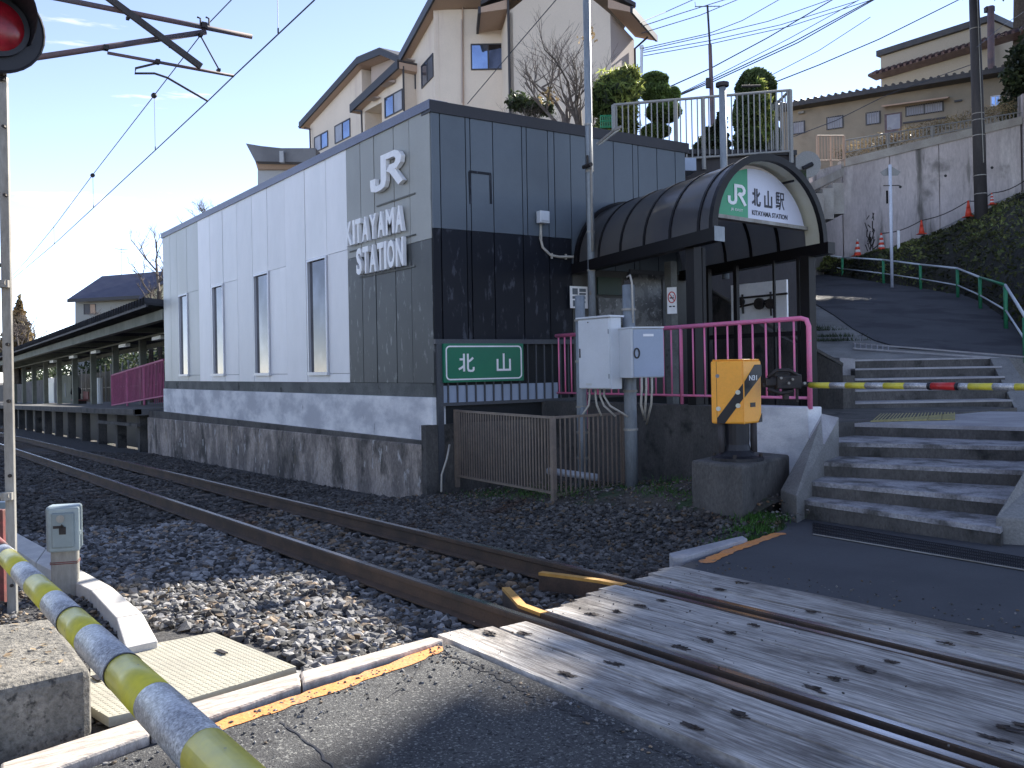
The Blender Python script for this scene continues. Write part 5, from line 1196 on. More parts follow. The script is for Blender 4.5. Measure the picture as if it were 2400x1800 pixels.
# path barrier fence on the wall
def railing(name, Pl, top, bot, n, label, cat, mat='fence_grey', posts=(), r=.014, par=None, off=0., rr=.028):
    """top/bot: pixel lines on the plane"""
    (tx0, ty0), (tx1, ty1) = top; (bx0, by0), (bx1, by1) = bot
    A0, A1 = Pl.at(tx0, ty0, off), Pl.at(tx1, ty1, off); B0, B1 = Pl.at(bx0, by0, off), Pl.at(bx1, by1, off)
    t_ = thing(name, (A0+A1)/2-UP*1.2, label, cat)
    m = MB(); m.tube([A0, A1], rr, 6); m.build('top_rail', mat, t_)
    m = MB(); m.tube([B0, B1], rr*.9, 6); m.build('bottom_rail', mat, t_)
    for i in range(n):
        s = (i+.5)/n; p, q = A0.lerp(A1, s), B0.lerp(B1, s); q = V(p.x, p.y, q.z); m = MB(); m.tube([q, p], r, 4, cap=False); m.build('baluster', mat, t_)
    for s in posts:
        p, q = A0.lerp(A1, s), B0.lerp(B1, s); m = MB(); m.tube([V(p.x, p.y, q.z-.25), p], r*2.6, 6); m.build('post', mat, t_)
    return t_
railing('wall_fence', HW, ((1978, 329), (2398, 262)), ((1978, 358), (2398, 275)), 48, 'low pale railing with closely set bars along the top of the tall retaining wall', 'railing', posts=(0, .25, .5, .75, 1), r=.02, off=-.15)
FP = Plane(C(1900, 400, 37).xy, C(1978, 400, 38.4).xy)
railing('brown_fence', FP, ((1915, 318), (1978, 318)), ((1915, 376), (1978, 376)), 9, 'small brownish gate fence at the left end of the tall retaining wall', 'fence', 'soffit', posts=(0, .5, 1), r=.02)
# dry grass behind the wall railing
gs_ = [HW.at(1990+38*i, 350-10.2*i-((i%3)*2), -1.3) for i in range(11)]
o_ = leaves([p-UP*.1 for p in gs_], [(1.2, .5, .42)]*11, 3600, .10, 'dry_grass', 'leaf_brown', None, shell=.1, aspect=.12, up=0)
tag(o_, 'brown dry grass standing behind the railing on top of the tall retaining wall', 'dry grass', kind='stuff')
# cones
def cone(base, h, mats, label, name='traffic_cone'):
    t_ = thing(name, base, label, 'traffic cone', 'cones along the upper path')
    m = MB(); m.obox(base-RT*h*.26-FW*h*.26, RT*h*.52, FW*h*.52, UP*h*.05); m.build('foot', 'cone_red', t_)
    nb = len(mats)
    for i, mt in enumerate(mats):
        a, b = i/nb, (i+1)/nb; m = MB(); m.tube([base+UP*h*(.05+.95*a), base+UP*h*(.05+.95*b)], [h*(.20-.155*a), h*(.20-.155*b)], 12); m.build('band', mt, t_, smooth=True)
    return t_
rw5 = ['cone_red', 'cone_white', 'cone_red', 'cone_white', 'cone_red', 'cone_white', 'cone_red']
CB = []
for px, py0, py1, mt, lb, d in ((2010, 600, 560, ['cone_red', 'cone_white']*3, 'red and white striped cone leaning left of the white sign post by the wall', 36.6), (2066, 588, 546, rw5, 'red and white striped cone just left of the white sign post', 36.4),
                              (2160, 549, 516, ['cone_red']*2, 'plain orange-red cone right of the white sign post', 35.8), (2270, 509, 470, ['cone_red']*2, 'plain orange-red cone left of the dark utility pole', 35.0), (2325, 480, 452, rw5, 'striped cone just right of the dark utility pole', 34.4)):
    b_ = C(px, py0, d); h_ = C(px, py1, d).z-b_.z; cone(b_, h_, mt, lb); CB.append(b_+UP*h_*.97)
rope = CB[1:]+[C(2410, 418, 33.5)]
m = MB(); pts = []
for i in range(len(rope)-1):
    for k in range(6): t = k/6; p = rope[i].lerp(rope[i+1], t); p.z -= .12*math.sin(math.pi*t); pts.append(p)
m.tube(pts+[rope[-1]], .02, 5); tag(m.build('cone_rope', 'iron'), 'black and yellow rope strung between the cones on the upper path', 'rope')
m = MB(); a = C(2104, 583, 34.8); m.obox(a, RT*.10, FW*.06, UP*.72); tag(m.build('marker_stake', 'letter', bevel=.01), 'short white marker stake with writing beside the white sign post', 'marker')
m = MB()
for k in range(26): q = C(2040+random.uniform(-9, 9), 590-random.uniform(0, 95)**1.0*random.random(), 37.6); m.tube([q, q+V(random.uniform(-.2, .2), random.uniform(-.2, .2), random.uniform(.1, .5))], .022, 4)
tag(m.build('dead_vine', 'iron'), 'dark dead climbing plant on the wall between the two left striped cones', 'plant')
# utility pole and slimmer pole behind
up0 = C(2300, 495, 33.6); ut = thing('utility_pole', up0, 'dark concrete utility pole with wire bands in front of the hill wall', 'utility pole')
top_ = C(2281, -60, 33.6)
m = MB(); m.tube([up0-UP*.5, up0.lerp(top_, .5), top_], [.235, .205, .17], 14); m.build('shaft', 'pole_dark', ut, smooth=True)
for py in (68, 267, 282, 318, 412, 455): 
    t = (495-py)/555; q = up0.lerp(top_, t); rr = .235-.065*t+.012; m = MB(); m.tube([q-UP*.015, q+UP*.015], rr, 14); m.build('band', 'galv_light', ut)
m = MB(); m.tube([up0.lerp(top_, t)-FW*(.23-.06*t)+RT*.03 for t in (.2, .4, .6, .8, .98)], .018, 6); m.build('cable', 'galv_light', ut)
pb_ = C(2322, 165, 52); m = MB(); m.tube([pb_-UP*2, C(2322, 15, 52)], .19, 10); ob = thing('utility_pole', pb_, 'slim grey utility pole behind the long house right of the dark pole', 'utility pole'); m.build('shaft', 'pole_rust', ob, smooth=True)
m = MB(); q = C(2322, 18, 52); m.obox(q-RT*.25-UP*.2, RT*.5, FW*.3, UP*.3); m.build('top_box', 'iron', ob)
# long house on the hill
LH = Plane(C(1857, 300, 50).xy, C(2280, 300, 45.3).xy)
lh = thing('long_house', LH.at(2070, 330), 'long low beige house with a dark tiled roof above the hill wall', 'house')
ze = LH.at(1900, 252).z
u0_, u1_ = LH.u(1838), LH.u(2400)+3
m = MB(); m.prism([LH.uv(u0_, ze), LH.uv(u1_, ze), LH.uv(u1_, ze-6), LH.uv(u0_, ze-6)], -LH.n*6); m.build('wall', 'long_wall', lh)
m = MB(); m.prism([LH.uv(u0_-.5, ze-.02, .9), LH.uv(u0_-.5, ze+.22, .9), LH.uv(u0_-.5, ze+.85, -3), LH.uv(u0_-.5, ze+.22, -7), LH.uv(u0_-.5, ze, -7)], LH.t*(u1_-u0_+1)); m.build('roof', 'tile_dark', lh)
for i in range(62):
    u_ = u0_-.4+i*.36
    m = MB(); m.tube([LH.uv(u_, ze+.24, .92), LH.uv(u_, ze+.87, -2.8)], .09, 6); m.build('tile_row', 'tile_dark', lh)
def lwin(px0, py0, px1, py1, frame, pane, par=lh, Pl=LH, nb=0, div=1, d=.05):
    a, b = Pl.at(px0, py1, d), Pl.at(px1, py0, d); ww = (b-a).dot(Pl.t); hh = b.z-a.z; b_ = a+Pl.t*ww; t = .05
    m = MB()
    for o_, e_, f_ in ((a, Pl.t*ww, UP*t), (a+UP*(hh-t), Pl.t*ww, UP*t), (a+UP*t, Pl.t*t, UP*(hh-2*t)), (a+Pl.t*(ww-t)+UP*t, Pl.t*t, UP*(hh-2*t))): m.obox(o_, e_, -Pl.n*.08, f_)
    for k in range(1, div): m.obox(a+Pl.t*(ww*k/div-t/2)+UP*t, Pl.t*t, -Pl.n*.07, UP*(hh-2*t))
    w = m.build('window', frame, par)
    for k in range(div):
        m = MB(); m.obox(a+Pl.t*(t+k*(ww-t)/div)+UP*t-Pl.n*.03, Pl.t*((ww-t)/div-t), -Pl.n*.015, UP*(hh-2*t)); pn = m.build('pane', pane if isinstance(pane, str) else pane[k % len(pane)], par); pn.parent = w
    for k in range(nb):
        m = MB(); m.tube([a+Pl.t*(ww*(k+.5)/nb)+Pl.n*.04, a+Pl.t*(ww*(k+.5)/nb)+Pl.n*.04+UP*hh], .012, 4); g_ = m.build('grille_bar', 'fence_grey', par); g_.parent = w
    return w
lwin(1857, 282, 1886, 316, 'win_dark', 'win_curtain', nb=5); lwin(1937, 269, 1976, 305, 'win_dark', 'win_curtain', nb=7); lwin(2029, 259, 2063, 294, 'win_dark', 'win_curtain', nb=6); lwin(2122, 236, 2211, 274, 'win_dark', 'win_curtain', nb=16, div=2); lwin(2322, 222, 2344, 250, 'win_frame', 'win_sky', div=2)
m = MB(); a, b = LH.at(2074, 330, .04), LH.at(2113, 262, .04); m.obox(a, LH.t*((b-a).dot(LH.t)), -LH.n*.05, UP*(b.z-a.z)); dr_ = m.build('door', 'tile_maroon', lh)
m = MB(); a, b = LH.at(2079, 305, .05), LH.at(2109, 266, .05); m.obox(a, LH.t*((b-a).dot(LH.t)), -LH.n*.02, UP*(b.z-a.z)); q = m.build('pane', 'win_curtain', lh); q.parent = dr_
a, b = LH.at(2066, 247, .6), LH.at(2222, 226, .6); m = MB(); m.prism([a, b, b-LH.n*.7+UP*.18, a-LH.n*.7+UP*.18], (0, 0, -.08)); m.build('door_canopy', 'soffit', lh)
a, b = LH.at(2116, 290, .1), LH.at(2216, 277, .1); m = MB(); m.obox(a, b-a, -LH.n*.12, UP*.08); m.build('ledge', 'win_dark', lh)
m = MB(); a = LH.at(2237, 240, .05); m.obox(a, LH.t*.35, LH.n*.1, UP*.08); m.build('vent_hood', 'win_dark', lh)
m = MB(); a = LH.at(1872, 268, .1); m.obox(a, LH.t*.3, LH.n*.15, UP*.12); m.build('wall_light', 'fence_grey', lh)
# upper house
UH = Plane(C(2073, 150, 60).xy, C(2343, 120, 54).xy)
uh = thing('upper_house', UH.at(2200, 190), 'taller cream house with maroon tiled skirt roof behind the long house', 'house')
z_t, z_m = UH.at(2080, 128).z, UH.at(2080, 165).z; u0_, u1_ = UH.u(2076), UH.u(2343)
m = MB(); m.prism([UH.uv(u0_, z_t), UH.uv(u1_, z_t), UH.uv(u1_, z_t-8), UH.uv(u0_, z_t-8)], -UH.n*7); m.build('wall', 'upper_wall', uh)
m = MB(); m.obox(UH.uv(u0_-.15, z_t, .3), UH.t*(u1_-u0_+.3), -UH.n*8, UP*.38); m.build('parapet', 'tile_dark', uh)
m = MB(); m.prism([UH.uv(u0_-.3, z_m-.4, 1.1), UH.uv(u0_-.3, z_m+.1, .1), UH.uv(u0_-.3, z_m-.5, .1)], UH.t*(u1_-u0_+3)); m.build('skirt_roof', 'tile_maroon', uh)
for i in range(26):
    m = MB(); u_ = u0_-.2+i*.42; m.tube([UH.uv(u_, z_m-.35, 1.13), UH.uv(u_, z_m+.12, .12)], .10, 6); m.build('tile_row', 'tile_maroon', uh)
m = MB(); a = UH.at(2160, 103, 0); m.tube([UH.uv(UH.u(2160), z_t, -2), UH.uv(UH.u(2160), z_t+1.0, -2)], .03, 5); m.build('vent_pipe', 'iron', uh)
# hillside behind, closes the ground under the houses
def hill(u, v):
    x = 1200+1700*u; d = 19+90*v; p = C(x, 800, d); p.z = 5.6 if x < 1850 else 5.6+4*min(1, (x-1850)/300)
    p.z += min(3.5, max(0, d-30)*.12)*(1 if x > 1850 else 0); return tuple(p)
m = MB()
m.prism([V(C(1478, 800, 18.6).x, C(1478, 800, 18.6).y, 5.62), V(C(1897, 800, 19.2).x, C(1897, 800, 19.2).y, 5.62), V(C(1890, 800, 90).x, C(1890, 800, 90).y, 5.62), V(-90, 60, 5.62), V(-60, 16.5, 5.62), V(-13, 13.6, 5.62)], (0, 0, -8)); struct(m, 'terrace_ground', 'soil')
m = MB(); m.add([tuple(LH.uv(-12, ze-6.5, 5)), tuple(LH.uv(40, ze-5, 5)), tuple(LH.uv(60, ze-2, -80)), tuple(LH.uv(-12, ze-4, -80))], [(0, 1, 2, 3)]); o = struct(m, 'hill', 'soil'); up_faces(o)
# terrace block wall
tb_ = thing('terrace_wall', C(1690, 600, 18.3), 'dark retaining wall below the grey terrace railing behind the canopy', 'retaining wall')
TP_ = Plane(C(1440, 800, 18.0).xy, C(1850, 800, 18.4).xy)
zt5 = TP_.at(1700, 362).z
u0_, u1_ = TP_.u(1440), TP_.u(1875)
m = MB(); m.prism([TP_.uv(u0_, zt5, -.05), TP_.uv(u1_, zt5, -.05), TP_.uv(u1_, .3, -.05), TP_.uv(u0_, .3, -.05)], -TP_.n*.6); m.build('wall_face', 'pole_dark', tb_)
m = MB(); m.obox(TP_.uv(u0_, zt5+.001, .02), TP_.t*(u1_-u0_), -TP_.n*.5, UP*.10); m.build('coping', 'black', tb_)
m = MB(); a, b = TP_.at(1600, 400, .6), TP_.at(1632, 370, .6); m.obox(a, TP_.t*((b-a).dot(TP_.t)), -TP_.n*.5, UP*(b.z-a.z)); tag(m.build('grey_box', 'cabinet_grey', bevel=.01), 'light blue-grey box fixed below the terrace railing at the end of the station roof', 'box')
railing('terrace_railing', TP_, ((1438, 246), (1852, 211)), ((1438, 384), (1852, 354)), 31, 'grey metal railing with vertical bars on the terrace behind the station roof', 'railing', posts=(0, .345, .5, 1), r=.018, rr=.03, off=.05)
m = MB()
a = TP_.at(1852, 211, .05); a2 = TP_.at(1852, 354, .05)
for i in range(14):
    p = a+FW*(.14*i)+RT*(-.01*i); m.tube([V(p.x, p.y, a2.z), V(p.x, p.y, a.z-.0)], .018, 4)
m.tube([a, a+FW*2], .03, 6); m.tube([a2, a2+FW*2], .03, 6); tag(m.build('side_railing', 'fence_grey'), 'short return of the terrace railing running back at its right end', 'railing')
# street pipe in front of the terrace wall
q = C(1697, 430, 16.2); m = MB(); m.tube([V(q.x, q.y, 3), V(q.x, q.y, C(1697, 205, 16.2).z)], .065, 12); t_ = thing('grey_pipe_post', V(q.x, q.y, 3), 'blue-grey pipe post with a cap rising beside the canopy ridge', 'post'); m.build('shaft', 'galv', t_, smooth=True)
m = MB(); z = C(1697, 203, 16.2).z; m.tube([V(q.x, q.y, z), V(q.x, q.y, z+.07)], .12, 10); m.build('cap', 'iron', t_)
m = MB(); q2 = V(q.x, q.y, 0)+RT*.5; m.tube([V(q2.x, q2.y, z)-RT*.15, V(q2.x, q2.y, z)+RT*.2], .025, 6); m.build('side_lamp', 'iron', t_)
# convex mirror seen from behind at right end of the terrace
q = C(1893, 385, 20); m = MB(); m.tube([q, q+FW*.06], .30, 24); t_ = thing('traffic_mirror', q, 'round grey traffic mirror seen from behind beside the arch', 'mirror'); m.build('mirror_back', 'fence_grey', t_)
m = MB(); m.tube([q+RT*-.12-FW*.03-UP*.1, q+RT*.1-FW*.03], .05, 8); m.build('clamp', 'black', t_); m = MB(); m.tube([q+FW*.05, V(q.x, q.y, 1)+FW*.05], .04, 8); m.build('post', 'fence_grey', t_)
# ================================================================== BEIGE HOUSES ON THE TERRACE
bh = thing('beige_house', V(-20, 22, 5.6), 'large beige stepped apartment house with dark roof edges behind the station', 'house')
def YP(y): return Plane((-60, y), (0, y))
def houseslab(pts, y0, y1, th, soff=True):
    """roof slab following a slope line given in pixels on plane Y=y0"""
    w = [P(a, b, Y=y0) for a, b in pts]
    for i in range(len(w)-1):
        a, b = w[i], w[i+1]; m = MB(); m.prism([a, b, b-UP*th, a-UP*th], (0, .09, 0)); m.build('fascia', 'fascia', bh)
        m = MB(); m.prism([a-UP*.02+V(0, .091, 0), b-UP*.02+V(0, .091, 0), b-UP*(th+.0)+V(0, .091, 0), a-UP*(th+.0)+V(0, .091, 0)], (0, y1-y0, 0)); m.build('eaves', 'soffit', bh)
        m = MB(); m.prism([a+V(0, .0, .005), b+V(0, 0, .005), b+UP*.08, a+UP*.08], (0, y1-y0, 0)); m.build('roof', 'tile_dark', bh)
    return w
YA, YB = 19.7, 18.8
wA = houseslab([(700, 290), (836, 137), (889, 115), (935, 134)], YA-.42, YA+9, .26)
def wallpoly(pts, y, th, mat, nm='wall'):
    m = MB(); m.prism([P(a, b, Y=y) if not isinstance(a, Vector) else a for a, b in pts], (0, th, 0)); return m.build(nm, mat, bh)
def under(px, py, y0, th): p = P(px, py, Y=y0); p.z -= th; return p
def wa(px, py, y0, y): p = P(px, py, Y=y0); return V(p.x, y, p.z-.27)
xa0 = P(727, 330, Y=YA).x; q0, q1, q2, q3 = [wa(*k, YA-.42, YA) for k in ((700, 290), (836, 137), (889, 115), (935, 134))]
def on_line(a, b, x): t = (x-a.x)/(b.x-a.x); return a.lerp(b, t)
s0 = on_line(q0, q1, xa0); xk = P(848, 200, Y=YA).x
m = MB(); m.prism([V(xa0, YA, 5.5), V(xk, YA, 5.5), on_line(q1, q2, xk) if xk > q1.x else on_line(q0, q1, xk), s0] if xk <= q1.x else [V(xa0, YA, 5.5), V(xk, YA, 5.5), on_line(q1, q2, xk), q1, s0], (0, 8, 0)); m.build('wall', 'house_wall', bh)
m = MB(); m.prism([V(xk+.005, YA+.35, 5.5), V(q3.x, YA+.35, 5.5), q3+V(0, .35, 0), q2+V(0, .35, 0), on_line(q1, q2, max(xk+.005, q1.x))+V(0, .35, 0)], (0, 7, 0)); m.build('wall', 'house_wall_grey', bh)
PA, PBp = YP(YA), YP(YB)
lwin(736, 305, 767, 359, 'win_dark', ('win_curtain', 'win_sky'), bh, PA, div=2); lwin(784, 276, 819, 338, 'win_dark', ('win_curtain', 'win_sky'), bh, PA, div=2)
def pipeh(pts, y, r=.045, X=None): m = MB(); m.tube([P(a, b, Y=y) for a, b in pts], r, 8); return m.build('downpipe', 'pipe_brown', bh)
pipeh([(700, 297), (726, 302), (728, 372)], YA-.15)
wB = houseslab([(819, 249), (931, 143)], YB-.42, YB+6, .30)
r0_, r1_ = wa(819, 249, YB-.42, YB), wa(931, 143, YB-.42, YB)
xb0 = P(850, 270, Y=YB).x; xb1 = P(946, 250, Y=YB).x; xn = P(895, 270, Y=YB).x; zbal = P(872, 252, Y=YB).z
m = MB(); m.prism([V(xb0, YB, zbal), V(xn, YB, zbal), on_line(r0_, r1_, xn), on_line(r0_, r1_, xb0)], (0, 5, 0)); m.build('wall', 'house_wall', bh)
m = MB(); m.prism([V(xn+.005, YB, 5.5), V(xb1, YB, 5.5), on_line(r0_, r1_, xb1), on_line(r0_, r1_, xn+.005)], (0, 5, 0)); m.build('wall', 'house_wall', bh)
m = MB(); m.box((xb0, YB+1.2, 5.5), (xn, YB+4, zbal-.005)); m.build('balcony_recess', 'house_wall', bh)
m = MB(); m.box((xb0-.02, YB, 5.5), (xb0+.22, YB+1.5, zbal-.005)); m.build('balcony_pier', 'house_wall', bh)
lwin(901, 207, 942, 278, 'win_dark', ('win_sky', 'win_curtain'), bh, PBp, div=2)
pipeh([(822, 252), (824, 258), (847, 260), (849, 320)], YB-.3); pipeh([(930, 150), (945, 156), (947, 260)], YB-.12)
def awn(px0, py0, px1, py1, Pl):
    a, b = Pl.at(px0, py1, .05), Pl.at(px1, py0, .05); w = (b-a).dot(Pl.t); h = b.z-a.z
    m = MB(); m.add([a, a+Pl.t*w, a+Pl.t*w+UP*h, a+UP*h, a+Pl.n*.35-UP*0, a+Pl.t*w+Pl.n*.35, a+Pl.t*w+UP*h*.9+Pl.n*.1, a+UP*h*.9+Pl.n*.1], [(0, 1, 2, 3), (4, 5, 6, 7), (0, 4, 7, 3), (1, 5, 6, 2), (3, 2, 6, 7), (0, 1, 5, 4)]); m.build('vent_hood', 'house_wall_grey', bh)
awn(906, 187, 926, 205, PBp); awn(876, 226, 890, 238, PBp)
# block C, turned
pC0 = C(946, 200, 40.5); dC = -(FW*math.cos(math.radians(22.1))-RT*math.sin(math.radians(22.1))); pC1 = pC0+dC*5.3
PC = Plane(pC0.xy, pC1.xy)
def pc(px, py, off=0): return PC.at(px, py, off)
zC = 21.5
k0, k1, k2 = pc(929, 141, .42), pc(1005, 0, .42), pc(1042, -70, .42)
ins = -PC.n
def wallC(p): q = p+ins*.42; return V(q.x, q.y, q.z-.25)
lo_, hi_ = wallC(k0), wallC(k2)
uL_ = 0; pB = PC.uv(0, 5.5); pE = PC.uv(5.3, 5.5); sl_ = (hi_.z-lo_.z)/((hi_-lo_).dot(PC.t)); ulo = (lo_-PC.a).dot(PC.t)
def zr(u): return lo_.z+sl_*(u-ulo)
m = MB(); m.prism([PC.uv(0, 5.5), PC.uv(5.3, 5.5), PC.uv(5.3, zr(5.3)), PC.uv(0, zr(0))], ins*5); m.build('wall', 'house_wall', bh)
a, b = k0, k0+(k2-k0)*1.25
m = MB(); m.prism([a, b, b-UP*.30, a-UP*.30], ins*.09); m.build('fascia', 'fascia', bh)
m = MB(); o_ = ins*.091; m.prism([a+o_-UP*.03, b+o_-UP*.03, b+o_-UP*.27, a+o_-UP*.27], ins*5); m.build('eaves', 'soffit', bh)
m = MB(); m.prism([a+UP*.002, b+UP*.002, b+UP*.08, a+UP*.08], ins*6); m.build('roof', 'tile_dark', bh)
lwin(987, 124, 1013, 208, 'win_dark', ('win_sky', 'win_dark'), bh, PC, div=2); lwin(961, 174, 972, 220, 'win_dark', 'win_curtain', bh, PC); awn(953, 142, 971, 160, PC)
# right hand walls of block C and the big front block
PD = Plane(C(1028, 200, 35.6).xy, C(1190, 200, 35.6).xy)
m = MB(); m.prism([PD.at(1029, 300), PD.at(1212, 300), PD.at(1212, -120), PD.at(1029, -40)], -PD.n*4)
dpt = [PD.uv(PD.u(1029)+.01, 5.5), PD.uv(PD.u(1215), 5.5), PD.uv(PD.u(1215), zr(5.3)), PD.uv(PD.u(1029)+.01, zr(5.3))]
m = MB(); m.prism(dpt, -PD.n*4); m.build('wall', 'house_wall', bh)
lwin(1104, 101, 1184, 164, 'pipe_brown', ('win_sky', 'glass'), bh, PD, div=2)
m = MB(); m.tube([PD.at(1084, 0, .06), PD.at(1086, 250, .06)], .03, 6); m.build('conduit', 'soffit', bh); m = MB(); m.tube([PD.at(1082, 46, .1), PD.at(1083, 240, .1)], .03, 6); m.build('conduit', 'house_wall_grey', bh)
PE = Plane(C(1203, 200, 33.6).xy, C(1444, 200, 33.9).xy)
uA, uB = PE.u(1203), PE.u(1444); zE = PE.at(1203, 30).z
bkv = (C(1498, 200, 36.6)-C(1444, 200, 33.9)); bkv.z = 0
m = MB(); A_, B_ = PE.uv(uA, 5.5), PE.uv(uB, 5.5); Mx = (A_+B_)/2
m.prism([A_, B_, V(B_.x, B_.y, zE), V(Mx.x, Mx.y, zE+1.6), V(A_.x, A_.y, zE)], -PE.n*.3); m.build('wall', 'house_wall', bh)
m = MB(); m.obox(V(A_.x, A_.y, 5.5), -PE.n*2.2-PE.t*.12, PE.t*.2, UP*(zE-5.5)); m.build('wall', 'house_wall', bh)
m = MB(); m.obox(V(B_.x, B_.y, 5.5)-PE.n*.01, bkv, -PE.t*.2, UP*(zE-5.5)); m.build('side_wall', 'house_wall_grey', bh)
m = MB(); m.tube([PE.uv(uA+.03, 5.6, .08), PE.uv(uA+.03, zE+2, .08)], .05, 8); m.build('downpipe', 'pipe_brown', bh)
for sgn_, pp_, q_ in ((-1, A_, PE.t*-1.0), (1, B_, PE.t*.85+bkv.normalized()*.0)):
    e = V(pp_.x, pp_.y, zE); m = MB(); bb = (-PE.n*5 if sgn_ < 0 else bkv.normalized()*3.4)
    st_ = e-(PE.t*-sgn_)*0-bb.normalized()*(.25 if sgn_ > 0 else .0)
    m.prism([st_+UP*.15, st_+q_, st_+q_+UP*.2, st_+UP*.5], bb); m.build('eaves', 'soffit', bh)
    m = MB(); g_ = st_+q_; m.obox(g_+UP*-.03, q_.normalized()*.10, bb, UP*.26); m.build('gutter', 'fascia', bh)
m = MB(); m.tube([V(B_.x, B_.y, zE-.15)+PE.t*.8+bkv.normalized()*2.2, V(B_.x, B_.y, zE-.45)+PE.t*.1+bkv*.92, V(B_.x, B_.y, zE-4)+PE.t*.1+bkv*.92], .045, 8); m.build('downpipe', 'pipe_brown', bh)
# wide main roof volume that continues above the frame
m = MB(); rr_ = [V(A_.x, A_.y, zE+.45)-PE.t*1.0, V(Mx.x, Mx.y, zE+2.1), V(B_.x, B_.y, zE+.45)+PE.t*1.0]; m.prism([rr_[0], rr_[1], rr_[2], rr_[2]-UP*.15, rr_[1]-UP*.3, rr_[0]-UP*.15], -PE.n*7); m.build('roof', 'tile_dark', bh)
# small temple-like roof between station and house
tr = thing('old_grey_building', C(640, 380, 44), 'grey building with an upswept concrete roof edge left of the beige house', 'building')
T_ = lambda x, y, d=44: C(x, y, d)
m = MB(); m.prism([T_(576, 336), T_(612, 342), T_(660, 347), T_(740, 347), T_(740, 380), T_(598, 378)], FW*4); m.build('roof_edge', 'temple', tr)
m = MB(); m.prism([T_(598, 378, 44.5), T_(740, 380, 44.5), T_(740, 397, 44.8), T_(604, 397, 44.8)], FW*3); m.build('eaves', 'soffit', tr)
m = MB(); m.prism([T_(604, 396.5, 45), T_(740, 396.5, 45), T_(740, 520, 45), T_(604, 520, 45)], FW*3); m.build('wall', 'temple_wall', tr)
m = MB(); m.obox(T_(655, 380, 43.8), RT*.2, FW*.3, UP*.55); m.build('bracket', 'temple_wall', tr)
# ================================================================== TERRACE PLANTS
def Tt(px, py, d): return C(px, py, d)
def px2m(n, d): return n/FOC*d
def shrub(name, label, blobs, d, n, size, mat, cat='shrub', core='leaf_dark', trunk=None, shell=.6, asp=.5, depth=1.0, lumpy=1.):
    base = C(blobs[0][0], 360, d); base.z = 5.6; t_ = thing(name, base, label, cat)
    cs, rs = [], []
    for x, y, rx, ry in blobs: cs.append(C(x, y, d)); rs.append((px2m(rx, d), px2m(rx, d)*depth, px2m(ry, d)))
    leaves(cs, rs, n, size, 'crown', mat, t_, shell=shell, aspect=asp, lumpy=lumpy)
    inner = MB()
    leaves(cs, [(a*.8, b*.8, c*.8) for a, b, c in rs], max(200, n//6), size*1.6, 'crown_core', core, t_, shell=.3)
    if trunk:
        m = MB(); m.tube([V(base.x, base.y, 5.4)]+[C(x, y, d) for x, y in trunk], .07, 7); m.build('trunk', 'bark', t_)
    return t_
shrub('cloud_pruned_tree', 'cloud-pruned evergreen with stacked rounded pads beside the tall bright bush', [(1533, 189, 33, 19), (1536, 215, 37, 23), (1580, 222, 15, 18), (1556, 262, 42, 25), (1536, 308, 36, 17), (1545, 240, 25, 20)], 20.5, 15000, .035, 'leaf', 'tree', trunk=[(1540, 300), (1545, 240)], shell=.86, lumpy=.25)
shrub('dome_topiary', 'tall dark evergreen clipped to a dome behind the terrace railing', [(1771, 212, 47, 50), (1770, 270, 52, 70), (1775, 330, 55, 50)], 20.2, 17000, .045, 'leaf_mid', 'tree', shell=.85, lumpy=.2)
shrub('young_bamboo_bush', 'bright yellow-green sprigs growing over the front of the clipped dome', [(1788, 240, 22, 34), (1800, 290, 20, 40), (1780, 200, 14, 16)], 19.4, 900, .06, 'leaf_bright', 'shrub', core='leaf', shell=.3, asp=.2)
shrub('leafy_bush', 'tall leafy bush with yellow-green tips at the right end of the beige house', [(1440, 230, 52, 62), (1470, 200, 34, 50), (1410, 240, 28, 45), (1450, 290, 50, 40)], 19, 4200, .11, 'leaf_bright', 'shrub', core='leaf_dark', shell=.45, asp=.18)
shrub('conical_hedge', 'dark conical conifer behind the middle of the terrace railing', [(1668, 345, 42, 26), (1680, 318, 26, 30), (1690, 285, 12, 24)], 22, 4500, .05, 'leaf_dark', 'tree')
shrub('sparse_shrub', 'dark bare-leaved shrub spreading above the station roof in front of the beige wall', [(1215, 240, 32, 26), (1250, 250, 36, 26), (1285, 255, 22, 20)], 21, 520, .06, 'leaf_dark', 'shrub', core='leaf_dark', shell=.05, asp=.35)
t_ = bpy.data.objects['sparse_shrub']
for k_, x_ in enumerate((1185, 1215, 1245, 1270, 1295)): bare(t_, V(C(x_, 300, 21).x, C(x_, 300, 21).y, 6.3), 1.7, 40+k_, 1.0, 5, .035, mat='twig')
t_ = thing('bare_tree', C(1330, 330, 20), 'leafless garden tree with twisted branches in front of the beige house', 'tree')
bare(t_, V(C(1345, 330, 20).x, C(1345, 330, 20).y, 5.4), 4.3, 12, .62, 5, .10); bare(t_, V(C(1372, 330, 20).x, C(1372, 330, 20).y, 5.4), 4.6, 21, .5, 5, .09)
leaves([C(1375, 85, 20), C(1290, 225, 20)], [(.22, .22, .25), (.3, .3, .2)], 90, .05, 'last_leaves', 'leaf_brown', t_, shell=.1)
t_ = thing('bare_bush', C(1600, 340, 24), 'thin leafless bush with berries seen through the terrace railing', 'shrub')
bare(t_, V(C(1600, 340, 24).x, C(1600, 340, 24).y, 5.5), 1.6, 5, .8, 4, .03); bare(t_, V(C(1635, 340, 24).x, C(1635, 340, 24).y, 5.5), 1.5, 9, .8, 4, .03)
m = MB(); 
for i in range(7): a = C(1408+5*i, 300, 18.6); m.tube([a, V(a.x, a.y, C(1408, 272, 18.6).z)], .015, 4)
for y in (272, 284, 298): m.tube([C(1406, y, 18.6), C(1440, y-1, 18.6)], .02, 4)
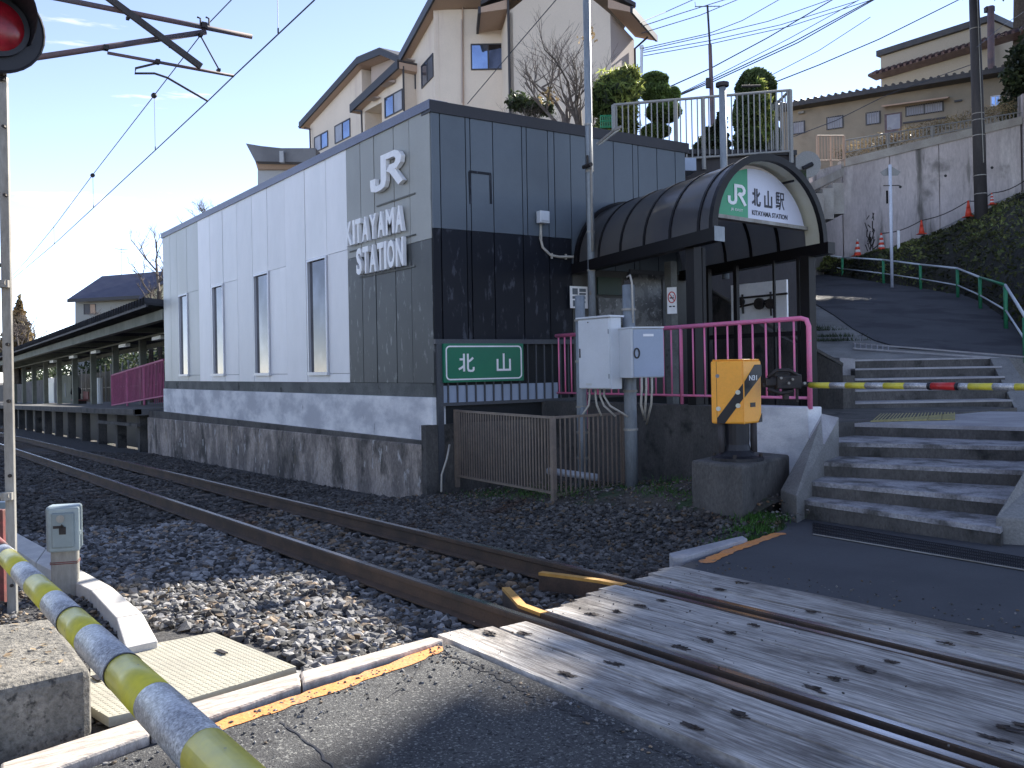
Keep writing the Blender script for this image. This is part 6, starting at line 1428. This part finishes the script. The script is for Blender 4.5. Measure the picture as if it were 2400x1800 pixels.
tag(m.build('green_net_frame', 'guard_green'), 'small green wire frame at the foot of the leafy bush', 'plant frame')
# antenna pole behind
ap = thing('antenna_pole', C(1668, 345, 30), 'thin dark pole with a television antenna on top behind the terrace', 'pole')
m = MB(); m.tube([C(1672, 345, 30), C(1664, 105, 30)], [.085, .06], 8); m.build('lower_shaft', 'pole_rust', ap); m = MB(); m.tube([C(1664, 110, 30), C(1658, 12, 30)], .035, 8); m.build('upper_shaft', 'pole_dark', ap)
m = MB(); m.obox(C(1656, 205, 29.8), RT*.14, FW*.12, UP*.33); m.build('box', 'pole_dark', ap)
m = MB(); c0 = C(1658, 15, 30); m.tube([c0-RT*.42, c0+RT*.42], .014, 5)
for k in range(7): q = c0+RT*(-.4+.13*k); m.tube([q-FW*.2-UP*.06-RT*.03, q+FW*.2+UP*.06+RT*.03], .008, 4)
m.tube([c0-RT*.4+UP*.0, c0-RT*.42+UP*.16], .01, 4); m.build('antenna', 'pole_dark', ap)
# street lamp head at house corner
m = MB(); q = C(1503, 185, 30); m.tube([q, C(1504, 112, 30)], .05, 8); m.tube([C(1500, 112, 30), C(1508, 110, 30)], .08, 6); tag(m.build('white_vent_post', 'post_white'), 'white pipe with dark cap at the right corner of the beige house', 'pipe')
# ================================================================== WIRES
def sagwire(pts, d0, d1, r, label, sag=0):
    n = 10; ps = []
    for i in range(len(pts)-1):
        for k in range(n): t = k/n; g = (i+t)/(len(pts)-1); ps.append(C(pts[i][0]+(pts[i+1][0]-pts[i][0])*t, pts[i][1]+(pts[i+1][1]-pts[i][1])*t, d0+(d1-d0)*g))
    ps.append(C(*pts[-1], d1)); m = MB(); m.tube(ps, r, 4, cap=False); return tag(m.build('overhead_cable', 'wire'), label, 'cable', 'overhead cables above the terrace')
WR = [([(1500, 53), (1560, 28), (1632, -4)], 'topmost overhead cable leaving the roof edge of the beige house'),
      ([(1503, 62), (1600, 30), (1722, -8)], 'second overhead cable below the roof edge of the beige house, rising to the top frame'),
      ([(1503, 78), (1640, 36), (1760, -14)], 'third overhead cable from the house corner, with small dark clips'),
      ([(1508, 113), (1660, 79), (1740, 48), (1835, -6)], 'overhead cable passing the antenna pole just under its thin top part'),
      ([(1508, 118), (1660, 84), (1800, 50), (1965, -8)], 'long shallow overhead cable from the white pipe top towards the right'),
      ([(1508, 123), (1665, 95), (1830, 58), (2010, 2)], 'overhead cable crossing the antenna pole at its joint, upper of two'),
      ([(1508, 131), (1665, 103), (1850, 62), (2060, -6)], 'overhead cable crossing the antenna pole at its joint, lower of two'),
      ([(1570, 203), (1666, 160), (1800, 88), (1960, -6)], 'dark overhead cable meeting the antenna pole above its box'),
      ([(1590, 221), (1672, 181), (1850, 90), (2020, -4)], 'overhead cable of the bundle behind the cloud-pruned tree, uppermost'),
      ([(1590, 223), (1672, 186), (1860, 98), (2050, -4)], 'overhead cable of the bundle behind the cloud-pruned tree, middle one'),
      ([(1592, 224), (1672, 191), (1870, 100), (2058, -6)], 'overhead cable of the bundle behind the cloud-pruned tree, lowest'),
      ([(1727, 200), (1806, 177), (1920, 118), (2040, 40)], 'pale overhead cable crossing the clipped dome tree'),
      ([(1818, 192), (1920, 152), (2060, 92), (2258, -6)], 'thick overhead cable running from the dome tree up to the top right'),
      ([(1855, 322), (1960, 282), (2080, 222), (2280, 150)], 'drooping cable across the front of the long house'),
      ([(2290, 110), (2350, 60), (2420, 14)], 'short cable right of the dark utility pole')]
for i, (p_, lb) in enumerate(WR): sagwire(p_, 27+i*.3, 31+i*.3, .013 if i not in (7, 9, 10, 12) else .02, lb)
o = sagwire([(1096, 243), (1200, 120), (1308, -6)], 14, 12, .009, 'single thin cable slanting across the beige house wall')
# ================================================================== CATENARY
XC = -11.4
cat_ = thing('catenary_arm', V(XC, -2.6, -.3), 'overhead line support arms of brown tube crossing the top left sky', 'catenary support')
def X_(px, py, dx=0): return P(px, py, X=XC+dx)
def ct(pts, r, name, mat='pole_rust', n=10, dx=0): m = MB(); m.tube([X_(a, b, dx) for a, b in pts], r, n); return m.build(name, mat, cat_, smooth=True)
ct([(110, -9), (590, 86)], .033, 'top_tube'); ct([(-40, 160), (70, 137), (482, 75)], .036, 'strut_tube'); 
m = MB(); a, b = X_(244, -10, .08), X_(470, 158, .08); dd_ = (b-a); pv = dd_.cross(V(1, 0, 0)).normalized()*.075; m.obox(a-pv/2, dd_, pv, V(.05, 0, 0)); m.build('angle_brace', 'pole_dark', cat_)
ct([(252, 124), (548, 178)], .02, 'steady_tube'); ct([(372, 147), (318, 160), (316, 172), (362, 172), (392, 182), (440, 210), (487, 237)], .014, 'registration_arm', 'pole_dark'); 
ct([(470, 84), (515, 166)], .010, 'link_wire', 'pole_dark')
for px, py, s in ((478, 60, .07), (248, 112, .055), (369, 145, .05), (512, 165, .035), (470, 82, .04), (300, 42, .035), (400, 108, .03)):
    q = X_(px, py, .02); m = MB(); m.obox(q-V(.04, 0, s/2)-V(0, s/2, 0), (.08, 0, 0), (0, s, 0), (0, 0, s)); m.build('clamp', 'iron', cat_)
for px in (470, 490): q = X_(px, 60, .03); m = MB(); m.tube([q, q+UP*.09, q+UP*.10+V(0, -.04, 0)], .012, 6); m.build('hook', 'iron', cat_)
mast_y = P(-420, 100, X=XC).y
m = MB(); m.tube([V(XC, mast_y, -1), V(XC, mast_y, 8.5)], .15, 14); m.build('mast', 'galv', cat_, smooth=True)
a = X_(110, -9); m = MB(); m.tube([a, V(XC, mast_y, a.z+(a.z-X_(590, 86).z)/(a.y-X_(590, 86).y)*(mast_y-a.y))], .033, 8); m.build('top_tube', 'pole_rust', cat_); a = X_(-40, 160); m = MB(); m.tube([a, V(XC, mast_y, a.z-.5)], .036, 8); m.build('strut_tube', 'pole_rust', cat_)
YW = 3.85
m = MB(); m.tube([P(x, y, Y=YW) for x, y in ((960, -320), (737, 0), (548, 178), (487, 237), (364, 352), (219, 487), (127, 572), (33, 651))]+[V(-60, YW-.5, R(-60)+5.3)], .0085, 6); cw = tag(m.build('contact_wire', 'wire', smooth=True), 'lower overhead contact wire running diagonally across the left sky', 'overhead wire')
m = MB(); m.tube([P(x, y, Y=YW) for x, y in ((640, -120), (542, 0), (484, 60))]+[P(466, 88, Y=YW)]+[P(x, y, Y=YW) for x, y in ((361, 224), (217, 410), (130, 527), (60, 613), (30, 645))], .0075, 6); tag(m.build('messenger_wire', 'wire', smooth=True), 'upper overhead wire with dark insulator beads across the left sky', 'overhead wire')
for px, py, r in ((361, 224, .045), (217, 411, .045)):
    q = P(px, py, Y=YW); m = MB(); m.tube([q-V(.035, 0, 0), q-V(.02, 0, 0), q+V(.02, 0, 0), q+V(.035, 0, 0)], [r*.5, r, r, r*.5], 12); tag(m.build('insulator', 'iron'), 'dark round bead on the upper overhead wire, '+('nearer one' if px > 300 else 'farther one'), 'insulator')
for i, (px, y0, y1) in enumerate(((652, 78, -60), (364, 352, 222), (219, 487, 411), (127, 572, 528))):
    a = P(px, y0, Y=YW); b = V(a.x, YW, P(px, y1, Y=YW).z); m = MB(); m.tube([a, b], .004, 4); tag(m.build('dropper', 'wire'), ('first', 'second', 'third', 'fourth')[i]+' thin dropper from the right hanging between the two overhead wires', 'dropper wire')
    m = MB(); m.obox(a-V(.01, .006, .0), (.02, 0, 0), (0, .012, 0), (0, 0, .06)); k = m.build('dropper_clip', 'iron'); tag(k, ('first', 'second', 'third', 'fourth')[i]+' dropper clip from the right on the lower overhead wire', 'clip')
# ================================================================== LEFT PLATFORM
plt = thing('station_platform', (-50, 8, -.9), 'concrete platform edge on posts left of the station building', 'platform')
def RX(x): return R(x)
def pbox(x0, x1, y0, y1, h0, h1, name, mat, par):
    m = MB(); m.prism([V(x0, y0, R(x0)+h0), V(x1, y0, R(x1)+h0), V(x1, y0, R(x1)+h1), V(x0, y0, R(x0)+h1)], (0, y1-y0, 0)); return m.build(name, mat, par)
pbox(-100, -28.35, 6.4, 13, .80, 1.0, 'deck', 'platform_top', plt); pbox(-100, -28.35, 6.36, 6.6, .83, .99, 'edge_beam', 'dark_concrete', plt)
for i in range(16): x = -29.2-3.1*i; pbox(x-.14, x+.14, 6.7, 7.0, -.6, .79, 'support', 'dark_concrete', plt)
pbox(-100, -28.4, 8.2, 8.4, -.6, .79, 'void_backing', 'black', plt)  # black sheet painting the dark void under the deck
pbox(-34.5, -28.5, 6.5, 6.6, .45, .55, 'brace', 'dark_concrete', plt)
pc_ = thing('platform_canopy', (-50, 9, 0), 'long corrugated platform canopy on posts running off to the left', 'canopy')
m = MB(); vs = []; xx = -27.1; k = 0; fs = []
while xx > -92:
    for w_, h_ in ((0, 0), (.08, .16), (.24, .16), (.32, 0)):
        x = xx-w_; vs += [(x, 6.45, R(x)+4.10+h_), (x, 10.8, R(x)+3.66+h_)]
    xx -= .36
n = len(vs)//2; fs = [(2*i, 2*i+1, 2*i+3, 2*i+2) for i in range(n-1)]; m.add(vs, fs); m.add([(a, b, c-.05) for a, b, c in vs], [f[::-1] for f in fs]); m.build('roof_sheet', 'roof_sheet', pc_)
pbox(-92, -27.15, 6.95, 7.2, 3.62, 3.92, 'eaves_beam', 'beam_green', pc_); pbox(-92, -27.15, 10.2, 10.4, 3.5, 3.75, 'back_beam', 'beam_green', pc_)
pbox(-92, -27.15, 6.50, 6.56, 3.98, 4.09, 'edge_strip', 'roof_sheet', pc_)
for i in range(11):
    x = -33.2-5.0*i; pbox(x-.14, x+.14, 8.85, 9.1, 1.0, 3.9, 'post', 'beam_green', pc_); pbox(x-.1, x+.1, 7.2, 10.4, 3.62, 3.80, 'cross_beam', 'beam_green', pc_)
pbox(-92, -27.2, 8.2, 8.26, 3.5, 3.56, 'cable_tray', 'beam_green', pc_)
for i, px in enumerate((371, 290, 222, 170, 123)):
    q = P(px, 780, Y=8.2); x = q.x; pbox(x-.6, x+.6, 8.12, 8.3, 3.34, 3.46, 'ceiling_lamp', 'lamp', pc_)
# back wall of platform, screens
bw = thing('platform_back_fence', (-50, 12.5, 0), 'dark fence and pale screens at the back of the platform', 'fence')
pbox(-130, -27.2, 12.6, 12.75, 1.0, 3.0, 'panel', 'dark_concrete', bw); pbox(-48, -41, 12.4, 12.5, 1.0, 2.5, 'screen', 'light_concrete', bw); pbox(-75, -27.5, 12.45, 12.5, 1.9, 1.96, 'rail', 'fence_grey', bw)
for i in range(12): pbox(-56-1.6*i, -55.92-1.6*i, 12.3, 12.38, 1.0, 3.4, 'mullion', 'fence_grey', bw)
shb = thing('hedge_row', (-45, 15, 0), 'dark evergreen hedge behind the platform', 'hedge')
leaves([V(-30-3.6*i, 15, R(-30-3*i)+2.4) for i in range(26)], [(2.8, 1.6, 2.3)]*26, 16000, .16, 'foliage', 'leaf_dark', shb, shell=.5)
vm = thing('platform_cabinet', P(116, 955, Y=10), 'white cabinet standing on the platform left of the seated person', 'cabinet')
a, b = P(104, 955, Y=10), P(128, 955, Y=10); zz = P(116, 886, Y=10).z; m = MB(); m.box((a.x, 10, a.z), (b.x, 10.7, zz)); m.build('body', 'win_frame', vm)
m = MB(); m.box((a.x+.1, 9.97, a.z+.5), (b.x-.1, 9.99, zz-.3)); m.build('door', 'lamp', vm)
vm = thing('platform_cabinet', P(145, 955, Y=10.4), 'grey shelter panel with two dark slots behind the seated person', 'shelter')
a, b = P(129, 955, Y=10.4), P(168, 955, Y=10.4); zz = P(150, 880, Y=10.4).z; m = MB(); m.box((a.x, 10.4, a.z), (b.x, 10.9, zz)); m.build('body', 'beam_green', vm)
for px in (133, 153): p = P(px, 930, Y=10.38); m = MB(); m.box((p.x-.12, 10.37, p.z), (p.x+.25, 10.395, p.z+.9)); m.build('slot', 'panel_slate', vm)
# white drum / heater
q = P(234, 955, Y=9.6); m = MB(); m.tube([V(q.x, 9.6, q.z), V(q.x, 9.6, q.z+1.55)], .16, 10); tag(m.build('white_column', 'lamp'), 'short white round column on the platform beside the green-grey posts', 'column')
# pink ramp railing
pr_ = thing('pink_ramp_railing', P(320, 950, Y=7.9), 'deep pink railing rising along the ramp on the left platform', 'railing')
def Y8(px, py): return P(px, py, Y=7.9)
T0, T1, B0, B1 = Y8(262, 880), Y8(384, 843), Y8(262, 950), Y8(384, 928)
m = MB(); m.tube([V(T0.x, 7.9, B0.z-.1), V(T0.x, 7.9, T0.z), T1], .04, 6); m.build('handrail', 'pink_far', pr_); m = MB(); m.tube([B0, B1], .03, 6); m.build('bottom_rail', 'pink_far', pr_)
n = 42
for i in range(n): t = (i+.5)/n; a, b = T0.lerp(T1, t), B0.lerp(B1, t); m = MB(); m.tube([a, V(a.x, a.y, b.z)], .018, 4, cap=False); m.build('baluster', 'pink_far', pr_)
for t in (.0, .33, .66): a, b = T0.lerp(T1, t), B0.lerp(B1, t); m = MB(); m.tube([a, V(a.x, a.y, b.z-.2)], .04, 6); m.build('post', 'pink_far', pr_)
T2, B2_ = T0+V(0, 1.6, 0), B0+V(0, 1.6, 0)
for i in range(26): t = (i+.5)/26; a = T2.lerp(T1+V(0, 1.6, 0), t); b = B2_.lerp(B1+V(0, 1.6, 0), t); m = MB(); m.tube([a, V(a.x, a.y, b.z)], .018, 4, cap=False); m.build('baluster', 'pink_far', pr_)
# seated person: body as one skinned surface
def skin_fig(name, verts, edges, radii, mat, parent, org):
    me = bpy.data.meshes.new(name); me.from_pydata([tuple(Vector(v)) for v in verts], edges, []); me.materials.append(MATS[mat])
    o = bpy.data.objects.new(name, me); COL.objects.link(o); md = o.modifiers.new('s', 'SKIN'); md.use_smooth_shade = True
    for i, r in enumerate(radii): me.skin_vertices[0].data[i].radius = (r, r)
    me.skin_vertices[0].data[0].use_root = True
    ss = o.modifiers.new('ss', 'SUBSURF'); ss.levels = 1; ss.render_levels = 1
    if parent: o.parent = parent
    return o
pq = P(180, 953, Y=9.3); pe = thing('person', V(pq.x, 9.3, pq.z), 'person in dark clothes sitting hunched forward on the platform bench facing left', 'person')
vv = [(.15, 0, .52), (.05, 0, .78), (-.12, 0, 1.02), (-.20, 0, 1.12), (-.28, 0, 1.24), (-.30, 0, 1.36), (.10, -.11, .50), (-.28, -.13, .52), (-.30, -.13, .1), (-.44, -.13, .05), (.10, .11, .50), (-.28, .13, .52), (-.28, .13, .1), (-.42, .13, .05), (-.12, -.2, .98), (-.22, -.24, .74), (-.42, -.10, .66), (-.12, .2, .98), (-.22, .24, .74), (-.42, .10, .66)]
ee = [(0, 1), (1, 2), (2, 3), (3, 4), (4, 5), (0, 6), (6, 7), (7, 8), (8, 9), (0, 10), (10, 11), (11, 12), (12, 13), (2, 14), (14, 15), (15, 16), (2, 17), (17, 18), (18, 19)]
rr2 = [.16, .15, .15, .07, .09, .095, .10, .075, .05, .045, .10, .075, .05, .045, .07, .055, .04, .07, .055, .04]
skin_fig('body', vv, ee, rr2, 'cloth_dark', pe, None)
m = MB(); o_ = V(pq.x, 9.3, pq.z); m.tube([o_+V(-.36, 0, 1.22), o_+V(-.39, 0, 1.27), o_+V(-.38, 0, 1.33)], [.05, .07, .05], 8); m.build('face', 'skin', pe, smooth=True)
bn = thing('platform_bench', V(pq.x+.3, 9.5, pq.z), 'dark bench under the canopy where the person sits', 'bench')
m = MB(); m.box((pq.x-.05, 9.0, pq.z+.36), (pq.x+1.5, 9.6, pq.z+.42)); m.build('seat', 'maroon', bn); m = MB(); m.box((pq.x+.0, 9.62, pq.z+.42), (pq.x+1.5, 9.67, pq.z+.85)); m.build('backrest', 'maroon', bn)
for xx_ in (.1, 1.35): m = MB(); m.box((pq.x+xx_, 9.1, pq.z), (pq.x+xx_+.06, 9.55, pq.z+.355)); m.build('leg', 'iron', bn)
# house with blue roof behind the platform
hd = thing('blue_roofed_house', C(280, 800, 75), 'grey house with a dark blue hipped roof behind the platform canopy', 'house')
def D_(x, y, d=75): return C(x, y, d)
m = MB(); m.prism([D_(176, 702, 76), D_(345, 694, 76), D_(345, 900, 76), D_(176, 900, 76)], FW*8); m.build('wall', 'far_wall', hd)
m = MB(); e0, e1, g0_, g1_ = D_(157, 702), D_(345, 692), D_(239, 647, 79), D_(400, 634, 79); bk0, bk1 = e0+FW*10+RT*1.0, e1+FW*10
m.add([e0, e1, g1_, g0_, bk0, bk1], [(0, 1, 2, 3), (4, 0, 3), (5, 4, 3, 2), (0, 4, 5, 1)]); m.build('roof', 'blue_roof', hd)
m = MB(); m.obox(e0-UP*.25, e1-e0, FW*.1, UP*.28); m.build('gutter', 'fascia', hd)
m = MB(); m.prism([D_(332, 700, 73), D_(400, 655, 73), D_(400, 900, 73), D_(332, 900, 73)], FW*6); m.build('gable_wall', 'far_wall_cream', hd)
m = MB(); m.prism([D_(326, 702, 72.7), D_(402, 650, 72.7), D_(402, 643, 72.7), D_(326, 695, 72.7)], FW*6); m.build('gable_roof', 'blue_roof', hd)
PH = Plane(C(176, 700, 76).xy, C(345, 700, 76).xy); lwin(196, 712, 224, 737, 'win_dark', ('win_dark', 'soffit'), hd, PH, div=2)
t_ = thing('garden_tree', C(270, 800, 72), 'dark leafless garden tree in front of the blue roofed house wall', 'tree')
for s in range(5): bare(t_, C(235+18*s, 780, 72), 2.4, 30+s, .8, 4, .06)
m = MB(); a = C(284, 650, 90); m.tube([a-UP*4, C(284, 580, 90)], .03, 4); m.tube([C(270, 583, 90), C(300, 586, 90)], .03, 4); m.tube([C(276, 590, 90), C(294, 592, 90)], .02, 4); tag(m.build('roof_antenna', 'fence_grey'), 'faint television antenna above the blue roofed house', 'antenna')
t_ = thing('conifer_tree', C(40, 900, 68), 'brownish conical conifer at the far left beyond the platform canopy', 'tree')
cs = []; rs = []
for i in range(11): y = 712+i*13; w = 4+i*4.6; cs.append(C(46-i*.6, y, 68)); rs.append((px2m(w, 68), px2m(w, 68), .7))
leaves(cs, rs, 12000, .16, 'crown', 'leaf_brown', t_, shell=.4)
m = MB(); m.tube([C(42, 900, 68), C(46, 715, 68)], [.3, .04], 6); m.build('trunk', 'bark', t_)
t_ = thing('bare_tree', C(30, 850, 60), 'pale leafless branches in front of the conifer at the far left', 'tree')
for s in range(3): bare(t_, C(15+30*s, 850, 60), 4.2, 60+s, .8, 4, .08)
for k, (x, y, h, lb) in enumerate(((372, 640, 3.3, 'bare tree top showing left of the station roof corner'), (352, 700, 2.6, 'low bare branches at the left edge of the station wall'), (466, 530, 2.2, 'bare tree crown rising above the left part of the station roof'), (505, 520, 2.2, 'second bare crown just right of the first above the station roof'))):
    b_ = C(x, y, 44); t_ = thing('bare_tree', b_, lb, 'tree'); bare(t_, b_-UP*1.0, h*1.25, 80+k, .75, 4, .09, lean=V(-.3, 0, 0) if k < 2 else V(0, 0, 0))
    m = MB(); m.tube([V(b_.x, b_.y, -1), b_-UP*.9], .12, 6); m.build('trunk', 'bark', t_)
# ================================================================== TALL TREES ON THE HILL, RIGHT OF THE VIEW (they shade the crossing)
sd = SUN_DIR.copy(); sp_dir = V(sd.y, -sd.x, 0)
for k, (s, pd, z, r, h, n) in enumerate(((34, 2.15, 20, 5.0, 6.3, 34000), (33, 10.2, 18.5, 5.5, 8, 26000), (36, 19, 19, 6.5, 9, 11000), (62, -.9, 27.8, 7, 3.4, 38000))):  # last one unseen, added with a flattened crown to shade the sloping road
    c = sd*s+sp_dir*pd; t_ = thing('tall_evergreen_tree', V(c.x, c.y, 5), ('tall broad evergreen standing just beyond the right edge of the view', 'second tall evergreen to the right of the hill wall', 'third tall evergreen farther to the right on the hill', 'unseen evergreen on the ridge, added with a flat crown to shade the sloping road')[k], 'tree')
    leaves([V(c.x, c.y, z), V(c.x+2, c.y, z-(2 if k < 3 else 0)), V(c.x-1, c.y+1.5, z+(2 if k < 3 else 0))], [(r, r, h), (r*.7, r*.7, h*.7), (r*.7, r*.7, h*.7)], n, .40, 'crown', 'leaf_dark', t_, shell=.15, aspect=.6, lumpy=.35 if k == 3 else 1)
    m = MB(); m.tube([V(c.x, c.y, 3), V(c.x+.4, c.y, z-4), V(c.x, c.y, z+3)], [.5, .35, .1], 9); m.build('trunk', 'bark', t_)
# dark evergreen at the right edge by the long house
t_ = thing('evergreen_tree', C(2400, 320, 41), 'dark evergreen at the right edge beside the long house', 'tree')
leaves([C(2395, 180, 41), C(2415, 250, 41), C(2440, 130, 41)], [(.9, .9, 1.3), (1.2, 1.2, 1.2), (1.3, 1.3, 1.5)], 5000, .14, 'crown', 'leaf_dark', t_, shell=.3); m = MB(); m.tube([C(2420, 330, 41), C(2420, 200, 41)], .15, 7); m.build('trunk', 'bark', t_)

# ================================================================== ACROSS THE LINE, BEHIND THE VIEWER (mirrored in the station windows)
for k, (x, y, w_, h_, mt, rf_, lb) in enumerate(((-20, -25, 9, 5.2, 'upper_wall', 'tile_dark', 'cream house across the line behind the viewer'), (-34, -26, 9, 6.0, 'far_wall', 'blue_roof', 'grey house with a blue roof across the line behind the viewer'), (2, -27, 10, 6.5, 'long_wall', 'tile_maroon', 'brownish house across the line behind the viewer'))):
    t_ = thing('house', V(x, y, -.5), lb, 'house')
    m = MB(); m.box((x-w_/2, y-7, -1), (x+w_/2, y, h_)); m.build('wall', mt, t_)
    m = MB(); m.prism([V(x-w_/2-.6, y+.7, h_-.1), V(x-w_/2-.6, y-3.5, h_+2.1), V(x-w_/2-.6, y-7.7, h_-.1)], (w_+1.2, 0, 0)); m.build('roof', rf_, t_)
    for q in (-.3, .05, .32): m = MB(); m.box((x+q*w_, y-.02, 1.2), (x+q*w_+1.5, y+.04, 2.5)); f_ = m.build('window', 'win_dark', t_)
for k, (x, y, z, rr_) in enumerate(((-12, -23, 3.2, 3.6), (-6, -25, 4, 4.2), (-27, -22, 2.6, 3), (-42, -24, 4, 4.2), (9, -22, 4, 4.5), (-50, -24, 4, 4.5))):
    t_ = thing('garden_tree', V(x, y, -.5), ('round green garden tree across the line, ', 'tall green garden tree across the line, ')[k % 2]+('nearest the cream house', 'left of the brown house', 'between two houses', 'left of the blue roofed one', 'right of the brown house', 'farthest along the track')[k], 'tree')
    leaves([V(x, y, z), V(x+1, y, z-1.2)], [(rr_*.8, rr_*.8, rr_), (rr_*.7, rr_*.6, rr_*.8)], 3500, .26, 'crown', 'leaf', t_, shell=.3); m = MB(); m.tube([V(x, y, -1), V(x, y, z)], [.25, .1], 7); m.build('trunk', 'bark', t_)

# ragged dark joints in the near asphalt
def crack(px, w, seed, name='road_crack'):
    rd = random.Random(seed); pts = [P(a, b, G=RS+.003) for a, b in px]; dense = []
    for i in range(len(pts)-1):
        n = max(3, int((pts[i+1]-pts[i]).length/.03)); dense += [pts[i].lerp(pts[i+1], k/n) for k in range(n)]
    A_, B_ = [], []
    for i, p in enumerate(dense):
        t = (dense[min(i+1, len(dense)-1)]-dense[max(i-1, 0)]).normalized(); nn = V(-t.y, t.x, 0); j = rd.gauss(0, w*.35); ww = w*rd.uniform(.15, 1)
        A_.append(p+nn*(j+ww/2)); B_.append(p+nn*(j-ww/2))
    m = MB(); n = len(A_); m.add(A_+B_, [(i, i+1, n+i+1, n+i) for i in range(n-1)]); o = struct(m, name, 'black'); up_faces(o)
crack([(655, 1692), (700, 1722), (742, 1752), (775, 1790), (800, 1830)], .014, 3)
crack([(1010, 1520), (1085, 1548), (1170, 1590), (1300, 1650), (1500, 1735), (1700, 1822)], .035, 5)
crack([(1000, 1530), (960, 1600), (900, 1640)], .008, 8); crack([(1545, 1352), (1700, 1378), (1900, 1415), (2150, 1462), (2400, 1508)], .05, 9)

# grit scattered on the road edges, at the deck ends and on the boards
def grit(n, polyfn, size, name, dz=.004, mt='stone'):
    pts = np.array([polyfn() for _ in range(n)]); stones(pts, size, name, mt, flat=.7, bright=(.5, 2.4), tint=.15)
def g1(): t = random.random(); y = .2+2.4*t; x = edge_near(y)+.02+abs(random.gauss(0, .22)); return (x, y, R(x)+RS+.004)
def g2(): x = -4.4+6*random.random()**1.5; y = 2.56-abs(random.gauss(0, .10)); return (x, y, R(x)+RS+.004)
def g3(): x = -4.9+4*random.random(); y = 5.1+abs(random.gauss(0, .25)); return (x, y, R(x)+RS+.004)
def g4(): x = -4.6+4*random.random()**1.6; y = random.choice((2.7, 2.95, 3.46, 3.7, 4.0, 4.24, 4.55, 4.9))+random.gauss(0, .05); return (x, y, R(x)+.002)
def g5(): x = -3.3+3.2*random.random(); y = .3+2.2*random.random(); return (x, y, R(x)+RS+.003)
grit(260, g1, .010, 'grit'); grit(420, g2, .009, 'grit'); grit(200, g3, .009, 'grit', mt='stone_shade'); grit(170, g4, .007, 'grit', mt='stone_shade'); grit(260, g5, .006, 'grit')

hg_ = thing('reflection_hedge', V(-28, -9, -.8), 'unseen low dark hedge added behind the viewer to darken the window reflections', 'hedge')  # unseen, added for its dark reflection in the station panes
leaves([V(-8-2.4*i, -9, R(-8-2.4*i)+.5) for i in range(24)], [(1.6, .7, .9)]*24, 9000, .12, 'foliage', 'leaf_dark', hg_, shell=.4)
